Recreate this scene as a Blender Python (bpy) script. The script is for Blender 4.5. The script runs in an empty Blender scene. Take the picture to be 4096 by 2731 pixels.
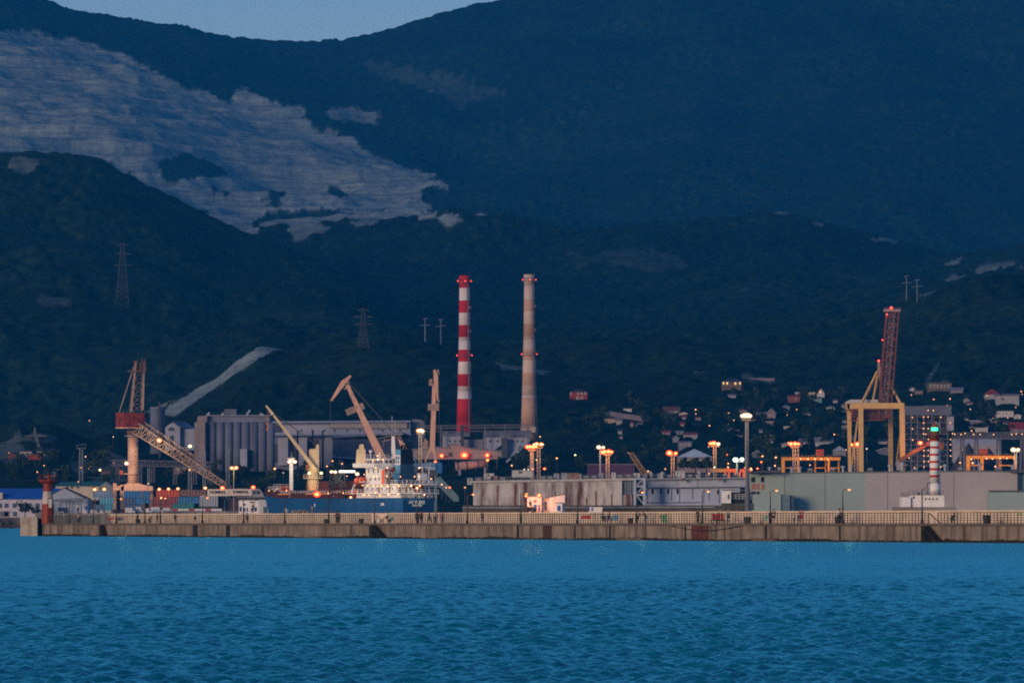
SKY_STRENGTH=.15; SUN_STRENGTH=2.4; SUN_ANGLE=20; SUN_COLOR=(1,.66,.42); EXPOSURE=.14; SKY_TINT=(1.45,.93,.83)
HAZE_COLOR=(.01,.37,1.); HAZE_DENSITY=5.1e-5
WATER_COLOR=(.001,.135,.225); WATER_TINT=(.3,.95,.96); WAVE=.8; WAVE_AMP=.0062; WATER_ROUGH=.22; WATER_SPEC=.5
FOREST=((.002,.008,.005),(.006,.019,.011),(.018,.04,.02)); ROCK=((.17,.225,.235),(.225,.295,.285),(.30,.36,.335))
import bpy, math, random
import numpy as np
from mathutils import Vector, Matrix
random.seed(7); RNG = np.random.default_rng(11)
SC = bpy.context.scene
COL = SC.collection
# ---------------------------------------------------------------- camera geometry of the place (metres)
FPX, CX, HY, CZ = 22755.0, 2048.0, 2090.0, 2.2      # long lens, horizon row, eye height above the water
def P(px, py, Y): return Vector(((px-CX)/FPX*Y, Y, CZ+(HY-py)/FPX*Y))
def X(px, Y): return (px-CX)/FPX*Y
def Z(py, Y): return CZ+(HY-py)/FPX*Y
def sc(Y): return Y/FPX
PXof = lambda v: CX+v.x/v.y*FPX

# ---------------------------------------------------------------- materials
MATS = {}
def mat(name, col, rough=.7, metal=0., var=.18, scale=.6, streak=0., streakcol=(.12,.06,.04), spec=.3, stretch=.15):
    if name in MATS: return MATS[name]
    m = bpy.data.materials.new(name); m.use_nodes = True
    nt = m.node_tree; b = nt.nodes['Principled BSDF']
    b.inputs['Roughness'].default_value = rough; b.inputs['Metallic'].default_value = metal
    b.inputs['Specular IOR Level'].default_value = spec
    tc = nt.nodes.new('ShaderNodeTexCoord')
    n = nt.nodes.new('ShaderNodeTexNoise'); n.inputs['Scale'].default_value = scale; n.inputs['Detail'].default_value = 5
    nt.links.new(tc.outputs['Object'], n.inputs['Vector'])
    mr = nt.nodes.new('ShaderNodeMapRange'); mr.inputs[1].default_value=.3; mr.inputs[2].default_value=.7
    mr.inputs[3].default_value=1-var; mr.inputs[4].default_value=1+var
    nt.links.new(n.outputs['Fac'], mr.inputs[0])
    mx = nt.nodes.new('ShaderNodeMix'); mx.data_type='RGBA'; mx.blend_type='MULTIPLY'; mx.inputs[0].default_value=1
    mx.inputs[6].default_value=(*col,1); nt.links.new(mr.outputs[0], mx.inputs[7])
    out = mx.outputs[2]
    if streak > 0:
        mp = nt.nodes.new('ShaderNodeMapping'); mp.inputs['Scale'].default_value=(1,1,stretch)
        nt.links.new(tc.outputs['Object'], mp.inputs['Vector'])
        n2 = nt.nodes.new('ShaderNodeTexNoise'); n2.inputs['Scale'].default_value=scale*1.6; n2.inputs['Detail'].default_value=8; n2.inputs['Roughness'].default_value=.65
        nt.links.new(mp.outputs[0], n2.inputs['Vector'])
        r2 = nt.nodes.new('ShaderNodeMapRange'); r2.inputs[1].default_value=.62-.2*streak; r2.inputs[2].default_value=.72-.1*streak
        nt.links.new(n2.outputs['Fac'], r2.inputs[0])
        mm = nt.nodes.new('ShaderNodeMath'); mm.operation='MULTIPLY'; mm.inputs[1].default_value=min(1,.5+.5*streak)
        nt.links.new(r2.outputs[0], mm.inputs[0])
        m2 = nt.nodes.new('ShaderNodeMix'); m2.data_type='RGBA'
        nt.links.new(mm.outputs[0], m2.inputs[0]); nt.links.new(out, m2.inputs[6]); m2.inputs[7].default_value=(*streakcol,1)
        out = m2.outputs[2]
    nt.links.new(out, b.inputs['Base Color'])
    MATS[name] = m; return m
def emis(name, col=None, s=1):
    if name in MATS: return MATS[name]
    m = bpy.data.materials.new(name); m.use_nodes = True
    nt = m.node_tree; b = nt.nodes['Principled BSDF']
    b.inputs['Base Color'].default_value=(.05,.05,.05,1)
    b.inputs['Emission Color'].default_value=(*col,1); b.inputs['Emission Strength'].default_value=s
    m.cycles.emission_sampling='NONE'
    MATS[name]=m; return m
def zbands(name, bands, rough=.7, dirt=.15, scale=.35, grid=None):
    """paint in horizontal bands: bands = [(world z of the top of the band, colour), ...] from the bottom up"""
    m = bpy.data.materials.new(name); m.use_nodes=True; nt=m.node_tree; b=nt.nodes['Principled BSDF']
    b.inputs['Roughness'].default_value=rough; b.inputs['Specular IOR Level'].default_value=.25
    g = nt.nodes.new('ShaderNodeNewGeometry'); sx = nt.nodes.new('ShaderNodeSeparateXYZ'); nt.links.new(g.outputs['Position'], sx.inputs[0])
    cur=None
    for zt, c in reversed(bands):
        if cur is None:
            r=nt.nodes.new('ShaderNodeRGB'); r.outputs[0].default_value=(*c,1); cur=r.outputs[0]; continue
        lt=nt.nodes.new('ShaderNodeMath'); lt.operation='LESS_THAN'; nt.links.new(sx.outputs[2], lt.inputs[0]); lt.inputs[1].default_value=zt
        mx=nt.nodes.new('ShaderNodeMix'); mx.data_type='RGBA'; nt.links.new(lt.outputs[0], mx.inputs[0]); nt.links.new(cur, mx.inputs[6]); mx.inputs[7].default_value=(*c,1); cur=mx.outputs[2]
    n=nt.nodes.new('ShaderNodeTexNoise'); n.inputs['Scale'].default_value=scale; n.inputs['Detail'].default_value=8; n.inputs['Roughness'].default_value=.65
    mp=nt.nodes.new('ShaderNodeMapping'); mp.inputs['Scale'].default_value=(1,1,.3); nt.links.new(g.outputs['Position'], mp.inputs[0]); nt.links.new(mp.outputs[0], n.inputs['Vector'])
    mr=nt.nodes.new('ShaderNodeMapRange'); mr.inputs[1].default_value=.35; mr.inputs[2].default_value=.65; mr.inputs[3].default_value=1-dirt*1.5; mr.inputs[4].default_value=1+dirt
    nt.links.new(n.outputs['Fac'], mr.inputs[0])
    mu=nt.nodes.new('ShaderNodeMix'); mu.data_type='RGBA'; mu.blend_type='MULTIPLY'; mu.inputs[0].default_value=1
    nt.links.new(cur, mu.inputs[6]); nt.links.new(mr.outputs[0], mu.inputs[7]); nt.links.new(mu.outputs[2], b.inputs['Base Color'])
    return m

# ---------------------------------------------------------------- mesh builder
class MB:
    def __init__(s): s.v=[]; s.f=[]
    def add(s, vs, fs):
        o=len(s.v); s.v += [tuple(v) for v in vs]; s.f += [tuple(i+o for i in f) for f in fs]; return s
    def hexa(s, p): return s.add(p, [(0,3,2,1),(4,5,6,7),(0,1,5,4),(1,2,6,5),(2,3,7,6),(3,0,4,7)])
    def box(s, x0,x1,y0,y1,z0,z1):
        return s.hexa([(x0,y0,z0),(x1,y0,z0),(x1,y1,z0),(x0,y1,z0),(x0,y0,z1),(x1,y0,z1),(x1,y1,z1),(x0,y1,z1)])
    def pbox(s, px0,py0,px1,py1,Y,d):                 # front face seen at px0..px1 / py0 (top)..py1 (bottom), d metres deep
        return s.box(X(px0,Y),X(px1,Y),Y,Y+d,Z(max(py0,py1),Y),Z(min(py0,py1),Y))
    def obox(s, c, size, yaw=0):
        ca,sa=math.cos(yaw),math.sin(yaw); hx,hy,hz=size[0]/2,size[1]/2,size[2]/2
        q=[(-hx,-hy),(hx,-hy),(hx,hy),(-hx,hy)]
        return s.hexa([(c[0]+a*ca-b*sa, c[1]+a*sa+b*ca, c[2]-hz) for a,b in q]+[(c[0]+a*ca-b*sa, c[1]+a*sa+b*ca, c[2]+hz) for a,b in q])
    def fbox(s, fr, a0,a1,b0,b1,z0,z1):
        return s.hexa([fr(a0,b0,z0),fr(a1,b0,z0),fr(a1,b1,z0),fr(a0,b1,z0),fr(a0,b0,z1),fr(a1,b0,z1),fr(a1,b1,z1),fr(a0,b1,z1)])
    def bar(s, p, q, w, h=None, w2=None):
        p=Vector(p); q=Vector(q); h=h or w; k=(w2/w) if w2 else 1
        d=(q-p)
        if d.length<1e-6: return s
        d.normalize(); up=Vector((0,0,1)) if abs(d.z)<.95 else Vector((0,1,0))
        a=d.cross(up).normalized(); b=a.cross(d).normalized()
        A=a*w/2; B=b*h/2
        return s.hexa([p-A-B,p+A-B,p+A+B,p-A+B,q-A*k-B*k,q+A*k-B*k,q+A*k+B*k,q-A*k+B*k])
    def tube(s, p, q, r, r2=None, n=10):
        p=Vector(p); q=Vector(q); r2=r if r2 is None else r2
        d=(q-p).normalized(); up=Vector((0,0,1)) if abs(d.z)<.95 else Vector((0,1,0))
        a=d.cross(up).normalized(); b=a.cross(d).normalized(); vs=[]
        for c,rr in ((p,r),(q,r2)):
            for k in range(n):
                t=2*math.pi*k/n; vs.append(c+a*rr*math.cos(t)+b*rr*math.sin(t))
        fs=[(k,(k+1)%n,n+(k+1)%n,n+k) for k in range(n)]+[tuple(range(n))[::-1],tuple(range(n,2*n))]
        return s.add(vs,fs)
    def poly(s, pts, Y, d):                           # outline (px,py) extruded d metres away from the viewer
        n=len(pts); vs=[P(a,b,Y) for a,b in pts]; vs=vs+[v+Vector((0,d,0)) for v in vs]
        return s.add(vs,[tuple(range(n)),tuple(range(2*n-1,n-1,-1))]+[(k,n+k,n+(k+1)%n,(k+1)%n) for k in range(n)])
    def prism(s, pts, dv):                            # world outline extruded by dv
        n=len(pts); vs=[Vector(p) for p in pts]; dv=Vector(dv); vs=vs+[v+dv for v in vs]
        return s.add(vs,[tuple(range(n)),tuple(range(2*n-1,n-1,-1))]+[(k,n+k,n+(k+1)%n,(k+1)%n) for k in range(n)])
    def sph(s, c, r, n=8, m=6, sz=1.):
        vs=[]; fs=[]
        for i in range(m+1):
            t=math.pi*i/m
            for k in range(n):
                a=2*math.pi*k/n; vs.append((c[0]+r*math.sin(t)*math.cos(a), c[1]+r*math.sin(t)*math.sin(a), c[2]+r*sz*math.cos(t)))
        for i in range(m):
            for k in range(n): fs.append((i*n+k,(i+1)*n+k,(i+1)*n+(k+1)%n,i*n+(k+1)%n))
        return s.add(vs,fs)
    def lattice(s, p, q, w0, w1, n, t, hv=None, chord=None):   # four chords, bracing on all sides
        p=Vector(p); q=Vector(q); d=(q-p).normalized(); up=Vector(hv) if hv else (Vector((0,0,1)) if abs(d.z)<.9 else Vector((0,1,0)))
        a=d.cross(up).normalized(); b=a.cross(d).normalized(); chord=chord or t
        def ring(k):
            c=p.lerp(q,k/n); w=(w0+(w1-w0)*k/n)/2
            return [c-a*w-b*w,c+a*w-b*w,c+a*w+b*w,c-a*w+b*w]
        R=[ring(k) for k in range(n+1)]
        for j in range(4): s.bar(R[0][j],R[n][j],chord)
        for k in range(n):
            for j in range(4):
                j2=(j+1)%4
                s.bar(R[k][j],R[k+1][j2],t) if (k+j)%2 else s.bar(R[k][j2],R[k+1][j],t)
                s.bar(R[k+1][j],R[k+1][j2],t)
        return s
    def build(s, name, m, parent=None, smooth=False, kind=None):
        me=bpy.data.meshes.new(name); o=bpy.data.objects.new(name, me); COL.objects.link(o)
        off=Vector((0,0,0))
        if parent is not None:
            o.parent=parent; off=wloc(parent)
        elif s.v:
            a=np.array(s.v); c=(a.min(0)+a.max(0))/2; off=Vector((c[0],c[1],a[:,2].min())); o.location=off
        me.from_pydata([(v[0]-off.x,v[1]-off.y,v[2]-off.z) for v in s.v],[],s.f); me.update()
        if m: me.materials.append(m)
        if smooth: me.polygons.foreach_set('use_smooth',[True]*len(me.polygons))
        if kind: o['kind']=kind
        s.v=[]; s.f=[]
        return o
def wloc(o):
    l=Vector(o.location)
    while o.parent is not None:
        o=o.parent; l+=Vector(o.location)
    return l
def tag(o, label, cat, group=None):
    o['label']=label; o['category']=cat
    if group: o['group']=group
    return o
def T(name, label, cat, loc, group=None, rz=0):
    o=bpy.data.objects.new(name,None); COL.objects.link(o); o.location=Vector(loc); o.rotation_euler=(0,0,rz); o.empty_display_size=1
    return tag(o,label,cat,group)
def dup(root, loc, rz=0., scale=None, label=None, group=None):
    r=root.copy(); COL.objects.link(r); r.location=Vector(loc); r.rotation_euler=(0,0,rz)
    if scale is not None: r.scale=scale if hasattr(scale,'__len__') else (scale,)*3
    if label: r['label']=label
    if group: r['group']=group
    for ch in list(root.children):
        c=ch.copy(); COL.objects.link(c); c.parent=r
        for g in list(ch.children):
            d=g.copy(); COL.objects.link(d); d.parent=c
    return r
LK={}
def E(name,glass,gs,core,cs): LK[name]=(emis(name,glass,gs),emis(name+'_core',core,cs)); return LK[name][0]  # glass is the coloured glare globe, core the bright centre
def E_OR(): return E('lamp_orange',(1,.045,.006),4.5,(1,.52,.14),4.5)
def E_WH(): return E('lamp_white',(1,.62,.34),1.6,(1,.93,.78),4.5)
def E_WA(): return E('lamp_warm',(1,.28,.05),1.8,(1,.78,.42),4.5)
def E_RD(): return emis('lamp_red',(1,.05,.03),5)
def E_GR(): return emis('lamp_green',(.02,1,.32),4)
def lamp(px,py,Y,rp,e,parent,name='lamp'):
    """round floodlight, coloured glare put in as an outer globe behind the core"""
    m=MB(); r=rp*sc(Y); p=P(px,py,Y); k=LK.get(e.name)
    m.sph(p,r*1.15,10,8,.8); n1=len(m.f)
    if k: m.sph(p+Vector((0,-r*.72,0)),r*.58,10,8,.8)
    o=m.build(name,e,parent,True)
    if k: o.data.materials.append(k[1]); o.data.polygons.foreach_set('material_index',[0]*n1+[1]*(len(o.data.polygons)-n1))
    return o
NL=[0]
def light(px,py,Y,col,power,r=.4,dy=-1.5):
    NL[0]+=1
    l=bpy.data.lights.new('lamp_and_fill_light','POINT'); l.color=col; l.energy=power; l.shadow_soft_size=r
    o=bpy.data.objects.new('lamp_and_fill_light',l); COL.objects.link(o); o.location=P(px,py,Y)+Vector((0,dy,0)); return o
def win(parent, px0,py0,px1,py1,Y,m,name='window',d=.12):
    b=MB(); b.pbox(px0,py0,px1,py1,Y-d,d*.99); return b.build(name,m,parent)
# ---------------------------------------------------------------- camera, light, air
cam=bpy.data.cameras.new('camera'); co=bpy.data.objects.new('camera',cam); COL.objects.link(co); SC.camera=co
co.location=(0,0,CZ); co.rotation_euler=(math.pi/2,0,0)
cam.sensor_width=36; cam.lens=36*FPX/4096; cam.shift_y=(HY-1365.5)/4096; cam.clip_start=1; cam.clip_end=40000
SUN_AZ=math.radians(220)      # compass-like: the glow left of and behind the camera
SUN_EL=math.radians(9)
w=bpy.data.worlds.new('World'); SC.world=w; w.use_nodes=True
nt=w.node_tree; sky=nt.nodes.new('ShaderNodeTexSky'); sky.sky_type='NISHITA'; sky.sun_disc=False
sky.sun_elevation=SUN_EL; sky.sun_rotation=SUN_AZ; sky.altitude=0; sky.air_density=1.; sky.dust_density=.2; sky.ozone_density=6.
mxs=nt.nodes.new('ShaderNodeMix'); mxs.data_type='RGBA'; mxs.blend_type='MULTIPLY'; mxs.inputs[0].default_value=1; mxs.inputs[7].default_value=(*SKY_TINT,1)
nt.links.new(sky.outputs[0], mxs.inputs[6]); nt.links.new(mxs.outputs[2], nt.nodes['Background'].inputs[0]); nt.nodes['Background'].inputs[1].default_value=SKY_STRENGTH
sl=bpy.data.lights.new('sun','SUN'); so=bpy.data.objects.new('sun',sl); COL.objects.link(so)
sl.energy=SUN_STRENGTH; sl.angle=math.radians(SUN_ANGLE); sl.color=SUN_COLOR
sd=Vector((math.sin(SUN_AZ)*math.cos(SUN_EL), math.cos(SUN_AZ)*math.cos(SUN_EL), math.sin(SUN_EL)))   # towards the sun
so.rotation_euler=sd.to_track_quat('Z','Y').to_euler(); so.location=(-200,-200,300)
SC.view_settings.view_transform='Standard'; SC.view_settings.look='None'; SC.view_settings.exposure=EXPOSURE; SC.view_settings.gamma=1
SC.cycles.pixel_filter_type='BLACKMAN_HARRIS'; SC.cycles.filter_width=1.9
SC.cycles.use_denoising=False; SC.cycles.denoiser='OPENIMAGEDENOISE'; SC.cycles.denoising_prefilter='ACCURATE'
SC.cycles.max_bounces=5; SC.cycles.diffuse_bounces=2; SC.cycles.glossy_bounces=2; SC.cycles.volume_bounces=0; SC.cycles.transparent_max_bounces=6
SC.cycles.sample_clamp_indirect=.6; SC.cycles.sample_clamp_direct=2.5
SC.cycles.use_light_tree=True
hb=MB(); hb.box(-2350,2350,-60,10700,-2.5,1250)
hz=bpy.data.materials.new('haze'); hz.use_nodes=True; n=hz.node_tree; n.nodes.remove(n.nodes['Principled BSDF'])
pv=n.nodes.new('ShaderNodeVolumePrincipled'); pv.inputs['Color'].default_value=(*HAZE_COLOR,1); pv.inputs['Density'].default_value=HAZE_DENSITY; pv.inputs['Anisotropy'].default_value=0.
n.links.new(pv.outputs[0], n.nodes['Material Output'].inputs['Volume'])
ho=hb.build('haze',hz,kind='stuff'); ho.display_type='WIRE'

# ---------------------------------------------------------------- water
wm=bpy.data.materials.new('water'); wm.use_nodes=True; n=wm.node_tree; b=n.nodes['Principled BSDF']
b.inputs['Base Color'].default_value=(*WATER_COLOR,1); b.inputs['Roughness'].default_value=WATER_ROUGH; b.inputs['IOR'].default_value=1.33; b.inputs['Specular IOR Level'].default_value=WATER_SPEC
b.inputs['Specular Tint'].default_value=(*WATER_TINT,1)
tc=n.nodes.new('ShaderNodeNewGeometry')
def wnoise(sx,sy,scale,det,rough=.55):
    mp=n.nodes.new('ShaderNodeMapping'); mp.inputs['Scale'].default_value=(sx,sy,1); n.links.new(tc.outputs['Position'],mp.inputs['Vector'])
    t=n.nodes.new('ShaderNodeTexNoise'); t.inputs['Scale'].default_value=scale; t.inputs['Detail'].default_value=det; t.inputs['Roughness'].default_value=rough
    t.noise_dimensions='2D'; n.links.new(mp.outputs[0],t.inputs['Vector']); return t.outputs['Fac']
def mth(op,a,b_):
    t=n.nodes.new('ShaderNodeMath'); t.operation=op
    for k,vv in enumerate((a,b_)):
        if isinstance(vv,(int,float)): t.inputs[k].default_value=vv
        else: n.links.new(vv,t.inputs[k])
    return t.outputs[0]
h1=wnoise(1.,.5,2.6,4,.65); h3=wnoise(1.,.1,.35,3)
hh=mth('ADD',mth('MULTIPLY',h1,.1),mth('MULTIPLY',h3,.3))
bp=n.nodes.new('ShaderNodeBump'); bp.inputs['Strength'].default_value=WAVE; bp.inputs['Distance'].default_value=1.; n.links.new(hh,bp.inputs['Height']); n.links.new(bp.outputs[0],b.inputs['Normal'])
dfn=n.nodes.new('ShaderNodeBsdfDiffuse'); dfn.inputs[0].default_value=(*WATER_COLOR,1); gln=n.nodes.new('ShaderNodeBsdfGlossy'); gln.inputs['Color'].default_value=(*WATER_TINT,1); gln.inputs['Roughness'].default_value=WATER_ROUGH
frn=n.nodes.new('ShaderNodeFresnel'); frn.inputs['IOR'].default_value=1.33; msn=n.nodes.new('ShaderNodeMixShader')
for q_ in (dfn,gln,frn): n.links.new(bp.outputs[0],q_.inputs['Normal'])
n.links.new(frn.outputs[0],msn.inputs[0]); n.links.new(dfn.outputs[0],msn.inputs[1]); n.links.new(gln.outputs[0],msn.inputs[2]); n.links.new(msn.outputs[0],n.nodes['Material Output'].inputs['Surface']); n.nodes.remove(b)
# near water carries modelled waves, further off the sheet is flat
xs=np.concatenate([[-2290,-900,-300,-120,-70],np.arange(-42,-12,.26),np.arange(-12,12,.078),np.arange(12,42.01,.26),[70,120,300,900,2290]]); ys=np.concatenate([[-55,0,30,60],np.arange(70,130,.08),np.arange(130,230,.16),np.arange(230,420,.42),np.arange(422,640,3.),[700,1000,1600,2400,3400]])
XX,YY=np.meshgrid(xs,ys,indexing='ij'); ZZ=np.zeros_like(XX)
wr=np.random.default_rng(5)
for k in range(84):
    lam=.27*(6.)**wr.random(); th=wr.normal(0.2,.95); amp=WAVE_AMP*(lam/.7)**.35*wr.uniform(.5,1.3); kx,ky=math.sin(th)*2*math.pi/lam, math.cos(th)*2*math.pi/lam
    ph=kx*XX+ky*YY+wr.uniform(0,6.28); ZZ+=amp*(np.sin(ph)+.22*np.cos(2*ph))*np.clip(((135 if lam<.45 else 235 if lam<.95 else 425)-YY)/(50 if lam<.95 else 120),0,1)*(np.clip((13-np.abs(XX))/2,0,1) if lam<.55 else 1)
env=np.clip((41-np.abs(XX))/4,0,1)*np.clip((YY-69)/3,0,1); ZZ*=env
ZZ*=.92+.16*np.sin(XX*.11+YY*.031)*np.sin(YY*.043-XX*.05)
def gridmesh(name,XX,YY,ZZ,m,smooth=True):
    a,c=XX.shape; me=bpy.data.meshes.new(name); me.vertices.add(a*c); me.vertices.foreach_set('co',np.stack([XX,YY,ZZ],-1).astype(np.float32).ravel())
    i=np.arange(a*c).reshape(a,c); q=np.stack([i[:-1,:-1],i[1:,:-1],i[1:,1:],i[:-1,1:]],-1).reshape(-1,4)
    me.loops.add(q.size); me.loops.foreach_set('vertex_index',q.ravel().astype(np.int32)); me.polygons.add(len(q)); me.polygons.foreach_set('loop_start',np.arange(0,q.size,4,dtype=np.int32))
    me.polygons.foreach_set('use_smooth',np.full(len(q),smooth)); me.materials.append(m); me.update(calc_edges=True)
    o=bpy.data.objects.new(name,me); COL.objects.link(o); return o
wo=gridmesh('water',XX,YY,ZZ,wm); wo['kind']='structure'

# ---------------------------------------------------------------- terrain
_L=np.random.default_rng(3).random((256,256))
def vnoise(x,y):
    xi=np.floor(x).astype(int); yi=np.floor(y).astype(int); fx=x-xi; fy=y-yi; fx=fx*fx*fx*(fx*(fx*6-15)+10); fy=fy*fy*fy*(fy*(fy*6-15)+10)
    g=lambda a,b_: _L[a&255,b_&255]
    return (g(xi,yi)*(1-fx)+g(xi+1,yi)*fx)*(1-fy)+(g(xi,yi+1)*(1-fx)+g(xi+1,yi+1)*fx)*fy
def fbm(x,y,o=4,r=.5):
    s=0; a=1; t=0
    for k in range(o): s=s+a*(vnoise(x*2**k+17.3*k,y*2**k+9.1*k)-.5); t+=a; a*=r
    return s/t
U=np.concatenate([np.arange(-2700,-150,70),np.arange(-150,4250,6),np.arange(4250,6800,70)]).astype(float)
_ug=np.arange(-3200,7300,6.); _gk=np.exp(-(np.arange(-18,19)/6.)**2); _gk/=_gk.sum()
def line(pts):
    a=np.array(pts,float); g=np.interp(_ug,a[:,0],a[:,1]); g=np.convolve(np.pad(g,18,'edge'),_gk,'valid'); return np.interp(U,_ug,g)
K=[]      # (Y, z per column)
def zof(py,Y): return CZ+(HY-py)/FPX*Y
L0=zof(line([(-2700,2086),(6800,2086)]),2440)
La=zof(line([(-2700,1985),(0,1985),(300,1960),(700,1950),(1200,1930),(2000,1930),(2400,1930),(4096,1930),(6800,1930)]),2600)
L1=zof(line([(-2700,1850),(-100,1800),(60,1765),(140,1742),(230,1760),(300,1810),(360,1830),(430,1800),(520,1815),(640,1840),(1000,1860),(1700,1850),(2050,1800),(2230,1780),(2400,1800),(2800,1790),(3300,1790),(4096,1760),(6800,1760)]),2900)
L1b=zof(line([(-2700,1760),(0,1740),(350,1715),(560,1655),(640,1612),(870,1505),(960,1420),(1000,1380),(1060,1372),(1115,1387),(1200,1383),(1323,1372),(1500,1345),(1707,1376),(1900,1430),(2050,1456),(2230,1485),(2500,1490),(2800,1478),(3100,1500),(3600,1480),(4096,1490),(6800,1500)]),3350)
L2=zof(line([(-2700,1100),(0,1165),(174,1170),(348,1200),(522,1225),(784,1262),(1000,1310),(1200,1335),(1500,1325),(1900,1390),(2200,1420),(2800,1400),(3200,1360),(3500,1290),(3700,1215),(3900,1150),(4096,1108),(5000,1000),(6800,1000)]),3900)
L3a=zof(line([(-2700,560),(0,598),(174,598),(350,612),(440,650),(522,700),(640,757),(748,812),(870,872),(975,922),(1219,1012),(1445,1130),(1567,1230),(1800,1310),(2200,1330),(2800,1290),(3200,1250),(3600,1180),(4096,1080),(6800,990)]),4600)
L3b=zof(line([(-2700,620),(0,640),(350,660),(640,790),(760,830),(860,880),(940,912),(1010,890),(1100,872),(1219,866),(1498,845),(1742,853),(1860,864),(1968,876),(2177,921),(2440,914),(2787,880),(2990,862),(3100,848),(3200,860),(3309,892),(3570,961),(3831,1027),(4096,1050),(6800,1080)]),5600)
L3c=zof(line([(-2700,300),(0,345),(500,400),(1000,520),(1500,620),(1900,680),(2300,640),(3000,560),(4096,500),(6800,450)]),8000)
_pv=line([(-2700,720),(0,740),(350,790),(640,900),(860,960),(1010,960),(1219,930),(1498,905),(1742,910),(1968,930),(2177,970),(2440,970),(2787,940),(3100,905),(3309,940),(3570,1010),(3831,1080),(4096,1110),(6800,1140)])
L4=zof(line([(-2700,-330),(0,-95),(100,-45),(200,0),(260,32),(310,44),(400,52),(487,68),(600,88),(730,108),(860,128),(975,150),(1050,156),(1115,154),(1254,163),(1330,156),(1393,147),(1480,130),(1567,108),(1650,80),(1742,52),(1830,28),(1916,9),(2000,-8),(2300,-90),(2800,-200),(3500,-260),(4096,-280),(6800,-420)]),9000)
def ramp(a,b_): return np.clip((U-a)/(b_-a),0,1)
def dip(zr,Yr,zn,Yn,Yd,D,m):
    d=zr+(zn-zr)*(Yd-Yr)/(Yn-Yr); return d*(1-m)+(zr-D)*m
K=[(2440,L0),(2600,La),(2900,L1),(3350,L1b),(3450,dip(L1b,3350,L2,3900,3450,22,1-ramp(1900,2400))),(3900,L2),
 (4000,dip(L2,3900,L3a,4600,4000,26,np.maximum(1-ramp(900,1300),ramp(3300,3600)))),(4600,L3a),(4710,dip(L3a,4600,L3b,5600,4710,34,1-ramp(1500,1800))),
 (5600,L3b),(5720,dip(L3b,5600,L3c,8000,5720,34,0*U+1)),(6900,zof(_pv,6900)),(8000,L3c),(9000,L4),(9200,L4-34),(10500,L4-230)]
YS=np.concatenate([np.arange(2440,5800,6.),np.arange(5800,9016,8.),np.arange(9030,9300,30.),np.arange(9400,10500,150.)])
kY=np.array([k[0] for k in K],float); kZ=np.stack([k[1] for k in K],-1)
ZT=np.empty((len(U),len(YS)))
for i in range(len(U)): ZT[i]=np.interp(YS,kY,kZ[i])
ker=np.exp(-(np.arange(-5,6)/2.2)**2); ker/=ker.sum()
pad=np.pad(ZT,((0,0),(5,5)),'edge'); ZS=sum(ker[k]*pad[:,k:k+len(YS)] for k in range(11)); ZT=ZS
XT=(U[:,None]-CX)/FPX*YS[None,:]; YT=np.broadcast_to(YS[None,:],XT.shape).copy()
near=np.min(np.abs(YS[:,None]-np.array([2440,3350,3900,4600,5600,9000])[None,:]),1); free=np.clip(near/160,0,1)[None,:]
far=np.clip((YT-2600)/900,.25,1)
ZT+=free*far*(fbm(XT/260,YT/260,4)*70+ (np.abs(fbm(XT/120+5,YT/300,3))-.1)*-14)
PY0=HY-(ZT-CZ)/YT*FPX; UU=np.broadcast_to(U[:,None],PY0.shape)
# rock faces, spoil, tracks: outlines of the bare ground, frayed by noise
def inpoly(px,py,poly):
    r=np.zeros(px.shape,bool); n_=len(poly); j=n_-1
    for i in range(n_):
        xi,yi=poly[i]; xj,yj=poly[j]
        c=((yi>py)!=(yj>py))&(px<(xj-xi)*(py-yi)/(yj-yi+1e-9)+xi); r^=c; j=i
    return r
C1=lambda pts:[(a*.8929,b_*.8929) for a,b_ in pts]
C2=lambda pts:[(2000+a*.8912,700+b_*.8912) for a,b_ in pts]
wx=fbm(XT/45,YT/45+ZT/30,3)*70; wy=fbm(XT/40+40,YT/60+ZT/25,3)*60
def mask(poly,Y0,Y1,k=1.): return inpoly(UU+wx*k,PY0+wy*k,poly)&(YT>Y0)&(YT<Y1)
rock=np.zeros(PY0.shape)
QUARRY=C1([(-300,80),(0,125),(200,165),(420,205),(520,250),(700,330),(860,395),(1100,405),(1240,455),(1370,520),(1420,590),(1560,600),(1650,670),(1800,740),(1950,800),(2030,862),(1985,850),(1830,830),(1960,955),(1600,990),(1180,960),(1150,1060),(1000,1000),(700,860),(580,760),(430,700),(0,680),(-300,680)])
rock[mask(QUARRY,4700,8950)]=1
rock[mask(C1([(1430,480),(1600,490),(1770,520),(1650,560),(1480,530)]),5760,8950)]=.75
for h in ([(690,775),(740,705),(860,690),(960,725),(1080,805),(960,778),(850,782),(800,830),(740,858)],[(830,842),(1000,845),(1150,862),(1300,862),(1300,878),(1100,880),(900,872)],[(1180,925),(1500,948),(1850,965),(1950,975),(1700,1000),(1600,1010),(1550,1035),(1500,1000),(1400,975),(1300,970),(1180,1020),(1130,1000)],
          [(1280,690),(1350,685),(1360,720),(1300,735)],[(1440,860),(1500,840),(1600,900),(1520,900)],[(1360,530),(1420,530),(1460,560),(1400,580)],[(980,420),(1040,430),(1020,465),(960,450)]): rock[mask(C1(h),4700,8950,.6)]=.03
for q in ([(1280,985),(1420,985),(1420,1020),(1500,1020),(1490,1045),(1310,1065)],[(1560,990),(1700,960),(1700,1000),(1580,1020)],[(1940,1030),(1980,975),(2050,965),(2220,975),(1990,1030)],[(1660,1240),(1740,1160),(1750,1150),(1690,1240)],[(1600,1295),(1630,1290),(1680,1330),(1640,1335)],[(1380,1230),(1400,1225),(1440,1280),(1420,1275)]): rock[mask(C1(q),3700,5640,.45)]=.7
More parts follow.
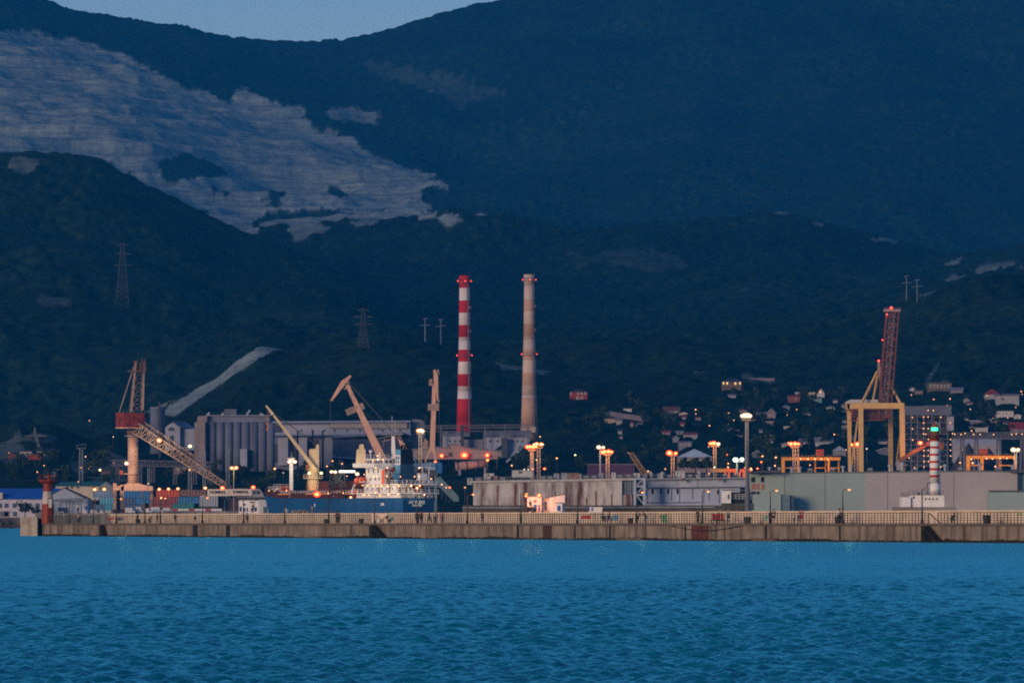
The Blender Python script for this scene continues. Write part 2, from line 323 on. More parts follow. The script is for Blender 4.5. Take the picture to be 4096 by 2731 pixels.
rock[mask(C1([(1560,280),(1700,268),(1900,340),(2100,350),(2290,425),(2290,445),(2000,440),(1800,365)]),5760,8950)]=.14
rock[mask(C2([(300,360),(600,330),(900,380),(700,430),(400,420)]),3700,5600)]=.12
for q in ([(1100,884),(1500,922),(1850,946),(2220,968),(2230,984),(1850,970),(1500,950),(1160,925)],): rock[mask(C1(q),5300,5720,.12)]=1.5
for q in ([(10,720),(300,708),(520,775),(400,752),(200,775),(60,780)],): rock[mask(C1(q),4100,4700)]=.42
for q in ([(60,1325),(330,1335),(320,1362),(200,1348)],[(0,1290),(90,1292),(60,1300)],[(540,1360),(700,1400),(620,1395)]): rock[mask(C1(q),3440,3990,.6)]=.28
for q in ([(1225,168),(1260,160),(1300,168),(1300,180),(1230,182)],[(1380,205),(1460,222),(1460,238),(1400,228)],[(1660,285),(1800,285),(1800,303),(1660,305)],[(2130,400),(2250,385),(2352,392),(2352,420),(2140,445)],[(2000,380),(2060,365),(2060,400),(2000,410)],[(2000,440),(2100,440),(2080,470),(2000,490)],[(1780,562),(1900,566),(1900,578),(1780,574)],[(1900,520),(1970,522),(1920,575),(1895,575)],[(1500,225),(1580,245),(1570,258),(1500,240)],[(1220,-380),(1240,-370),(1290,-310),(1280,-305)]):
    rock[mask(C2(q),3700,5720,.3)]=.55
for q in ([(-40,820),(50,826),(150,850),(270,878),(150,890),(0,872)],[(860,872),(910,876),(910,886),(860,882)]): rock[mask(C2(q),2900,3400,.5)]=.45
for q in ([(560,1655),(592,1632),(965,1364),(1010,1364),(650,1632),(615,1658)],): rock[mask(q,2700,3420,.1)]=.55
for q in ([(640,1658),(668,1632),(1030,1388),(1062,1366),(1145,1364),(1152,1392),(1085,1405),(737,1632),(700,1662)],): rock[mask(q,2700,3420,.06)]=1.25
for q in ([(20,1765),(60,1742),(215,1742),(230,1765)],[(140,1800),(215,1800),(205,1840),(150,1840)],[(280,1835),(420,1800),(570,1850),(570,1925),(400,1935),(300,1890)],[(-40,1780),(60,1760),(100,1800),(60,1840),(-40,1850)],[(60,1800),(90,1800),(120,1850),(80,1850)]): rock[mask(q,2600,3000,.5)]=.35
for q in ([(2380,1645),(2440,1648),(2595,1668),(2600,1682),(2440,1662)],[(2960,1508),(3100,1514),(3105,1526),(2990,1522)],[(3700,1530),(3760,1430),(3768,1432),(3715,1545)],[(3700,1528),(3800,1530),(3790,1560),(3715,1560)]): rock[mask(q,2600,3420,.2)]=.5
def blur(a_,n_):
    k=np.ones(n_)/n_; h=n_//2
    a_=np.apply_along_axis(lambda r_: np.convolve(np.pad(r_,h,'edge'),k,'valid'),1,a_); return np.apply_along_axis(lambda r_: np.convolve(np.pad(r_,h,'edge'),k,'valid'),0,a_)
bn=(rock>.1).astype(float); hi=YT>3700; rb=blur(bn,9); vb=blur(rock,9)/np.maximum(rb,.04); fr=fbm(XT/26,YT/34,4,.65)*1.0+.2*fbm(XT/120,YT/160,2); rag=np.where(rb+fr*np.clip(1.15-np.abs(rb-.5),.2,1)>.47,np.maximum(vb,rock),0); rock=np.where(hi&(rb>.02),rag,rock)
cs=(YT>5540)&(YT<5636)&(UU>1040)&(UU<2010)&(np.abs(fbm(XT/30,YT/400,3))<.4); rock[cs]=1.35
# crowns of the forest as relief where no rock shows
forest=np.clip(1-rock*1.4,0,1)
cr=vnoise(XT/9.,YT/12.)+.6*vnoise(XT/4.6+9,YT/6.5)
gap=np.clip(fbm(XT/70+3,YT/90,3)*2+.55,0,1)
ZT+=forest*(cr-.8)*(1.6+4.6*gap)*np.clip((YT-2500)/500,.2,1)
ZT+=rock*(fbm(XT/14,YT/14,3)*4)*np.clip((YT-4200)/500,0,1)
ter=rock*np.clip((YT-5800)/200,0,1); step=(ZT/24-np.floor(ZT/24)); ZT+=ter*(np.clip((step-.3)*2.2,0,1)-step)*11   # quarry benches
tm=bpy.data.materials.new('hillside'); tm.use_nodes=True; n=tm.node_tree; b=n.nodes['Principled BSDF']; b.inputs['Roughness'].default_value=.95; b.inputs['Specular IOR Level'].default_value=.05
at=n.nodes.new('ShaderNodeAttribute'); at.attribute_name='rock'
g=n.nodes.new('ShaderNodeNewGeometry')
def tn(scale,det,z=1.,rough=.6):
    mp=n.nodes.new('ShaderNodeMapping'); mp.inputs['Scale'].default_value=(1,1,z); n.links.new(g.outputs['Position'],mp.inputs['Vector'])
    t=n.nodes.new('ShaderNodeTexNoise'); t.inputs['Scale'].default_value=scale; t.inputs['Detail'].default_value=det; t.inputs['Roughness'].default_value=rough; n.links.new(mp.outputs[0],t.inputs['Vector']); return t.outputs['Fac']
def rampn(f,stops):
    r=n.nodes.new('ShaderNodeValToRGB'); e=r.color_ramp.elements
    while len(e)<len(stops): e.new(.5)
    for k,(p_,c) in enumerate(stops): e[k].position=p_; e[k].color=(*c,1)
    n.links.new(f,r.inputs[0]); return r.outputs[0]
def mixc(f,a,c,bt='MIX'):
    x=n.nodes.new('ShaderNodeMix'); x.data_type='RGBA'; x.blend_type=bt
    if isinstance(f,(int,float)): x.inputs[0].default_value=f
    else: n.links.new(f,x.inputs[0])
    n.links.new(a,x.inputs[6]); n.links.new(c,x.inputs[7]); return x.outputs[2]
fc=rampn(tn(.09,8,1,.7),[(.32,FOREST[0]),(.5,FOREST[1]),(.68,FOREST[2])])
fm=rampn(tn(.006,4),[(.33,(.6,.66,.62)),(.67,(1.5,1.42,1.25))])
fc=mixc(1.,fc,fm,'MULTIPLY')
rc=rampn(tn(.05,8,3.5,.7),[(.25,ROCK[0]),(.5,ROCK[1]),(.75,ROCK[2])])
rs2=rampn(tn(.03,5,9,.7),[(.36,(.62,.66,.72)),(.5,(1,1,1)),(.64,(1.2,1.18,1.12))])
rc=mixc(1.,rc,rs2,'MULTIPLY')
rs=rampn(tn(.012,6,14,.6),[(.38,(.84,.86,.9)),(.52,(1,1,1)),(.66,(1.1,1.07,1.02))])
rc=mixc(1.,rc,rs,'MULTIPLY')
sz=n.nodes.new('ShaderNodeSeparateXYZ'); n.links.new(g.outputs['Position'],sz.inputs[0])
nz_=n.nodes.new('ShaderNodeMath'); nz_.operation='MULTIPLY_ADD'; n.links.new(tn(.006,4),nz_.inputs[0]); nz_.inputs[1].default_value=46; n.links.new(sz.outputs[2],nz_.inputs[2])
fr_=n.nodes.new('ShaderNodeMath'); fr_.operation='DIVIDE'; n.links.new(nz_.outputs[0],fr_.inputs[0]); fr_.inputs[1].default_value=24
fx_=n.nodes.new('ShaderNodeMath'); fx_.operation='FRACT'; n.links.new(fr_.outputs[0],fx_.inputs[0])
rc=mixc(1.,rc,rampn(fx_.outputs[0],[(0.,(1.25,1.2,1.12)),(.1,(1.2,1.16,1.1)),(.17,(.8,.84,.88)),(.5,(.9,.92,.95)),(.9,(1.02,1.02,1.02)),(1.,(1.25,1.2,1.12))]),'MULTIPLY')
sepn=n.nodes.new('ShaderNodeMath'); sepn.operation='MULTIPLY_ADD'; n.links.new(tn(.12,6),sepn.inputs[0]); sepn.inputs[1].default_value=1.1; sepn.inputs[2].default_value=-.55
ad=n.nodes.new('ShaderNodeMath'); ad.operation='ADD'; ad.use_clamp=True; n.links.new(at.outputs['Fac'],ad.inputs[0])
mlt=n.nodes.new('ShaderNodeMath'); mlt.operation='MULTIPLY'; n.links.new(sepn.outputs[0],mlt.inputs[0]); n.links.new(at.outputs['Fac'],mlt.inputs[1]); n.links.new(mlt.outputs[0],ad.inputs[1])
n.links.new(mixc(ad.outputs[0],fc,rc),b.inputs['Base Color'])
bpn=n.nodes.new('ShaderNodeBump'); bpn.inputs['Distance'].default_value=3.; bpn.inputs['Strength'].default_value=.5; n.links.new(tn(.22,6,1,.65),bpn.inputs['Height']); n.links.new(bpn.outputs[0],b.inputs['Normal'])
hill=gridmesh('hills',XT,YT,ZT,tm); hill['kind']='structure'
ca=hill.data.attributes.new('rock','FLOAT','POINT')
rk=rock.copy()
rk[1:-1,1:-1]=(rock[1:-1,1:-1]*6+rock[:-2,1:-1]+rock[2:,1:-1]+rock[1:-1,:-2]+rock[1:-1,2:])/10
ca.data.foreach_set('value',rk.astype(np.float32).ravel())
PYT=HY-(ZT-CZ)/YT*FPX
def ground(px,py):            # first point of the hillside seen at this height in the column px
    i=int(np.argmin(np.abs(U-px))); c=PYT[i]; j=int(np.argmax(c<=py)) if (c<=py).any() else 0
    return float(YS[j]), float(ZT[i,j])
def zground(px,Y):
    i=int(np.argmin(np.abs(U-px))); return float(np.interp(Y,YS,ZT[i]))
# ---------------------------------------------------------------- quay of the port behind the basin
conc=mat('concrete',(.2,.19,.18),.9,var=.3,scale=.15,streak=.4,streakcol=(.08,.075,.07))
dconc=mat('dark_concrete',(.09,.085,.08),.9,var=.3,scale=.3,streak=.5,streakcol=(.03,.03,.03))
qz=4.4
q=MB(); q.prism([(X(-3000,2310),2310,-2),(X(300,2310),2310,-2),(X(330,2150),2150,-2),(X(6500,2150),2150,-2),(X(6500,2150),2520,-2),(X(-3000,2310),2520,-2)],(0,0,qz+2))
q.build('quay_ground',dconc,kind='structure')
# ================================================================ the pier (runs obliquely, nearer at the right)
M_wall=mat('pier_wall',(.195,.155,.118),.9,var=.35,scale=.4,streak=.7,streakcol=(.05,.035,.025),stretch=.06)
M_cop=mat('coping',(.10,.082,.066),.9,var=.2,scale=.5)
M_par=mat('parapet',(.66,.54,.41),.9,var=.16,scale=.5,streak=.2,streakcol=(.25,.2,.15))
M_deck=mat('pier_deck',(.28,.25,.21),.9,var=.15,scale=.4)
M_blk=mat('pale_block',(.42,.37,.30),.9,var=.3,scale=.6,streak=.35,streakcol=(.2,.16,.12))
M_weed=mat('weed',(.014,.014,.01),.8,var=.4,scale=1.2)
M_rail=mat('rail_green',(.018,.026,.022),.5)
M_pole=mat('lamp_pole',(.016,.018,.018),.5)
invY=lambda u: 1/970+(u-80)/4016*(1/620-1/970)
def pierpt(u):                      # point on the front edge of the pier in column u
    Y=1/invY(u); return Vector((X(u,Y),Y,0))
PA=pierpt(170); PB=pierpt(4096); PD=(PB-PA).normalized(); PN=Vector((PD.y,-PD.x,0))    # PN points to the open water
if PN.y>0: PN=-PN
def ps(u): return (pierpt(u)-PA).dot(PD)
def PF(a,b_,z): v=PA+PD*a-PN*b_; return Vector((v.x,v.y,z))       # a along the pier, b back from its edge
DZ=2.12; LEN=ps(4600)
pier=T('pier','long weathered concrete pier with a beige back wall crossing in front of the harbour','pier',PF(0,0,0))
stairs=[(395,418,430),(1484,1500,1545),(3704,3712,3764)]
b=MB(); b.fbox(PF,0,LEN,0,7,-1.5,DZ-.28); b.build('front_wall',M_wall,pier)
b=MB(); b.fbox(PF,0,LEN,-.12,7,DZ-.28,DZ); b.build('coping',M_cop,pier)
b=MB(); b.fbox(PF,ps(300),LEN,6.0,7.0,DZ,DZ+1.42); b.build('parapet',M_par,pier)
b=MB(); b.fbox(PF,ps(300),LEN,5.9,7.1,DZ+1.42,DZ+1.5); b.build('parapet_cap',mat('parapet_cap',(.68,.56,.42),.9,var=.12,scale=.6),pier)
b=MB(); rr=random.Random(4)
a=0.
while a<LEN:                         # fringe of weed at the waterline, ragged upper edge
    w_=rr.uniform(.1,.5); b.fbox(PF,a,a+w_,-.05,.0,-.3,.2+rr.random()**3*.14+.08*math.sin(a*.13)+.05*math.sin(a*.37)+(.15 if rr.random()<.015 else 0)); a+=w_
b.build('weed_fringe',M_weed,pier)
for u,wd,m_ in [(782,1.1,M_weed),(912,.9,M_weed),(2072,.35,M_weed),(2190,1.5,mat('rust_stain',(.06,.028,.018),.9)),(2300,.25,M_weed),(2440,.3,M_weed),(2800,2.6,mat('rust_stain2',(.09,.03,.02),.9,var=.5,scale=.8)),(2742,.25,M_weed),(3064,.3,M_weed),(3360,.25,M_weed),(3690,.3,M_weed)]:
    b=MB(); b.fbox(PF,ps(u)-wd,ps(u)+wd,-.03,.0,.1,DZ-.28); b.build('stain_panel' if wd>1 else 'wall_joint',m_,pier)
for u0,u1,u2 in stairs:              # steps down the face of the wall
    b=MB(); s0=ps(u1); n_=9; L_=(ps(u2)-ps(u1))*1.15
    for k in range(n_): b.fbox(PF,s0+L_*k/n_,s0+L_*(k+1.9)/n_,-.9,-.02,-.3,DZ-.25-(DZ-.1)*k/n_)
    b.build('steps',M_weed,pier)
for q_ in ((2480,2575,.32),(1240,1290,.25),(3020,3110,.35)): b=MB(); b.fbox(PF,ps(q_[0]),ps(q_[1]),-.5,-.05,-.2,q_[2]); b.build('ledge_block',M_cop,pier)
blk=MB(); blk.box(X(81,966),X(149,966),966,973,-1.5,Z(2068,966)); tag(blk.build('concrete_block',M_blk),'pale square concrete block at the left end of the pier','block')
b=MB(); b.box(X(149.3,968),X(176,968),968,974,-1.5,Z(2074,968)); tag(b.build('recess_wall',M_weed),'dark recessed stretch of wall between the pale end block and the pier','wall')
# dark fender tyres and graffiti panels on the parapet (paint, hugging the wall)
def graffiti(u0,u1,z0,z1,col,label):
    b=MB(); r=random.Random(int(u0)); a0,a1=ps(u0),ps(u1); n_=max(3,int((u1-u0)/8))
    for k in range(n_):
        x=a0+(a1-a0)*k/n_; b.fbox(PF,x,x+(a1-a0)/n_*r.uniform(.6,1.05),5.975,6.0,DZ+z0+r.uniform(0,.12),DZ+z1-r.uniform(0,.2))
    tag(b.build('graffiti',mat('paint_%d'%u0,col,.8,var=.5,scale=2.)),label,'graffiti','graffiti painted on the pier parapet')
for a_ in [(2158,2196,.5,1.15,(.45,.03,.02),'red graffiti lettering on the pier parapet below the white control house'),(2240,2268,.25,1.1,(.1,.11,.14),'grey graffiti patch right of the red one on the parapet'),(2276,2302,.35,1.15,(.06,.28,.42),'light blue graffiti on the parapet beside a lamp post'),
           (2470,2495,.1,1.3,(.03,.28,.12),'tall green graffiti panel beside the walker with a backpack'),(2464,2472,.7,1.2,(.55,.25,.04),'small orange graffiti left of the tall green one'),(295,330,.5,1.1,(.5,.05,.05),'red banner of graffiti at the left start of the parapet'),
           (1405,1418,.4,.95,(.04,.3,.22),'small turquoise graffiti mark below the ship stern funnel'),(3185,3205,.85,1.2,(.06,.4,.08),'bright green graffiti tag right of the couple in red and white'),(3880,3900,.85,1.25,(.15,.45,.05),'lime green graffiti tag near the right end of the parapet'),(2870,2905,.3,1.1,(.3,.42,.33),'pale green graffiti smear right of the red pedal carts'),(330,354,.4,1.2,(.12,.11,.11),'dark grey graffiti patch right of the red banner')]: graffiti(*a_)
# ---------------------------------------------------------------- railing: four runs between the stair openings
def railing(u0,u1,label):
    t=T('railing',label,'railing',PF(ps(u0),.25,DZ),'railings along the pier edge'); a0,a1=ps(u0),ps(u1)
    b=MB(); b.bar(PF(a0,.25,DZ+1.22),PF(a1,.25,DZ+1.22),.085,.085); b.build('top_rail',M_rail,t)
    n_=int((a1-a0)/.82); ae=[]; ze=[]
    for k in range(n_+1): c=a0+(a1-a0)*k/n_; w_=.06 if k%3 else .095; ae+=[c-w_/2,c+w_/2]
    for z in (.06,.36,.64,.92,1.17): ze+=[DZ+z,DZ+z+.05]
    ze=[DZ]+ze; vs=[PF(a,.25,z) for a in ae for z in ze]; nz=len(ze); fs=[]
    for i in range(len(ae)-1):
        for j in range(nz-1):
            if i%2==0 or j%2==1: fs.append((i*nz+j,(i+1)*nz+j,(i+1)*nz+j+1,i*nz+j+1))
    b=MB(); b.add(vs,fs); o=b.build('rails_and_balusters',M_rail,t); md=o.modifiers.new('solid','SOLIDIFY'); md.thickness=.06; md.offset=0  # balusters and lower rails joined in one mesh
railing(172,396,'dark green railing run at the left end of the pier')
railing(430,1478,'long dark green railing run in front of the crane and the ship bow')
railing(1545,3704,'longest dark green railing run, from the ship stern to the lighthouse')
railing(3744,4300,'dark green railing run right of the lighthouse stairs')
for u,dr in ((3708,1),(1500,1),(1545,-1),(418,1)):
    b=MB(); a=ps(u); b.bar(PF(a,.25,DZ+1.2),PF(a+dr*3.2,.1,DZ+.05),.08); b.bar(PF(a,.25,DZ),PF(a,.25,DZ+1.2),.08); b.bar(PF(a+dr*1.6,.2,DZ-.2),PF(a+dr*1.6,.2,DZ+.62),.06)
    tag(b.build('handrail',M_rail),{3708:'slanting handrail of the steps beside the lighthouse',1500:'handrail sloping down left of the steps below the ship funnel',1545:'handrail sloping up to the right below the ship stern',418:'slanting handrail at the steps near the left portal crane'}[u],'handrail')
def gate(u):
    t=T('metal_frame','pale metal goal-shaped frame standing at the left end of the pier','frame',PF(ps(u),1.5,DZ)); b=MB(); a=ps(u); w_=ps(u+22)-a
    b.bar(PF(a,1.5,DZ),PF(a,1.5,DZ+1.9),.09); b.bar(PF(a+w_,1.5,DZ),PF(a+w_,1.5,DZ+1.9),.09); b.bar(PF(a,1.5,DZ+1.9),PF(a+w_,1.5,DZ+1.9),.09); b.build('frame',mat('pale_steel',(.4,.4,.36),.5),t)
gate(198)
# ---------------------------------------------------------------- lamp posts of the pier
POSTS=[(266,1,0,'unlit lamp post at the left end of the pier by the red and white beacon'),(360,1,0,'unlit lamp post between the beacon and the portal crane'),(453,1,1,'lit lamp post in front of the left leg of the portal crane'),(567,1,0,'unlit lamp post in front of the right legs of the portal crane'),(629,1,1,'lit lamp post just right of the portal crane'),(797,1,1,'lit lamp post in front of the grey rail wagon'),(960,1,0,'unlit lamp post left of the small white customs kiosk'),(1125,1,0,'unlit lamp post before the blue bow of the ship'),
 (1300,1,0,'unlit lamp post before the middle of the blue hull'),(1484,1,1,'lit lamp post before the white superstructure of the ship'),(1655,1,0,'unlit lamp post before the stern lettering of the ship'),(1855,1,1,'faintly lit lamp post right of the ship near the blue tarpaulin'),(2068,1,1,'lit lamp post left of the white control house'),(2295,1,0,'unlit lamp post right of the white control house'),(2530,1,1,'lit lamp post before the gap between the two docks'),(2793,1,1,'lit lamp post beside the red pedal carts'),(3065,1,1,'lit lamp post right of the tall floodlight mast'),(3354,1,1,'lit lamp post before the green part of the long dock wall'),(3671,1,0,'unlit lamp post in front of the lighthouse base')]
for u,_,lit,lab in POSTS:
    base=PF(ps(u),.55,DZ); t=T('lamp_post',lab,'lamp post',base,'lamp posts along the pier'); H=3.95
    b=MB(); b.tube(base,base+Vector((0,0,1.3)),.13,.1,8); b.tube(base+Vector((0,0,1.3)),base+Vector((0,0,H-.12)),.09,.055,8); b.tube(base,base+Vector((0,0,.35)),.2,.16,8); b.build('pole',M_pole,t)
    b=MB(); top=base+Vector((0,0,H-.14)); e=top+Vector((.16,0,.13)); f=top+Vector((.55,0,.15)); b.tube(top,e,.05,.04,6); b.tube(e,f,.04,.04,6); b.build('arm',M_pole,t)
    b=MB(); b.sph(f+Vector((.2,0,-.02)),.19,10,6,.5); (light(u,0,900,(1,.72,.42),75,.2,0) if lit else None)
    if lit: L_=COL.objects[-1]; L_.location=f+Vector((.2,0,-.35))
    b.build('lamp_head',E_WA() if lit else mat('grey_lamp',(.3,.3,.3),.4),t,True)
# cable drooping along the wall
b=MB(); pts=[PF(ps(2690)+k*1.3,-.16,DZ-.32-.55*math.sin(math.pi*k/16)) for k in range(17)]
for k in range(16): b.tube(pts[k],pts[k+1],.05,n=6)
tag(b.build('cable',M_pole),'black cable drooping in a loop on the pier wall','cable')
# bins and crates on the deck
for u,w_,h_,c,lab in [(2422,.75,.6,(.07,.045,.035),'brown bin on the pier between the walkers and the backpacker'),(1216,.7,.55,(.06,.07,.06),'dark bin by the trio below the ship hull'),(2886,.9,.75,(.08,.06,.045),'brown bin right of the red pedal carts'),(3243,.8,.75,(.09,.055,.04),'brown bin left of the couple in black and white'),(3834,.9,.85,(.06,.045,.035),'dark brown bin right of the crouching figure'),(470,.8,.6,(.05,.045,.04),'dark bin beside the portal crane post'),(1354,.8,.6,(.07,.06,.05),'dark bin below the orange-lit deck lamp')]:
    t=T('litter_bin',lab,'bin',PF(ps(u),3.5,DZ),'bins on the pier'); p=PF(ps(u),3.5,DZ); b=MB(); b.tube(p,p+Vector((0,0,h_)),w_*.42,w_*.5,10); b.build('body',mat('bin_%d'%u,c,.7),t); b=MB(); b.tube(p+Vector((0,0,h_)),p+Vector((0,0,h_+.07)),w_*.55,w_*.45,10); b.build('rim',M_pole,t)

# ================================================================ people
def skinmesh(name, verts, edges, rad, root=0):
    me=bpy.data.meshes.new(name); me.from_pydata(verts,edges,[]); me.update()
    o=bpy.data.objects.new(name,me); COL.objects.link(o)
    md=o.modifiers.new('skin','SKIN'); md.use_smooth_shade=True
    for k,r in enumerate(rad):
        sv=me.skin_vertices[0].data[k]; sv.radius=(r,r*.85) if not hasattr(r,'__len__') else r; sv.use_root=(k==root)
    o.modifiers.new('sub','SUBSURF').levels=1; o.modifiers['sub'].render_levels=1
    dg=bpy.context.evaluated_depsgraph_get(); ev=o.evaluated_get(dg); m2=bpy.data.meshes.new_from_object(ev); m2.name=name
    bpy.data.objects.remove(o); bpy.data.meshes.remove(me)
    m2.polygons.foreach_set('use_smooth',[True]*len(m2.polygons)); return m2
def pose(kind):
    # joints in metres, facing -y; returns dict
    J=dict(pel=(0,0,.93),chest=(0,0,1.25),neck=(0,0,1.46),head=(0,-.02,1.6),top=(0,-.01,1.7),
      shL=(.17,0,1.40),elL=(.23,.02,1.13),wrL=(.25,-.06,.90),haL=(.25,-.09,.81),shR=(-.17,0,1.40),elR=(-.23,.02,1.13),wrR=(-.25,-.06,.90),haR=(-.25,-.09,.81),
      hiL=(.09,0,.88),knL=(.1,-.02,.5),anL=(.11,.02,.09),toL=(.12,-.14,.04),hiR=(-.09,0,.88),knR=(-.1,-.02,.5),anR=(-.11,.02,.09),toR=(-.12,-.14,.04))
    if kind=='walk': J.update(knL=(.1,-.2,.52),anL=(.1,-.2,.1),toL=(.1,-.36,.06),knR=(-.1,.06,.5),anR=(-.1,.3,.16),toR=(-.1,.2,.05),elL=(.22,.14,1.15),wrL=(.22,.1,.92),haL=(.22,.07,.84),elR=(-.22,-.1,1.15),wrR=(-.22,-.26,.98),haR=(-.22,-.33,.92))
    if kind=='lean': J.update(chest=(0,-.16,1.2),neck=(0,-.32,1.36),head=(0,-.42,1.46),top=(0,-.46,1.55),shL=(.17,-.27,1.3),elL=(.24,-.36,1.06),wrL=(.16,-.56,1.1),haL=(.1,-.64,1.12),shR=(-.17,-.27,1.3),elR=(-.24,-.36,1.06),wrR=(-.16,-.56,1.1),haR=(-.1,-.64,1.12),knR=(-.1,-.1,.5))
    if kind=='sit':
        J={k:(v[0],v[1],v[2]-.46) for k,v in J.items()}
        J.update(knL=(.14,-.42,.48),anL=(.14,-.45,.08),toL=(.14,-.6,.04),knR=(-.14,-.42,.48),anR=(-.14,-.45,.08),toR=(-.14,-.6,.04),wrL=(.16,-.3,.52),haL=(.13,-.38,.5),wrR=(-.16,-.3,.52),haR=(-.13,-.38,.5))
    if kind=='umbrella': J.update(elR=(-.26,-.12,1.2),wrR=(-.18,-.26,1.38),haR=(-.17,-.27,1.47))
    if kind=='crouch': J.update(pel=(0,.12,.5),chest=(0,-.08,.78),neck=(0,-.24,.94),head=(0,-.34,1.04),top=(0,-.37,1.13),shL=(.17,-.2,.9),elL=(.24,-.36,.68),wrL=(.15,-.5,.52),haL=(.13,-.55,.45),shR=(-.17,-.2,.9),elR=(-.24,-.36,.68),wrR=(-.15,-.5,.52),haR=(-.13,-.55,.45),hiL=(.1,.1,.48),knL=(.17,-.28,.46),anL=(.14,.04,.09),toL=(.15,-.12,.04),hiR=(-.1,.1,.48),knR=(-.17,-.28,.46),anR=(-.14,.04,.09),toR=(-.15,-.12,.04))
    return J
ED=[('pel','chest'),('chest','neck'),('neck','head'),('head','top'),('chest','shL'),('shL','elL'),('elL','wrL'),('wrL','haL'),('chest','shR'),('shR','elR'),('elR','wrR'),('wrR','haR'),('pel','hiL'),('hiL','knL'),('knL','anL'),('anL','toL'),('pel','hiR'),('hiR','knR'),('knR','anR'),('anR','toR')]
RD=dict(pel=.14,chest=(.17,.12),neck=.06,head=(.085,.1),top=.07,shL=.065,elL=.045,wrL=.034,haL=.04,hiL=.095,knL=.065,anL=.042,toL=.04)
def rad(k): return RD.get(k, RD.get(k[:-1]+'L'))
def sub(J,keys,grow,name):
    idx={k:i for i,k in enumerate(keys)}
    es=[(idx[a],idx[b_]) for a,b_ in ED if a in idx and b_ in idx]
    rs=[]
    for k in keys:
        r=rad(k); rs.append(tuple(x+grow for x in r) if hasattr(r,'__len__') else (r+grow,(r+grow)*.9))
    return skinmesh(name,[J[k] for k in keys],es,rs)
BODY={}
def bodies(kind):
    if kind in BODY: return BODY[kind]
    J=pose(kind); allk=list(J.keys())
    lerp=lambda a,b_,t: tuple(a[i]+(b_[i]-a[i])*t for i in range(3))
    body=sub(J,allk,0,'person_body')
    Jt=dict(J); shirt=sub(Jt,['pel','chest','shL','elL','shR','elR'],.022,'shirt')
    tr=sub(J,['pel','hiL','knL','anL','hiR','knR','anR'],.02,'trousers')
    Js=dict(J); Js['knL']=lerp(J['hiL'],J['knL'],.95); Js['knR']=lerp(J['hiR'],J['knR'],.95)
    sh=sub(Js,['pel','hiL','knL','hiR','knR'],.03,'shorts')
    hb_=MB(); t=Vector(J['top']); h=Vector(J['head']); c=h.lerp(t,.55)+Vector((0,.025,.02)); hb_.sph(c,.115,10,8,.95); hm=bpy.data.meshes.new('hair'); hm.from_pydata(hb_.v,[],hb_.f); hm.polygons.foreach_set('use_smooth',[True]*len(hm.polygons))
    for m_ in (body,shirt,tr,sh,hm):
        m_.materials.clear(); m_.materials.append(None)
    BODY[kind]=(body,shirt,tr,sh,hm,J); return BODY[kind]
SKIN=mat('skin',(.36,.2,.14),.6,var=.08,scale=6)
CL={'white':(.75,.74,.72),'black':(.012,.012,.014),'dark':(.03,.03,.035),'navy':(.015,.025,.06),'red':(.5,.03,.025),'grey':(.2,.21,.23),'blue':(.05,.12,.3),'brown':(.13,.085,.05),'pink':(.6,.25,.4),'skirt':(.45,.06,.05),'green':(.03,.07,.04),'jeans':(.05,.08,.16)}
def cm(c): return mat('cloth_'+c,CL[c],.85,var=.15,scale=5)
def part(name,me,m_,parent):
    o=bpy.data.objects.new(name,me); COL.objects.link(o); o.parent=parent; o.material_slots[0].link='OBJECT'; o.material_slots[0].material=m_; return o
def person(loc,kind,top,legs,label,short=False,hair=(.02,.015,.012),rz=0.,s=1.,extra=None):
    body,shirt,tr,sh,hm,J=bodies(kind)
    o=bpy.data.objects.new('person',body); COL.objects.link(o); o.material_slots[0].link='OBJECT'; o.material_slots[0].material=SKIN
    o.location=loc; o.rotation_euler=(0,0,rz); o.scale=(s,s,s); tag(o,label,'person','people on the pier and the mole')
    part('shirt',shirt,cm(top),o); part('shorts' if short else 'trousers',sh if short else tr,cm(legs),o)
    part('hair',hm,mat('hair_%g'%hair[0],hair,.8),o)
    return o
def pp(u,b_=2.5): return PF(ps(u),b_,DZ)
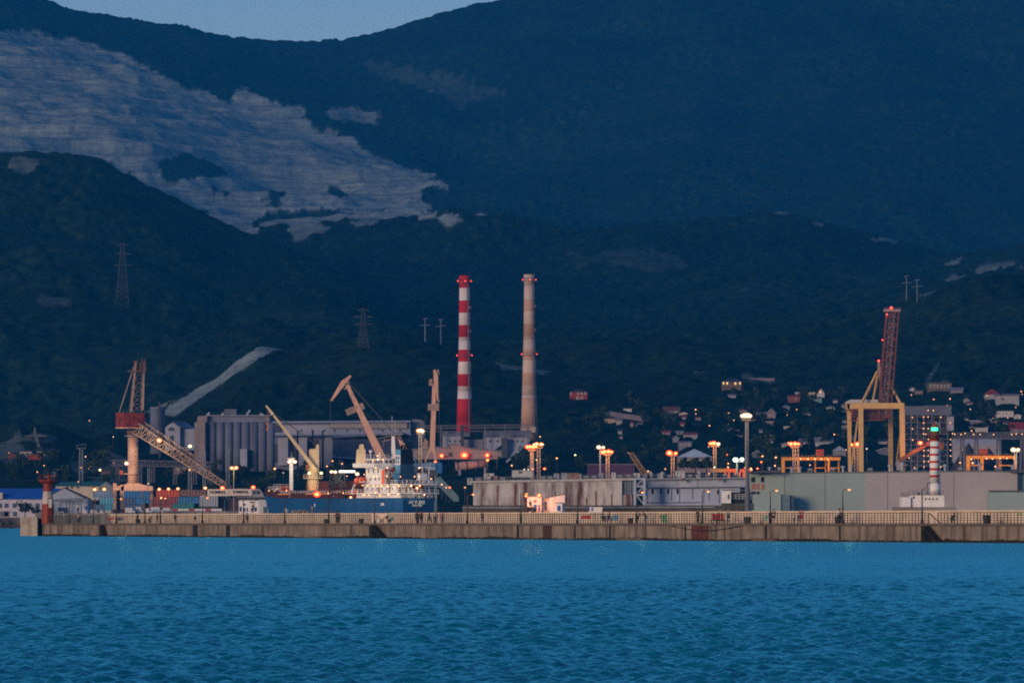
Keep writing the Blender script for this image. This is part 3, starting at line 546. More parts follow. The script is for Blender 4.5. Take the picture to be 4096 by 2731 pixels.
G=[(279,'stand','white','jeans','person in a white top at the left start of the parapet',0,.3),(289,'stand','dark','black','person in dark clothes beside the one in white at the left end of the pier',0,-.4),
(502,'lean','dark','black','person in black bending over the railing before the portal crane',0,.2),(543,'crouch','navy','dark','person in navy crouching behind the railing before the portal crane',0,.8),(578,'stand','brown','brown','person in brown standing before the right crane legs',0,0),(667,'stand','green','dark','person in dark green right of the portal crane',0,.3),(706,'walk','white','black','walker in a white top and black trousers left of the rail wagon',0,1.4),(946,'stand','dark','black','person in black behind the railing left of the white kiosk',0,0),
(1272,'stand','white','black','person in white with black trousers, left one of the trio below the hull',0,.5),(1293,'stand','red','dark','person in a red shirt in the trio below the hull',0,-.5),(1317,'stand','black','black','person all in black right of the one in the red shirt',0,.4),
(1501,'walk','white','dark','person in white shirt and dark shorts at the stair opening below the superstructure',1,1.2),(1520,'sit','white','jeans','person in a white cap sitting behind the railing below the ship',0,0),(1590,'stand','dark','black','left one of two people in black below the ship funnel',0,.6),(1600,'walk','black','black','right one of two people in black below the ship funnel',0,-.5),
(1632,'stand','grey','grey','person in a grey shirt below the stern lettering',0,0),(1648,'stand','black','black','slim person in black below the stern lettering',1,0),(1673,'walk','dark','dark','person in dark clothes walking left of the white-shirted one at the stern',0,1.),(1685,'stand','white','dark','person in a white shirt right of the stern lettering',0,.4),(1702,'stand','pink','brown','person in pink right of the group below the stern',0,0),
(1878,'stand','dark','black','lone person in black before the left end of the rusty dock',0,.2),(2333,'walk','grey','black','walker in a grey shirt and black shorts right of the light blue graffiti',1,1.3),(2367,'walk','grey','dark','walker in grey with a dark cap ahead of the bin',0,1.3),(2462,'walk','white','black','walker with a black backpack and black shorts beside the green graffiti',1,-1.5),(2530,'lean','brown','blue','person in brown with blue trousers leaning on the railing by a lamp post',0,-1.2),
(2748,'stand','black','dark','person in black holding a bicycle',0,.6),(2782,'lean','grey','jeans','person in grey with a white cap beside the red pedal carts',0,1.),(2845,'walk','grey','dark','pale-haired person on the right of the red pedal carts',0,-.8),
(3001,'stand','dark','skirt','person in a dark top and red skirt',1,.2),(3021,'stand','navy','navy','person in navy with raised elbow right of the red skirt',1,-.4),(3082,'stand','white','black','small child in a white shirt and black shorts',1,0),(3113,'stand','white','jeans','person in a white shirt and jeans left of the one in red',0,.2),(3130,'stand','red','red','person in a red shirt and red shorts',1,-.3),
(3265,'walk','black','jeans','person in black reaching towards the one in white',0,-1.),(3287,'walk','white','dark','person in a white shirt and dark trousers, right one of the couple',0,1.),(3768,'crouch','dark','green','dark figure crouching at the right edge of the lighthouse stairs',0,.5),(4055,'walk','pink','grey','person in pink at the right edge of the picture',0,1.),(4073,'walk','black','black','person in black at the right edge of the picture',0,1.)]
for u,k,t_,l_,lab,sh,rz in G:
    s=.62 if 'child' in lab else (.93+.1*random.random())
    o=person(pp(u,1.2+2.2*random.random()),k,t_,l_,lab,bool(sh),(.3,.27,.22) if 'pale-haired' in lab else (.02,.015,.012),rz,s)
    if 'backpack' in lab:
        b=MB(); b.obox((0,.19,1.22),(.3,.16,.42)); me=bpy.data.meshes.new('backpack'); me.from_pydata(b.v,[],b.f); me.materials.append(None); part('backpack',me,cm('black'),o)
    if 'cap' in lab:
        J=bodies(k)[5]; b=MB(); tp=Vector(J['top']); b.sph(tp+Vector((0,0,-.02)),.125,10,6,.7); b.obox(tp+Vector((0,-.13,-.03)),(.15,.14,.02)); me=bpy.data.meshes.new('cap'); me.from_pydata(b.v,[],b.f); me.materials.append(None); part('cap',me,cm('white' if 'white' in lab else 'black'),o)
# bicycle and red pedal carts
def wheel(b,c,r,ax,n=14):
    ax=Vector(ax).normalized(); up=Vector((0,0,1)); s=ax.cross(up).normalized(); pts=[Vector(c)+s*r*math.cos(2*math.pi*k/n)+up*r*math.sin(2*math.pi*k/n) for k in range(n)]
    for k in range(n): b.bar(pts[k],pts[(k+1)%n],.035)
    for k in range(0,n,2): b.bar(c,pts[k],.012)
def bike(u):
    t=T('bicycle','dark bicycle held by the person in black on the pier','bicycle',PF(ps(u),1.6,DZ)); o=PF(ps(u),1.6,DZ); f=lambda a,z: o+Vector((a,0,z))
    for a in (-.5,.5): b=MB(); wheel(b,f(a,.34),.33,(0,1,0)); b.build('wheel',M_pole,t)
    b=MB()
    for p_,q_ in [((-.5,.34),(-.1,.32)),((-.1,.32),(.32,.78)),((-.18,.8),(.32,.78)),((-.1,.32),(-.2,.92)),((-.5,.34),(-.18,.75)),((.5,.34),(.3,.95))]: b.bar(f(*p_),f(*q_),.04)
    b.build('frame',mat('bike_paint',(.1,.1,.11),.4),t)
    b=MB(); b.obox(f(-.2,.95),(.26,.14,.05)); b.build('saddle',M_pole,t); b=MB(); b.bar(f(.3,.95)+Vector((0,-.25,.04)),f(.3,.95)+Vector((0,.25,.04)),.035); b.build('handlebar',M_pole,t)
bike(2764)
for u,lab in ((2808,'red pedal cart left of the other one, parked on the pier'),(2828,'red pedal cart right of the other one, parked on the pier')):
    o=PF(ps(u),1.8,DZ); t=T('pedal_cart',lab,'pedal cart',o,'red pedal carts'); rm=mat('cart_red',(.5,.04,.03),.5)
    b=MB(); b.obox(o+Vector((0,0,.42)),(.95,.7,.1)); b.bar(o+Vector((-.4,0,.4)),o+Vector((.62,0,.3)),.06); b.build('frame',M_pole,t)
    for dx in (-.2,.22): b=MB(); b.obox(o+Vector((dx,.1,.85)),(.36,.12,.72),.1); b.obox(o+Vector((dx,-.1,.52)),(.36,.42,.1)); b.build('seat',rm,t)
    for dx in (-.38,.42):
        for dy in (-.36,.36): b=MB(); wheel(b,o+Vector((dx,dy,.24)),.23,(0,1,0),12); b.build('wheel',M_pole,t)
# ================================================================ second mole behind the pier
white=mat('white_wall',(.72,.71,.70),.8,var=.12,scale=.5,streak=.25,streakcol=(.35,.3,.26)); glassd=mat('dark_window',(.02,.025,.035),.15,var=0)
bluedoor=mat('blue_door',(.02,.09,.3),.5); roofdark=mat('dark_roof',(.06,.055,.06),.8); steel=mat('grey_steel',(.28,.29,.3),.5,var=.15,scale=1.); dsteel=mat('dark_steel',(.07,.075,.085),.6,var=.2,scale=1.)
peach=mat('peach_paint',(.62,.36,.25),.6,var=.14,scale=.5,streak=.35,streakcol=(.2,.1,.07)); rust=mat('rusty_red',(.26,.055,.035),.8,var=.25,scale=.6,streak=.3,streakcol=(.08,.03,.02)); yellow=mat('crane_yellow',(.58,.38,.15),.6,var=.12,scale=.5,streak=.2,streakcol=(.2,.12,.06))
YM=1050; mz=3.95
b=MB(); b.box(X(150,YM),X(5200,YM),YM-5,YM+14,-2,mz); tag(b.build('mole',conc),'concrete mole behind the pier carrying the kiosks and the lighthouse','mole')
YB=YM+18
t=T('breakwater_wall','low dark grey wall with a pale pipe on it behind the mole','wall',(X(2400,YB),YB,0)); b=MB(); b.box(X(1850,YB),X(2960,YB),YB,YB+4,-2,Z(2020,YB)); b.build('wall',dconc,t)
b=MB(); b.tube((X(1850,YB),YB-.4,Z(2030,YB)),(X(2860,YB),YB-.4,Z(2028,YB)),.09,n=6); b.build('pipe',mat('pale_pipe',(.35,.42,.45),.5),t)
def pfx(u,py,Y): return P(u,py,Y)
# white control house with lamps
t=T('control_house','white flat-roofed control house with blue doors and two orange lamps on the mole','house',(X(2180,YM),YM,mz))
b=MB(); b.box(X(2109,YM),X(2166,YM),YM-1,YM+4,mz,Z(1986,YM)); b.build('wall',white,t)
b=MB(); b.box(X(2166.2,YM),X(2199,YM),YM+.4,YM+4,mz,Z(1991,YM)); b.build('wall',white,t)
b=MB(); b.prism([(X(2199.2,YM),YM-.5,mz),(X(2259,YM),YM-.5,mz),(X(2259,YM),YM-.5,Z(1977,YM)),(X(2199.2,YM),YM-.5,Z(1986,YM))],(0,5,0)); b.build('wall',white,t)
b=MB(); b.box(X(2107,YM),X(2200,YM),YM-1.2,YM+4.2,Z(1986,YM),Z(1984,YM)); b.prism([(X(2199,YM),YM-.7,Z(1985.7,YM)),(X(2260,YM),YM-.7,Z(1976.5,YM)),(X(2260,YM),YM-.7,Z(1975,YM)),(X(2199,YM),YM-.7,Z(1983.9,YM))],(0,5.3,0)); b.build('roof',roofdark,t)
b=MB(); b.box(X(2222,YM),X(2249,YM),YM-1.6,YM-.5,mz,Z(2011,YM)); b.build('porch',white,t); b=MB(); b.box(X(2220.5,YM),X(2250.5,YM),YM-1.8,YM-.4,Z(2011,YM),Z(2009,YM)); b.build('porch_roof',mat('brown_roof',(.2,.12,.1),.8),t)
win(t,2229,2021,2240,2042,YM-1.62,bluedoor,'door'); win(t,2135,1998,2145,2008,YM-1.02,mat('brown_window',(.15,.08,.06),.4)); win(t,2135,2017,2146,2040,YM-1.02,bluedoor,'door'); win(t,2153,2017,2158,2040,YM-1.02,bluedoor,'door'); win(t,2177,2005,2186,2038,YM+.38,mat('teal_door',(.05,.13,.16),.5),'door')
b=MB(); b.tube(P(2222,1981,YM+2),P(2222,1972,YM+2),.12); b.sph(P(2222,1970,YM+2),.2); b.build('vent',dsteel,t)
for u,v,r in ((2156,1980,6.5),(2104,1983,4.5)):
    lamp(u,v,YM-1.6,r,E_OR(),t); b=MB(); b.bar(P(u,v+2,YM-1.5),P(u+(4 if u<2110 else 0),v+9,YM-1),.1); b.build('bracket',dsteel,t); light(u,v+1,YM-2.2,(1,.3,.12),650,.3,-.5)
t=T('shed','low white shed with blue door frames right of the control house','shed',(X(2380,YM),YM,mz)); b=MB(); b.box(X(2355,YM),X(2410,YM),YM,YM+3,mz,Z(2026,YM)); b.build('wall',white,t); b=MB(); b.box(X(2354,YM),X(2411,YM),YM-.2,YM+3.2,Z(2026,YM),Z(2024.5,YM)); b.build('roof',dsteel,t); win(t,2351,2027,2356,2043,YM,bluedoor,'door'); win(t,2366,2030,2371,2042,YM,bluedoor)
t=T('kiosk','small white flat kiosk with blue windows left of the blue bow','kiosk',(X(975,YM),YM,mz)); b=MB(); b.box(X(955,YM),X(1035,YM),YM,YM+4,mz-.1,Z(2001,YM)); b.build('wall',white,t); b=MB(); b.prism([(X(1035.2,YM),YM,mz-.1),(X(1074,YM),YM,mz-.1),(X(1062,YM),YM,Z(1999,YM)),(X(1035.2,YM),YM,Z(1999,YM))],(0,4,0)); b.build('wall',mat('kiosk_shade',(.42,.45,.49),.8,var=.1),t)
for u0,v0,u1,v1,n_ in [(958,2025,965,2045,'door'),(973,2030,980,2046,'window'),(986,2029,990,2044,'window'),(1003,2031,1008,2046,'window'),(1017,2028,1026,2044,'window'),(973,2013,980,2021,'window')]: win(t,u0,v0,u1,v1,YM,mat('blue_pane',(.03,.07,.2),.4),n_)
win(t,1053,2026,1066,2050,YM,mat('teal_door',(.05,.13,.16),.5),'door')
b=MB(); b.tube(P(1022,2002,YM+1.5),P(1022,1996,YM+1.5),.35); b.build('roof_unit',dsteel,t)
# umbrella, people on the mole, bench slabs, boulders
def mo(u,dy=-3.5): return Vector((X(u,YM+dy),YM+dy,mz))
o=person(mo(1012),'umbrella','black','black','person in black standing under an umbrella before the white kiosk',rz=.3)
h=o.location+Vector((-.17,-.27,1.5)); t=T('umbrella','dark purple umbrella held over the person in black','umbrella',h); b=MB(); b.bar(h-Vector((0,0,.15)),h+Vector((0,0,.62)),.03); b.build('shaft',M_pole,t)
b=MB(); n_=10; c0=h+Vector((0,0,.68)); ring=[h+Vector((.62*math.cos(2*math.pi*k/n_),.62*math.sin(2*math.pi*k/n_),.42)) for k in range(n_)]; mid=[h+Vector((.36*math.cos(2*math.pi*k/n_),.36*math.sin(2*math.pi*k/n_),.6)) for k in range(n_)]
b.add([c0]+mid+ring,[(0,1+k,1+(k+1)%n_) for k in range(n_)]+[(1+k,1+n_+k,1+n_+(k+1)%n_,1+(k+1)%n_) for k in range(n_)]); b.build('canopy',mat('umbrella_cloth',(.035,.03,.09),.7),t)
person(mo(1146),'crouch','white','white','person in white bending down on the mole before the blue hull',rz=-1.); person(mo(1248),'stand','grey','grey','person in grey standing on the mole before the hull',rz=.2,s=.9); person(mo(312),'stand','white','black','person in a white shirt at the foot of the red and white beacon',rz=.4)
o=person(mo(2121,-4)+Vector((0,0,1.15)),'sit','dark','black','dark figure sitting on the stone heap left of the control house',rz=.5)
b=MB(); r=random.Random(2)
for k in range(26): b.obox(mo(2112,-3.2)+Vector((r.uniform(-1.,1.1),r.uniform(-.6,.6),r.uniform(.1,1.0))),(r.uniform(.4,.9),r.uniform(.4,.8),r.uniform(.3,.6)),r.random()*3)
tag(b.build('stone_heap',dconc),'dark stone heap left of the control house','stone heap')
for u0,u1,lab in ((1200,1330,'dark slab bench on the mole before the ship hull'),(2005,2070,'brown slab lying on the mole left of the control house'),(2440,2480,'rusty plank on the mole right of the white shed')):
    t=T('slab_bench',lab,'bench',mo((u0+u1)/2)); b=MB(); b.box(X(u0,YM-3),X(u1,YM-3),YM-3.6,YM-2.6,mz+.38,mz+.5); b.build('seat',mat('dark_wood',(.07,.05,.04),.8),t)
    for q_ in (u0+6,u1-6): b=MB(); b.box(X(q_-3,YM-3),X(q_+3,YM-3),YM-3.5,YM-2.7,mz,mz+.38); b.build('leg',dconc,t)
b=MB()
for k in range(16): b.obox(mo(1195,-3.3)+Vector((r.uniform(-1.6,1.6),0,r.uniform(.05,.5))),(r.uniform(.5,.9),.6,r.uniform(.3,.45)),r.random())
tag(b.build('stone_heap',conc),'heap of pale stones before the hull right of the crouching person','stone heap')
# ---------------------------------------------------------------- lighthouse on the right
Y=YM+2; t=T('lighthouse','red and white striped lighthouse with a green light on a white building','lighthouse',(X(3738,Y),Y,mz))
zr=lambda v: Z(v,Y)
b=MB(); b.box(X(3640,Y),X(3774,Y),Y-2,Y+4,mz,zr(1979)); b.build('base_house',white,t)
b=MB(); b.box(X(3603,Y),X(3639,Y),Y-2.5,Y+3,mz,zr(1988)); b.build('annex',white,t)
b=MB(); b.box(X(3637,Y),X(3776,Y),Y-2.2,Y+4.2,zr(1979),zr(1977.5)); b.build('roof',dsteel,t)
b=MB(); b.box(X(3575,Y),X(3820,Y),Y-3.2,Y+5,mz,zr(2027)); b.build('plinth',conc,t)
b=MB(); c=P(3738,1979,Y+.6); b.tube(c,P(3738,1930,Y+.6),1.15,1.05,16); b.build('tower_base',white,t,True)
st=[(zr(1930),(.72,.71,.7))]; v=1928; 
bands=[(1908,(.6,.6,.58)),(1899,(.5,.03,.03)),(1880,(.75,.75,.74)),(1871,(.5,.03,.03)),(1851,(.75,.75,.74)),(1842,(.5,.03,.03)),(1822,(.75,.75,.74)),(1813,(.5,.03,.03)),(1793,(.75,.75,.74)),(1784,(.5,.03,.03)),(1765,(.75,.75,.74)),(1700,(.45,.05,.015))]
b=MB(); b.tube(P(3738,1930,Y+.6),P(3738,1757,Y+.6),19.5*sc(Y),17.6*sc(Y),24); b.build('tower',zbands('lighthouse_stripes',[(zr(a_),c_) for a_,c_ in bands],.55,.06),t,True)
b=MB(); b.tube(P(3738,1757,Y+.6),P(3738,1744,Y+.6),19*sc(Y),26*sc(Y),16); b.tube(P(3738,1744,Y+.6),P(3738,1738,Y+.6),28*sc(Y),28*sc(Y),16); b.build('gallery',mat('red_dark',(.10,.025,.018),.7),t,True)
b=MB()
for k in range(14): a_=2*math.pi*k/14; q_=P(3738,1738,Y+.6)+Vector((math.cos(a_)*28*sc(Y),math.sin(a_)*28*sc(Y),0)); b.bar(q_,q_+Vector((0,0,1.)),.05); q2=P(3738,1738,Y+.6)+Vector((math.cos(a_+.449)*28*sc(Y),math.sin(a_+.449)*28*sc(Y),0)); b.bar(q_+Vector((0,0,1.)),q2+Vector((0,0,1.)),.05)
b.build('gallery_railing',dsteel,t)
b=MB(); b.tube(P(3738,1738,Y+.6),P(3738,1722,Y+.6),16*sc(Y),15*sc(Y),12); b.build('lantern_room',mat('lantern_red',(.2,.04,.02),.7),t,True)
b=MB(); b.tube(P(3738,1722,Y+.6),P(3738,1710,Y+.6),13*sc(Y),13*sc(Y),12); b.build('light',E_GR(),t,True); light(3738,1716,Y-1,(.1,1,.5),45,.3,-.6)
b=MB(); b.tube(P(3738,1710,Y+.6),P(3738,1692,Y+.6),16*sc(Y),3*sc(Y),12); b.tube(P(3738,1692,Y+.6),P(3736,1668,Y+.6),1.5*sc(Y),.8*sc(Y),6); b.build('lantern_roof',rust,t)
b=MB()
for u0,u1,vt,vb in ((3605,3637,1988,1970),(3637,3774,1979,1962)):
    for k in range(9): uu=u0+(u1-u0)*k/8; b.bar(P(uu,vb,Y-1.8),P(uu,vt,Y-1.8),.05)
    for v_ in (vb,(vb+vt)/2): b.bar(P(u0,v_,Y-1.8),P(u1,v_,Y-1.8),.05)
b.build('roof_railing',dsteel,t)
for u in (3702,3717,3731,3747): win(t,u-3,1991.5,u+3,1997.5,Y-2.02,mat('red_pane',(.08,.02,.02),.3))
win(t,3652,1984,3657,1993,Y-2.02,glassd); b=MB(); b.tube(P(3675,1977,Y),P(3675,1969,Y),.3); b.build('roof_vent',dsteel,t)
b=MB(); b.bar(P(3711,1979,Y-.3),P(3711,1930,Y-.3),.18); b.bar(P(3711,1930,Y-.3),P(3765,1930,Y-.3),.12); b.build('ladder',dsteel,t)
# ---------------------------------------------------------------- red and white beacon at the pier's left end
bp_=PF(2.5,4.,DZ); Y=bp_.y; t=T('beacon','orange-red and white octagonal beacon tower with a wide gallery on the pier head','beacon',bp_); cx=lambda v: P(191,v,Y)
bb=[(1985,(.14,.03,.02)),(2013,(.3,.05,.02)),(1964,(.7,.7,.66)),(1800,(.42,.06,.015))]
b=MB(); b.tube((X(191,Y),Y,DZ),P(191,2014,Y),24.6*sc(Y), 22.9*sc(Y),8); b.build('lower_tower',mat('beacon_red',(.2,.025,.01),.6,var=.2),t); b=MB(); b.tube(P(191,2014,Y),P(191,1964,Y),22.4*sc(Y), 18.9*sc(Y),8); b.build('white_band',mat('beacon_white',(.4,.37,.33),.8,var=.2,scale=1.,streak=.3),t); b=MB(); b.tube(P(191,1964,Y),P(191,1933,Y),18.8*sc(Y), 17.2*sc(Y),8); b.build('upper_tower',mat('beacon_red',(.2,.025,.01)),t)
b=MB(); b.tube(P(191,1933,Y),P(191,1924,Y),24*sc(Y),35*sc(Y),10); b.tube(P(191,1924,Y),P(191,1919,Y),37*sc(Y),37*sc(Y),10); b.build('gallery',mat('beacon_red',(.2,.025,.01)),t)
b=MB(); b.tube(P(195,1919,Y),P(195,1899,Y),9*sc(Y),8*sc(Y),8); b.build('lantern',mat('beacon_red',(.2,.025,.01)),t)
b=MB()
for k in range(12): a_=2*math.pi*k/12; c=P(191,1919,Y); q_=c+Vector((math.cos(a_)*36*sc(Y),math.sin(a_)*36*sc(Y),0)); a2=a_+2*math.pi/12; q2=c+Vector((math.cos(a2)*36*sc(Y),math.sin(a2)*36*sc(Y),0)); u_=Vector((0,0,.9)); b.bar(q_,q_+u_,.06); b.bar(q_+u_,q2+u_,.05); b.bar(q_+u_*.5,q2+u_*.5,.04)
b.build('gallery_railing',mat('beacon_dark',(.1,.025,.02),.7),t)
b=MB(); b.pbox(207,1905,220,1918,Y-.9,.1); b.build('panel',mat('dark_panel',(.03,.04,.06),.3),t); win(t,194,1990,207,2030,Y-25*sc(Y),mat('pale_grey',(.4,.4,.4),.7),'door'); win(t,194,1989,207,1996,Y-25.6*sc(Y),mat('ochre',(.12,.09,.04),.7),'door_hood')
# ================================================================ floating docks
rustdock=mat('rusty_white',(.5,.47,.43),.85,var=.16,scale=.22,streak=.95,streakcol=(.10,.045,.035),stretch=.14)
bluedock=mat('pale_blue_dock',(.36,.41,.50),.8,var=.12,scale=.2,streak=.4,streakcol=(.1,.14,.24),stretch=.04)
greendock=mat('green_grey_dock',(.27,.345,.32),.85,var=.12,scale=.06,streak=.1,streakcol=(.12,.17,.16),stretch=.1); greydock=mat('warm_grey_dock',(.36,.335,.33),.85,var=.12,scale=.06,streak=.12,streakcol=(.18,.15,.15),stretch=.1)
Y=1750
t=T('floating_dock','rusty white floating dock wing behind the control house','floating dock',(X(2200,Y),Y,0))
b=MB(); b.prism([(X(1893,Y),Y,0),(X(2488,Y),Y,0),(X(2488,Y),Y,Z(1920,Y)),(X(1893,Y),Y,Z(1931,Y))],(0,14,0)); b.build('side_wall',rustdock,t)
b=MB(); b.prism([(X(1885,Y),Y,Z(1931,Y)),(X(2545,Y),Y,Z(1920,Y)),(X(2545,Y),Y,Z(1911,Y)),(X(1885,Y),Y,Z(1922,Y))],(0,14,0)); 
for v in b.v[:]: pass
b.v=[(x,y-.5,z) if y<Y+1 else (x,y,z) for x,y,z in b.v]; b.build('top_deck',mat('dock_edge',(.42,.4,.36),.8),t)
b=MB(); b.pbox(2489,1922,2538,1976,Y+1,10); b.build('recess_panel',mat('teal_panel',(.13,.17,.19),.8),t); b=MB(); b.pbox(2489,1977,2528,2040,Y+.5,10); b.build('rust_apron',rustdock,t)
for u in (2504,2522): b=MB(); b.bar(P(u,1922,Y+.8),P(u,1976,Y+.8),.12); b.build('frame_post',steel,t)
for u,v0,v1 in ((2383,1962,2020),(2446,1975,2022),(2345,1990,2018),(2060,1935,2020),(1990,1940,2020)): b=MB(); b.bar(P(u,v0,Y-.1),P(u,v1,Y-.1),.3,.2); b.build('rubbing_strake',rust,t)
b=MB()
for k in range(60): u=1900+640*k/59; zt=Z(1922-11*(u-1885)/660,Y); q_=Vector((X(u,Y+1),Y+1,zt)); b.bar(q_,q_+Vector((0,0,1.1)),.07); 
for h_ in (.55,1.1): b.bar((X(1900,Y+1),Y+1,Z(1922,Y)+h_),(X(2540,Y+1),Y+1,Z(1911,Y)+h_),.06)
b.build('deck_railing',steel,t)
t=T('floating_dock','pale blue floating dock wing with dark slots in the middle','floating dock',(X(2750,Y),Y,0)); Y2=Y+6
b=MB(); b.prism([(X(2582,Y2),Y2,0),(X(2960,Y2),Y2,0),(X(2960,Y2),Y2,Z(1946,Y2)),(X(2582,Y2),Y2,Z(1950,Y2))],(0,12,0)); b.build('side_wall',bluedock,t)
b=MB(); b.prism([(X(2560,Y2),Y2+1.5,Z(1951,Y2)),(X(2985,Y2),Y2+1.5,Z(1947,Y2)),(X(2985,Y2),Y2+1.5,Z(1914,Y2)),(X(2560,Y2),Y2+1.5,Z(1919,Y2))],(0,10,0)); b.build('upper_wall',bluedock,t)
b=MB(); b.prism([(X(2575,Y2),Y2-.8,Z(1953,Y2)),(X(2965,Y2),Y2-.8,Z(1949,Y2)),(X(2965,Y2),Y2-.8,Z(1945.5,Y2)),(X(2575,Y2),Y2-.8,Z(1949.5,Y2))],(0,3,0)); b.build('walkway',dsteel,t)
b=MB(); b.prism([(X(2560,Y2),Y2-.1,Z(1919,Y2)),(X(2990,Y2),Y2-.1,Z(1913,Y2)),(X(2990,Y2),Y2-.1,Z(1908,Y2)),(X(2560,Y2),Y2-.1,Z(1914,Y2))],(0,12,0)); b.build('top_deck',steel,t)
for u in (2610,2644,2672,2710,2872): win(t,u-4,1954 if u<2800 else 1958,u+4,1975,Y2,mat('slot_dark',(.012,.014,.018),.8),'opening')
for u in (2732,2880): b=MB(); b.pbox(u-3.5,1912,u+3.5,1924,Y2-.9,.7); b.build('bollard',rust,t)
for u,v1 in ((2590,2012),(2645,2010),(2655,2012),(2685,2000),(2718,2012),(2770,1996),(2815,2012),(2836,2000),(2876,2012)): b=MB(); b.bar(P(u,1954,Y2-.08),P(u,v1,Y2-.08),.16); b.build('seam_strake',mat('seam_blue',(.09,.13,.22),.8),t)
b=MB(); b.tube(P(2583,2010,Y2-.3),P(2800,2008,Y2-.3),.14,n=6); b.build('pipe',mat('seam_blue',(.09,.13,.22)),t)
b=MB()
for k in range(44): u=2560+420*k/43; zt=Z(1914-6*k/43,Y2); q_=Vector((X(u,Y2+1),Y2+1,zt)); b.bar(q_,q_+Vector((0,0,1.05)),.07)
b.bar(P(2560,1900,Y2+1),P(2980,1894,Y2+1),.06); b.build('deck_railing',steel,t)
t=T('gangway_tower','pale blue steel gangway tower between the two docks','tower',(X(2560,Y-2),Y-2,0)); b=MB()
for u in (2539,2577): b.bar(P(u,2035,Y-2),P(u,1911,Y-2),.8,.8)
for v in (1914,1944,1978): b.bar(P(2539,v,Y-2),P(2580,v,Y-2),.5,.5)
b.bar(P(2545,1978,Y-2),P(2575,2018,Y-2),.3); b.bar(P(2541,1944,Y-2),P(2576,1914,Y-2),.3); b.bar(P(2541,1978,Y-2),P(2576,1944,Y-2),.3); b.build('frame',bluedock,t); b=MB(); b.pbox(2548,1918,2572,1940,Y-1.5,2); b.build('cabin',dsteel,t); b=MB(); b.pbox(2582,1962,2594,1982,Y-2,2); b.build('box',mat('seam_blue',(.09,.13,.22)),t)
Y3=1700
t=T('floating_dock','huge smooth dock wall, green at its left and warm grey at its right','floating dock',(X(3500,Y3),Y3,0))
b=MB(); b.prism([(X(3040,Y3),Y3,0),(X(3460,Y3),Y3,0),(X(3460,Y3),Y3,Z(1886,Y3)),(X(3095,Y3),Y3,Z(1890,Y3)),(X(3040,Y3),Y3,Z(1898,Y3))],(0,15,0)); b.build('green_side',greendock,t)
b=MB(); b.prism([(X(3460.1,Y3),Y3,0),(X(4073,Y3),Y3,0),(X(4073,Y3),Y3,Z(1893,Y3)),(X(4062,Y3),Y3,Z(1884,Y3)),(X(3900,Y3),Y3,Z(1881,Y3)),(X(3460.1,Y3),Y3,Z(1886,Y3))],(0,15,0)); b.build('grey_side',greydock,t)
b=MB(); b.prism([(X(4073.1,Y3),Y3+2,0),(X(4700,Y3),Y3+2,0),(X(4700,Y3),Y3+2,Z(1890,Y3)),(X(4073.1,Y3),Y3+2,Z(1895,Y3))],(0,13,0)); b.build('end_side',greendock,t)
b=MB()
for a_,c_ in (((3040,1900),(3095,1892)),((3095,1892),(3460,1888)),((3460,1888),(3900,1883)),((3900,1883),(4062,1886)),((4062,1886),(4073,1895))): b.bar(P(a_[0],a_[1],Y3-.1),P(c_[0],c_[1],Y3-.1),.3,.35)
b.build('rim',mat('dock_edge2',(.13,.14,.14),.7),t)
b=MB(); b.prism([(X(2985,Y3),Y3-4,Z(1886,Y3)),(X(3115,Y3),Y3-4,Z(1879,Y3)),(X(3118,Y3),Y3-4,Z(1891,Y3)),(X(2985,Y3),Y3-4,Z(1889,Y3))],(0,14,0)); b.build('canopy',dsteel,t)
b=MB(); b.pbox(4040,1876,4200,1889,Y3-2.2,2); b.build('canopy',dsteel,t)
b=MB(); b.pbox(2986,1893,3039,1992,Y3+2,8); b.build('stair_house',greendock,t)
for u0,u1,v0,v1,c in [(3005,3020,1907,1928,'slot_dark'),(3044,3057,1907,1928,'slot_dark'),(3006,3021,1934,1957,'orange_glow'),(3026,3040,1934,1957,'orange_glow'),(3046,3058,1934,1957,'orange_glow'),(3006,3022,1965,1976,'slot_dark'),(3026,3040,1965,1976,'slot_dark')]: win(t,u0,v0,u1,v1,(Y3 if u1>3040 else Y3+2),emis('orange_glow',(1,.22,.05),.16) if c=='orange_glow' else mat('slot_dark',(.012,.014,.018)),'opening')
b=MB(); b.pbox(3008,1977,3124,2045,Y3-8,6); b.build('annex',greendock,t); b=MB(); b.pbox(3124.2,1977,3160,2045,Y3-7.5,5); b.build('annex',mat('slate_annex',(.12,.17,.2),.8),t); b=MB(); b.pbox(3160.4,1981,3176,2045,Y3-7,5); b.build('annex',mat('dark_teal',(.05,.08,.12),.8),t)
b=MB(); b.pbox(3955,1967,4300,2040,Y3-7,6); b.build('annex',greendock,t); b=MB(); b.pbox(3960,1960,4300,1966.5,Y3-7.3,6); b.build('annex_roof',dsteel,t)
for u in (3137,3300,3550,3760,3815): b=MB(); b.bar(P(u,1893,Y3-.04),P(u,2040,Y3-.04),.12,.1); b.build('seam_strake',mat('dock_edge2',(.13,.14,.14)),t)
b=MB(); b.bar(P(4071,1895,Y3-.1),P(4071,1960,Y3-.1),.3); b.build('seam_strake',dsteel,t)
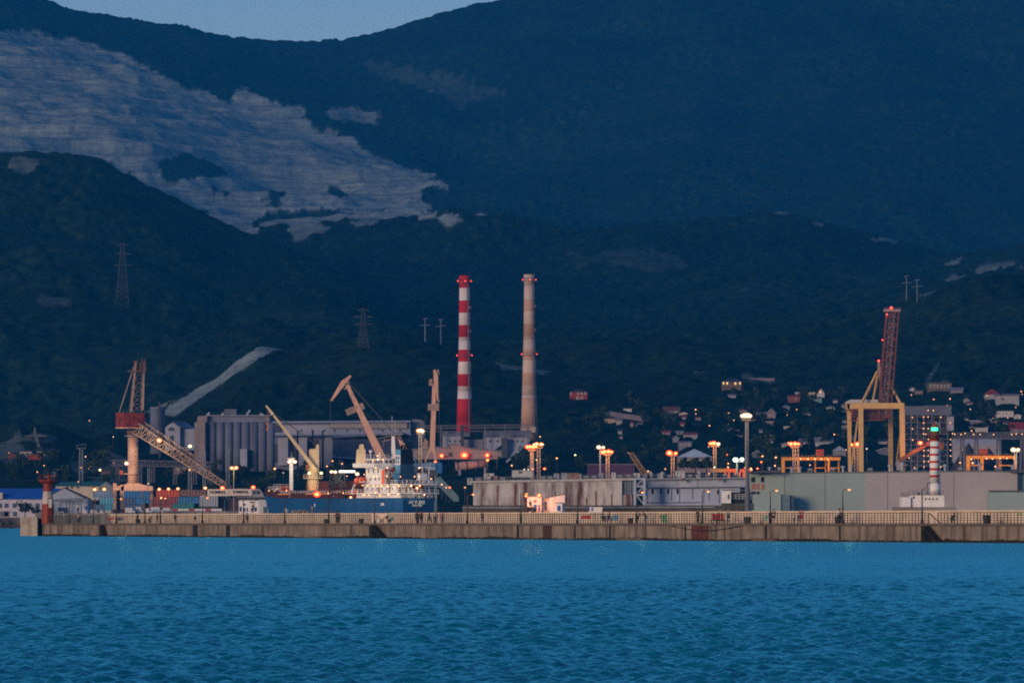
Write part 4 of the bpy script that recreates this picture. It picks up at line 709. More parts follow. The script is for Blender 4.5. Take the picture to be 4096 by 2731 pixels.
# white gate cabin with black glazed strip at the mast foot
Y=1400; t=T('gate_cabin','white box cabin with a long glazed balcony at the foot of the tall mast','cabin',(X(2920,Y),Y,0)); b=MB(); b.pbox(2888,1961,2924,2012,Y,4); b.build('wall',white,t); b=MB(); b.pbox(2924.2,1968,3010,2012,Y+1,4); b.build('balcony',mat('slot_dark',(.012,.014,.018)),t); b=MB(); b.pbox(2890,1958,3010,1961,Y-.3,5); b.build('roof',conc,t)
for k in range(6): win(t,2927+14*k,1975,2938+14*k,1995,Y+1,mat('pale_frame',(.45,.47,.47),.5)); win(t,2929+14*k,1977,2936+14*k,1983,Y+.86,glassd,'pane'); win(t,2929+14*k,1985,2936+14*k,1993,Y+.86,glassd,'pane')
win(t,2911,1976,2917,1996,Y,mat('ochre',(.12,.09,.04))); b=MB(); b.pbox(2890,2012.2,3016,2040,Y+.5,5); b.build('plinth',mat('mossy',(.06,.075,.05),.9,var=.4,scale=.8),t)
# clutter on top of the docks
cl=[('deck_house',2216,2236,1894,1916,'grey_blue'),('deck_house',2245,2268,1892,1915,'grey_blue'),('deck_house',2270,2318,1893,1915,'rustbox'),('deck_house',2318,2326,1896,1915,'grey_blue'),('deck_house',2396,2412,1892,1912,'grey_blue'),('deck_house',2446,2463,1890,1912,'pale'),('deck_house',2535,2560,1892,1908,'pale'),('deck_house',2590,2604,1892,1913,'grey_blue'),('deck_house',2588,2606,1886,1913,'pale'),('deck_house',2629,2650,1895,1912,'pale'),('deck_house',2702,2722,1884,1911,'pale'),('deck_house',2724,2740,1882,1911,'pale'),('deck_house',1936,1976,1893,1925,'pale'),('deck_house',1868,1890,1912,1935,'grey_blue'),('deck_house',2048,2130,1881,1905,'pale'),('deck_house',1962,1990,1904,1924,'rustbox')]
cm_={'grey_blue':(.25,.3,.34),'pale':(.42,.44,.43),'rustbox':(.22,.12,.07)}
nm=['small','squat','narrow','square','weathered','boxy']
for k,(n_,u0,u1,v0,v1,c) in enumerate(cl):
    Yc=1755 if u0<2560 else 1762
    lab={'grey_blue':'grey-blue','pale':'pale','rustbox':'rusty brown'}[c]+' '+nm[k%6]+' deck house on the '+('rusty white' if u0<2560 else 'pale blue')+' dock, '+['left of the light mast pair','just right of the light mast pair','beside two grey boxes','hugging the brown box','left of the orange four-lamp mast','right of the orange four-lamp mast','under the yellow jib','at the jib foot','behind the gangway tower','left of the two-lamp mast','right of the two-lamp mast','tallest one right of the two-lamp mast','at the left end','on the corner by the ship','below the orange lamps','beside the left end box'][k]
    t=T(n_,lab,'deck house',(X((u0+u1)/2,Yc),Yc,Z(v1,Yc))); b=MB(); b.pbox(u0,v0,u1,v1+3,Yc+2,2.5); b.build('wall',mat('box_'+c,cm_[c],.8,var=.2,scale=.8,streak=.3),t); b=MB(); b.pbox(u0-1.5,v0-1.5,u1+1.5,v0-.2,Yc+1.8,3); b.build('roof',steel,t); win(t,(u0*2+u1)/3,v0+4,(u0+u1)/2,v0+11,Yc+2,glassd)
for k,(u,v0,v1,lab) in enumerate([(2606,1891,1912,'left of the yellow jib foot'),(2650,1886,1912,'between the jib and the two-lamp mast'),(2798,1883,1910,'tall one mid pale blue dock'),(2790,1896,1911,'short one beside the tall mushroom vent'),(3079,1867,1888,'above the dark canopy'),(3118,1868,1886,'left of the orange-lit gantry crane'),(3166,1866,1886,'under the left part of the orange-lit gantry crane'),(3200,1866,1886,'small one under the orange-lit gantry crane'),(3372,1862,1885,'rounded one left of the yellow crane leg'),(3405,1862,1885,'rounded one at the yellow crane leg'),(3560,1856,1885,'at the middle leg of the yellow crane'),(3610,1848,1885,'at the right leg of the yellow crane'),(3780,1856,1884,'right of the lighthouse tower'),(3920,1850,1882,'below the second orange gantry'),(4050,1858,1882,'at the right end of the grey dock')]):
    Yc=1762 if u<3000 else 1708; t=T('deck_vent','pale mushroom ventilator on the dock roof '+lab,'ventilator',(X(u,Yc),Yc,Z(v1,Yc)),'ventilators on the dock roofs'); h_=v1-v0; s_=sc(Yc)
    b=MB(); b.tube(P(u,v1+4,Yc),P(u,v0+h_*.35,Yc),4.5*s_,4*s_,10); b.build('shaft',mat('vent_paint',(.36,.4,.42),.7,var=.15),t); b=MB(); b.tube(P(u,v0+h_*.35,Yc),P(u,v0+h_*.15,Yc),8.5*s_,9*s_,12); b.tube(P(u,v0+h_*.15,Yc),P(u,v0,Yc),9*s_,4*s_,12); b.build('cap',mat('vent_paint',(.36,.4,.42)),t)
for k,(u,Yc,v) in enumerate([(1915,1755,1925),(1950,1755,1924),(2010,1755,1922),(2172,1755,1919),(2200,1755,1918),(2345,1755,1916),(2375,1755,1915),(2480,1755,1913),(2515,1755,1912),(2680,1762,1912),(2760,1762,1911),(2830,1762,1909),(2900,1762,1908),(2945,1762,1908),(3240,1708,1887),(3330,1708,1886),(3480,1708,1885),(3660,1708,1884),(3840,1708,1883),(3990,1708,1883)]):
    t=T('mooring_winch','small dark mooring winch on a dock roof','winch',(X(u,Yc),Yc,Z(v,Yc)),'winches on the dock roofs'); b=MB(); b.obox(P(u,v-2,Yc),(1.8,1.2,.7)); b.build('bed',dsteel,t); b=MB(); q_=P(u,v-8,Yc); b.tube(q_-Vector((.7,0,0)),q_+Vector((.7,0,0)),.45,n=10); b.build('drum',steel,t)
# lattice jib crane on the docks
t=T('jib_crane','small ochre lattice jib leaning left on the dock roof','crane',P(2585,1905,1765)); b=MB(); b.lattice(P(2585,1905,1765),P(2524,1813,1765),1.6,1.2,9,.12,chord=.2); b.bar(P(2526,1815,1765),P(2509,1809,1765),.5); b.build('jib',mat('ochre_steel',(.32,.2,.09),.6),t); b=MB(); b.pbox(2578,1893,2606,1908,1764,3); b.build('cab',steel,t)
# ================================================================ left portal crane
Y=2200; t=T('portal_crane','peach portal crane with a red machine house and a lattice jib lowered rightwards','crane',P(530,2055,Y)); s=sc(Y)
for u0,u1,v0,v1,dy in ((452,466,1932,2040,0),(481,496,1938,2040,-4),(566,580,1958,2045,7),(596,611,1944,2040,3)):
    b=MB(); b.pbox(u0,v0,u1,v1+14,Y+dy,14*s*.9); b.build('leg',peach,t); b=MB(); b.pbox(u0-3,2036,u1+3,2058,Y+dy-.5,2.4); b.build('bogie',mat('bogie_brown',(.12,.07,.05),.8),t)
b=MB(); b.poly([(484,1950),(484,1946),(511,1933),(553,1933),(611,1946),(611,1962),(484,1962)],Y-4,1.6); b.poly([(452,1950),(452,1946),(511,1934),(553,1934),(596,1946),(596,1960),(452,1960)],Y+7,1.6); b.build('portal_beam',peach,t)
b=MB(); b.poly([(452,1951),(484,1951),(484,1960),(452,1960)],Y-2,9); b.poly([(595.5,1951),(611,1951),(611,1961),(595.5,1961)],Y-2,9); b.pbox(505,1932,560,1942,Y-2,8); b.build('portal_beam',peach,t)
b=MB(); b.tube(P(532,1938,Y+1),P(532,1750,Y+1),20.5*s,20.5*s,20); b.build('column',peach,t,True); b=MB(); b.tube(P(532,1900,Y+1),P(532,1897,Y+1),21.2*s,n=20); b.build('column_band',mat('bogie_brown',(.12,.07,.05)),t)
b=MB(); b.tube(P(532,1750,Y+1),P(532,1722,Y+1),21*s,27*s,14); b.build('slew_ring',mat('bogie_brown',(.12,.07,.05)),t); b=MB(); b.tube(P(532,1745,Y+1),P(532,1742,Y+1),34*s,n=14); b.build('walkway',steel,t)
hc=P(521,1680,Y+1); yaw=math.radians(33)
b=MB(); b.obox(hc,(98*s,60*s,56*s),yaw); b.build('machine_house',mat('house_red',(.22,.03,.016),.7,var=.2,scale=.5,streak=.25),t); b=MB(); b.obox(hc-Vector((0,0,31*s)),(100*s,62*s,5*s),yaw); b.build('house_floor',peach,t); b=MB(); b.obox(hc+Vector((0,0,29.5*s)),(101*s,63*s,3*s),yaw); b.build('house_roof',roofdark,t)
b=MB(); rt=hc+Vector((0,0,31*s))
for k in range(7): 
    dx=(-49+98*k/6)*s; q_=rt+Vector((dx*math.cos(yaw)+30*s*math.sin(yaw),dx*math.sin(yaw)-30*s*math.cos(yaw),0)); b.bar(q_,q_+Vector((0,0,.9)),.08)
b.build('roof_railing',steel,t)
b=MB(); p=hc+Vector((-49.3*s*math.cos(yaw)-2*s*math.sin(yaw)+0,-49.3*s*math.sin(yaw),-4*s)); b.obox(p,(.2,9*s,26*s),yaw); b.build('door',mat('door_dark',(.1,.02,.015),.7),t); b=MB(); p2=p+Vector((10*s*math.sin(yaw)*-1,0,0)); b.obox(hc+Vector((-49.3*s*math.cos(yaw)+14*s*math.sin(yaw),-49.3*s*math.sin(yaw)-14*s*math.cos(yaw),2*s)),(.2,8*s,12*s),yaw); b.build('window',glassd,t)
apex=[P(545,1442,Y-1),P(576,1442,Y+3)]
old=mat('weathered_steel',(.3,.22,.17),.7,var=.25,scale=.8)
b=MB(); 
for a_,c_ in ((P(526,1646,Y-2),P(544,1450,Y-1)),(P(519,1646,Y+5),P(542,1450,Y+1)),(P(572,1640,Y),P(577,1450,Y+1)),(P(566,1640,Y+6),P(570,1450,Y+4))): b.bar(a_,c_,.55)
for k in range(5): v=1480+34*k; u0=541-k*3.3; b.bar(P(u0,v,Y),P(576-k*1.4,v,Y+2),.22); b.bar(P(u0,v,Y),P(575-k*1.4,v+34,Y+2),.18); b.bar(P(576-k*1.4,v,Y+2),P(u0-3,v+34,Y),.18)
b.build('a_frame',old,t)
b=MB(); b.bar(P(477,1648,Y),P(540,1452,Y),.4); b.build('back_stay',old,t)
b=MB(); b.pbox(535,1443,550,1484,Y-1,3); b.pbox(552,1448,566,1484,Y,3); b.pbox(571,1445,583,1484,Y,3); b.bar(P(511,1484,Y-1.5),P(583,1484,Y-1.5),.45); b.bar(P(511,1481,Y-1.5),P(511,1486,Y+3),.3); b.bar(P(563,1452,Y),P(570,1434,Y),.3); b.bar(P(573,1450,Y),P(581,1436,Y),.3); b.bar(P(545,1448,Y),P(552,1440,Y),.4); b.build('sheave_head',mat('bogie_brown',(.12,.07,.05)),t)
j0=P(545,1712,Y-3); j1=P(905,1945,Y-8)
b=MB(); b.lattice(j0,P(900,1940,Y-8),4.2,2.0,22,.2,chord=.36); b.build('jib',old,t)
b=MB(); b.lattice(P(576,1696,Y-1),P(780,1830,Y-5),1.6,1.2,12,.13,chord=.2); b.bar(P(780,1830,Y-5),P(912,1945,Y-8),.16); b.build('jib_tie',old,t)
b=MB(); b.obox(P(907,1950,Y-8),(3.6,2.2,1.8),.2); b.bar(P(880,1955,Y-8),P(930,1958,Y-8),.4); b.build('jib_head',dsteel,t)
for u,v,r,e in ((637,1761,9,E_WA()),(506,1853,7.5,E_WH())): lamp(u,v,Y-7,r,e,t); b=MB(); b.pbox(u-r*.9,v-r-2,u+r*.9,v-r,Y-7.4,1); b.build('lamp_hood',dsteel,t)
light(506,1853,Y-8,(1,.85,.6),2500); light(637,1764,Y-9,(1,.7,.35),2500)
# machine counterweight cab on the column
b=MB(); b.pbox(478,1880,492,1898,Y-1,3); b.build('operator_cab',rust,t); b=MB(); b.bar(P(490,1894,Y),P(515,1894,Y),.3); b.build('cab_bracket',peach,t)
# ================================================================ two peach luffing cranes behind the ship
def boxboom(b,p,q,w0,w1,h0=None,h1=None):
    p=Vector(p); q=Vector(q); d=(q-p).normalized(); a=d.cross(Vector((0,1,0))).normalized(); c=Vector((0,1,0))
    h0=h0 or w0; h1=h1 or w1
    b.hexa([p-a*w0/2-c*h0/2,p+a*w0/2-c*h0/2,p+a*w0/2+c*h0/2,p-a*w0/2+c*h0/2,q-a*w1/2-c*h1/2,q+a*w1/2-c*h1/2,q+a*w1/2+c*h1/2,q-a*w1/2+c*h1/2])
Y=2180; s=sc(Y)
t=T('luffing_crane','peach luffing crane leaning left with a bent fly jib over the ship bridge','crane',P(1525,1900,Y))
b=MB(); boxboom(b,P(1531,1840,Y),P(1387,1536,Y),34*s,13*s); b.build('boom',peach,t)
b=MB(); boxboom(b,P(1372,1532,Y-.6),P(1325,1602,Y-.6),20*s,8*s,1.2,.8); boxboom(b,P(1374,1530,Y-.6),P(1403,1502,Y-.6),20*s,7*s,1.2,.8); boxboom(b,P(1365,1538,Y-.62),P(1380,1522,Y-.62),16*s,18*s,1.1,1.1); b.build('fly_jib',peach,t)
b=MB(); b.bar(P(1371,1546,Y),P(1401,1536,Y),.4,2.5); b.bar(P(1373,1535,Y-1.3),P(1402,1528,Y-1.3),.1); b.tube(P(1390,1530,Y-1),P(1390,1530,Y+1),8*s,n=12); b.build('head_platform',old,t)
b=MB(); b.bar(P(1385,1650,Y-.5),P(1455,1622,Y-.5),.35,2.5); b.bar(P(1383,1640,Y-1.7),P(1425,1622,Y-1.7),.1); b.bar(P(1385,1650,Y-1.7),P(1383,1640,Y-1.7),.1); b.bar(P(1420,1636,Y-1.7),P(1420,1624,Y-1.7),.1); b.build('boom_platform',old,t)
b=MB(); b.bar(P(1322,1600,Y-.6),P(1318,1815,Y-.6),.14); b.bar(P(1317,1815,Y-.6),P(1317,1826,Y-.6),.6); b.sph(P(1322,1602,Y-.6),.5); b.build('hoist_rope',dsteel,t)
b=MB(); 
for a_,c_ in (((1402,1540),(1600,1760)),((1410,1545),(1615,1770)),((1455,1640),(1598,1800))): b.bar(P(*a_,Y),P(*c_,Y+2),.16)
b.build('luffing_ropes',dsteel,t)
b=MB(); boxboom(b,P(1618,1798,Y+3),P(1594,1744,Y+3),22*s,12*s); b.bar(P(1594,1748,Y+3),P(1510,1770,Y+1),.3); b.build('counter_lever',peach,t); b=MB(); b.pbox(1520,1838,1620,1900,Y+3,8); b.build('machine_house',mat('peach_dark',(.34,.22,.16),.7),t)
for q_ in (1528,1570,1612): b=MB(); b.pbox(q_-6,1900.2,q_+6,2062,Y+3,2); b.build('leg',steel,t)
t=T('luffing_crane','peach luffing crane standing upright with a forked foot right of the ship funnel','crane',P(1735,1850,Y))
b=MB(); b.poly([(1718,1800),(1725,1640),(1730,1530),(1741,1530),(1744,1640),(1739,1800)],Y,2.); b.poly([(1718,1800.1),(1739,1800.1),(1748,1845),(1741,1847),(1732,1812),(1727,1803),(1720,1808),(1703,1847),(1697,1845),(1711,1815)],Y,2.); b.build('boom',peach,t)
b=MB(); b.poly([(1733,1480),(1742,1478),(1752,1505),(1753,1600),(1748,1603),(1741,1560),(1735,1520)],Y-.8,.8); b.build('fly_jib',peach,t)
b=MB(); b.tube(P(1724,1523,Y-1),P(1724,1523,Y+1.2),8*s,n=12); b.bar(P(1716,1532,Y),P(1746,1532,Y),.3,2.); b.pbox(1750,1600,1758,1608,Y-1,1.5); b.pbox(1748,1478,1756,1498,Y-.5,.8); b.bar(P(1755,1498,Y),P(1759,1605,Y),.12); b.build('sheave_head',old,t)
b=MB(); b.bar(P(1711,1628,Y-.5),P(1756,1630,Y-.5),.3,2.4); b.pbox(1747,1612,1756,1632,Y-1,.8); b.build('boom_platform',old,t)
b=MB(); b.bar(P(1757,1605,Y),P(1757,1830,Y),.1); b.bar(P(1703,1660,Y+2),P(1690,1790,Y+2),.14); b.build('hoist_rope',dsteel,t)
b=MB(); b.pbox(1690,1765,1712,1798,Y+2,3); b.poly([(1692,1770),(1700,1752),(1712,1765),(1712,1795),(1690,1795)],Y+1,1); b.build('counterweight',old,t)
b=MB(); b.pbox(1700,1848,1745,1880,Y-1,6); b.build('machine_house',mat('crane_blue',(.1,.2,.32),.6),t); b=MB(); b.pbox(1745.5,1850,1768,1892,Y-.5,5); b.build('cab',mat('cab_blue',(.02,.13,.35),.5),t); win(t,1712,1867,1740,1878,Y-1,mat('pale_blue_pane',(.25,.4,.5),.3)); b=MB(); b.pbox(1698,1880.5,1750,1905,Y,4); b.build('turntable',dsteel,t)
for q_ in (1702,1742): b=MB(); b.pbox(q_-5,1905.3,q_+5,2062,Y,3); b.build('leg',mat('portal_teal',(.12,.2,.22),.7),t)
b=MB(); b.poly([(1742,1915),(1760,1905),(1835,1985),(1835,2005),(1815,2005),(1755,1945)],Y-2,1); b.build('chute',mat('portal_teal',(.12,.2,.22)),t)
# ================================================================ yellow ship-to-shore crane with raised boom (right)
Y=2150; s=sc(Y)
t=T('gantry_crane','tall yellow gantry crane with a raised dark red lattice boom','crane',P(3505,1880,Y))
for u0,u1,ub0,ub1,v0,dy in ((3388,3407,3394,3404,1633,8),(3434,3453,3435,3454,1613,-6),(3554,3571,3555,3572,1620,8),(3598,3618,3602,3621,1613,-6)):
    w=19*s; b=MB(); b.hexa([P(ub0,1890,Y+dy),P(ub1,1890,Y+dy),P(ub1,1890,Y+dy)+Vector((0,w,0)),P(ub0,1890,Y+dy)+Vector((0,w,0)),P(u0,v0,Y+dy),P(u1,v0,Y+dy),P(u1,v0,Y+dy)+Vector((0,w,0)),P(u0,v0,Y+dy)+Vector((0,w,0))]); b.build('leg',yellow,t)
b=MB(); b.pbox(3434,1611,3616,1634,Y-6.2,1.8); b.pbox(3386,1613,3580,1636,Y+8,1.8); b.box(X(3386,Y),X(3396,Y),Y-4,Y+8,Z(1637,Y),Z(1613,Y)); b.poly([(3386,1615),(3434,1612),(3434,1633),(3392,1638)],Y-4,.6); b.pbox(3600,1613,3616,1634,Y-4.3,12.2); b.build('portal_beam',yellow,t)
b=MB(); b.poly([(3385,1612),(3385,1606),(3402,1598),(3512,1598),(3512,1610.5)],Y-2,8); b.build('machine_house',mat('machine_white',(.45,.45,.43),.7),t)
red=mat('boom_red',(.15,.05,.04),.7,var=.2,scale=.8)
b=MB(); 
for dz in (1640,1680):
    for dy in (-3,3): b.bar(P(3398,dz+2,Y+dy),P(3540,dz-2,Y+dy),.5)
for k in range(14): u=3402+10*k; b.bar(P(u,1641,Y-3),P(u+5,1680,Y-3),.25); b.bar(P(u+5,1680,Y-3),P(u+10,1641,Y-3),.25)
b.pbox(3510,1660,3558,1672,Y-4,5); b.build('main_girder',red,t)
b=MB(); b.lattice(P(3536,1668,Y-3),P(3570,1243,Y-3),47*s,47*s,15,.26,hv=(0,1,0),chord=.55); b.build('boom',red,t)
b=MB(); b.lattice(P(3536,1668,Y-3),P(3570,1243,Y-3),20*s,20*s,22,.16,hv=(.3,1,0),chord=.25); b.build('boom_walkway',mat('boom_grey',(.3,.22,.22),.7),t)
b=MB(); b.pbox(3537,1236,3602,1246,Y-6,5); b.bar(P(3537,1232,Y-5),P(3602,1232,Y-5),.12); b.build('boom_tip',mat('boom_grey',(.3,.22,.22)),t)
b=MB(); b.bar(P(3510,1486,Y),P(3449,1610,Y-5),.75); b.bar(P(3514,1486,Y+2),P(3491,1608,Y+6),.6); b.bar(P(3560,1536,Y-1),P(3602,1612,Y-5),.75); b.build('a_frame',yellow,t)
b=MB(); b.pbox(3511,1448,3519,1490,Y,1.2); b.bar(P(3517,1490,Y),P(3530,1612,Y+2),.5); b.bar(P(3519,1450,Y),P(3527,1600,Y-1),.35); b.build('apex_mast',old,t)
b=MB(); b.bar(P(3431,1668,Y+2),P(3404,1880,Y+6),.6); b.build('brace',yellow,t); b=MB(); b.bar(P(3601,1740,Y-4),P(3584,1860,Y+8),.5); b.build('brace',yellow,t)
b=MB(); b.pbox(3371,1684,3386,1690,Y-2,3); b.bar(P(3371,1680,Y-2),P(3386,1680,Y-2),.1); b.build('walkway',steel,t)
b=MB(); b.bar(P(3594,1842,Y-9),P(3722,1768,Y-9),1.0,1.3); b.build('chute_boom',mat('rust_boom',(.2,.08,.04),.8,var=.25,scale=.6),t)
b=MB(); b.pbox(3588,1840,3612,1880,Y-9,3); b.build('chute_hopper',steel,t); b=MB(); b.pbox(3758,1768,3775,1796,Y-9,3); b.bar(P(3722,1768,Y-9),P(3760,1770,Y-9),.6); b.build('chute_head',mat('rust_boom',(.2,.08,.04)),t)
for u,v,r,e in ((3565,1231,5,E_RD()),(3515,1443,4,E_RD()),(3548,1258,3,E_RD()),(3530,1360,2.5,E_RD())): lamp(u,v,Y-7,r,e,t)
lamp(3681,1771,Y-11,9,E_OR(),t); light(3681,1772,Y-11,(1,.3,.1),2500)
# ================================================================ orange-lit rubber-tyred gantries
def rtg(label,Y,x0,x1,vt,vb,legs,lamps,house=None):
    t=T('yard_gantry',label,'gantry crane',P((x0+x1)/2,vb,Y),'orange-lit yard gantries'); om=mat('gantry_orange',(.6,.27,.05),.6,var=.15)
    b=MB(); b.pbox(x0,vt,x1,vt+12,Y,1.5); b.build('beam',om,t); b=MB(); b.pbox(x0+4,vt+1,x1-4,vt+11,Y+9,1.5); b.build('beam',om,t)
    for u0,u1,dy in legs: b=MB(); b.pbox(u0,vt+12.2,u1,vb,Y+dy+.1,1.3); b.build('leg',om,t)
    b=MB()
    for k in range(0,len(legs)-1,2): b.bar(P(legs[k][0],(vt*1+vb*2)/3,Y+.6),P(legs[k+1][1],(vt+vb*2)/3,Y+.6),.3)
    b.build('sill_beam',om,t)
    b=MB(); n_=int((x1-x0)/9); 
    for k in range(n_+1): u=x0+(x1-x0)*k/n_; b.bar(P(u,vt,Y),P(u,vt-7,Y),.1)
    b.bar(P(x0,vt-7,Y),P(x1,vt-7,Y),.1); b.build('top_railing',dsteel,t)
    if house: b=MB(); b.pbox(*house,Y+2,3); b.build('trolley_house',rust,t)
    for u,v in lamps: lamp(u,v,Y-1.2,3.2,E_WA(),t); light(u,v+4,Y-2.2,(1,.36,.05),520,.4,-.6)
    return t
rtg('long orange-lit yard gantry left of the tall yellow crane',2080,3126,3362,1828,1892,[(3126,3139,0),(3189,3197,0),(3258,3264,9),(3311,3319,0),(3300,3305,9),(3352,3358,9)],[(3203,1835),(3232,1835),(3260,1835),(3285,1835),(3312,1836)],(3264,1797,3295,1826))
rtg('orange-lit yard gantry right of the lighthouse',2080,3866,4066,1822,1880,[(3866,3880,0),(3922,3934,0),(3994,4002,9),(4056,4066,0)],[(3946,1833),(3970,1834),(4000,1832),(4027,1832),(4057,1833),(3885,1836)],(3918,1795,3950,1821))
t=T('loading_frame','low orange-lit loading frame behind the pale blue dock','loading frame',P(2925,1900,2080)); om=mat('gantry_orange',(.6,.27,.05))
b=MB(); b.pbox(2843,1873,2905,1888,2080,2); b.build('beam',mat('dull_orange',(.4,.22,.08),.7),t); b=MB(); b.pbox(2905.3,1874,2948,1887,2080.2,2); b.pbox(2960,1875,2985,1888,2080.2,2); b.pbox(2990,1874,3008,1888,2080.2,2); b.build('beam',mat('gantry_vermilion',(.6,.16,.06),.6),t)
for u in (2897,2912,2936,2955,2972): b=MB(); b.pbox(u,1887.5,u+8,1912,2080,1.5); b.build('leg',mat('gantry_vermilion',(.6,.16,.06)),t)
for u,v in ((2910,1876),(2940,1876),(2973,1878),(2999,1880)): light(u,v,2077,(1,.3,.1),330,.3,-.5)
for u,v,e in ((2981,1870,E_WA()),(3003,1873,E_WA()),(3006,1877,E_WA()),(3030,1873,E_OR()),(2912,1868,E_WA())): lamp(u,v,2078,3.6,e,t)
# ================================================================ floodlight masts
def mast(label,Y,legs,plat,lamps,vb=1915,e=None,r=7,lc=(1,.35,.1),pw=3600):
    e=e or E_OR(); u0,u1,vp=plat; t=T('floodlight_mast',label,'floodlight mast',P((legs[0]+legs[-1])/2,vb,Y),'floodlight masts of the port')
    b=MB()
    for u in legs: b.bar(P(u,vb,Y),P(u,vp,Y),.26)
    n_=max(3,int((vb-vp)/14))
    for k in range(n_+1):
        v=vp+(vb-vp)*k/n_
        if len(legs)>1:
            b.bar(P(legs[0],v,Y),P(legs[-1],v,Y),.14)
            if k<n_: b.bar(P(legs[0],v,Y),P(legs[-1],v+(vb-vp)/n_,Y),.11)
    b.build('mast',mat('mast_grey',(.3,.27,.24),.6),t)
    b=MB(); b.pbox(u0,vp-1.5,u1,vp+1.5,Y-.8,1.8); b.bar(P(u0,vp-8,Y-.8),P(u1,vp-8,Y-.8),.1)
    for k in range(5): u=u0+(u1-u0)*k/4; b.bar(P(u,vp,Y-.8),P(u,vp-8,Y-.8),.09)
    b.build('platform',mat('mast_grey',(.3,.27,.24)),t)
    for L_ in lamps:
        u,v=L_[:2]; ee=L_[2] if len(L_)>2 else e; rr=(L_[3] if len(L_)>3 else r)*(1.25 if ee.name=='lamp_orange' else 1.05)
        lamp(u,v,Y-1.,rr,ee,t); b=MB(); b.pbox(u-rr*.7,v-rr*.6,u+rr*.7,v+rr*.6,Y-.5,.5); b.bar(P(u,v,Y-.3),P(u,vp,Y-.3),.12); b.build('lamp_housing',dsteel,t)
    if pw: light(sum(L_[0] for L_ in lamps)/len(lamps),lamps[0][1],Y-2.5,lc,pw,.8,-1)
    return t
mast('three-legged floodlight mast with four orange lamps before the pale chimney',1990,[2122,2127,2133],(2112,2142,1801),[(2110,1787),(2120,1786),(2134,1787),(2144,1786,None or E_OR(),5)])
mast('floodlight mast with warm white lamps right of the three-legged one',2010,[2149,2160],(2138,2168,1791),[(2136,1777,E_WH(),4.5),(2147,1775,E_WA(),7),(2165,1776,E_WA(),7),(2171,1777,E_WH(),4)])
mast('thin floodlight pole with two white lamps',2050,[2399,2402],(2392,2416,1794),[(2395,1788,E_WH(),8),(2413,1789,E_WH(),6)],lc=(1,.9,.75),pw=900)
mast('floodlight mast with a broad row of glaring orange lamps',1980,[2425,2436],(2416,2444,1819),[(2411,1808),(2418,1806),(2434,1805),(2446,1807,E_OR(),5.5)])
mast('floodlight mast with one big and one small orange lamp left of the blue hip roof',2000,[2685,2696],(2676,2706,1821),[(2677,1811,E_OR(),9),(2703,1812,E_OR(),5.5)])
mast('floodlight mast with orange and white lamps at the right end of the blue hip roof',1990,[2854,2864],(2845,2876,1785),[(2842,1773,E_OR(),6),(2855,1772,E_OR(),7.5),(2873,1775,E_WH(),7)])
mast('pole with two greenish white lamps behind the tall mast',2030,[2946,2950],(2936,2974,1846),[(2942,1838,emis('lamp_greenish',(.8,1,.8),14),9),(2968,1836,emis('lamp_greenish',(.8,1,.8)),7)],lc=(.9,1,.85),pw=1200)
mast('floodlight mast with three orange lamps left of the yellow crane',2000,[3172,3181,3193],(3164,3196,1789),[(3163,1775),(3180,1774),(3193,1775,E_OR(),5)])
mast('reddish floodlight mast inside the legs of the yellow crane',2170,[3418,3430],(3408,3438,1789),[(3429,1776,E_OR(),8),(3406,1778,E_OR(),5)])
mast('short floodlight pole with two white lamps at the right edge',2060,[4058,4066],(4046,4080,1806),[(4053,1798,E_WH(),9),(4072,1798,E_WH(),7)],vb=1880,lc=(1,.9,.75),pw=2500)
mast('floodlight pole with one big warm lamp left of the upright crane',2250,[1676,1686],(1668,1698,1734),[(1674,1722,E_WA(),8),(1683,1721,E_WH(),8),(1691,1724,E_WH(),7)],vb=2000,lc=(1,.75,.45),pw=7000)
mast('single lamp pole with two warm lamps above the white container',2130,[935],(926,946,1877),[(927,1871,E_WA(),7),(945,1870,E_WA(),7)],vb=2045,lc=(1,.7,.35),pw=1300)
mast('tall floodlight mast with one dazzling lamp head rising before the docks',1090,[2983,2991],(2968,3002,1680),[(2970,1663,E_WH(),8),(2979,1661,E_WH(),10),(2990,1661,E_WH(),10),(2999,1663,E_WH(),8)],vb=2048,lc=(1,.85,.6),pw=160)
b=MB(); b.tube(P(2992,2050,1090),P(2989,1900,1090),.55,.36,12); b.tube(P(2989,1900,1090),P(2987,1682,1090),.27,.18,12); b.build('mast_tube',mat('mast_blue',(.085,.105,.135),.5),[o for o in COL.objects if o.get('label','').startswith('tall floodlight mast')][0])
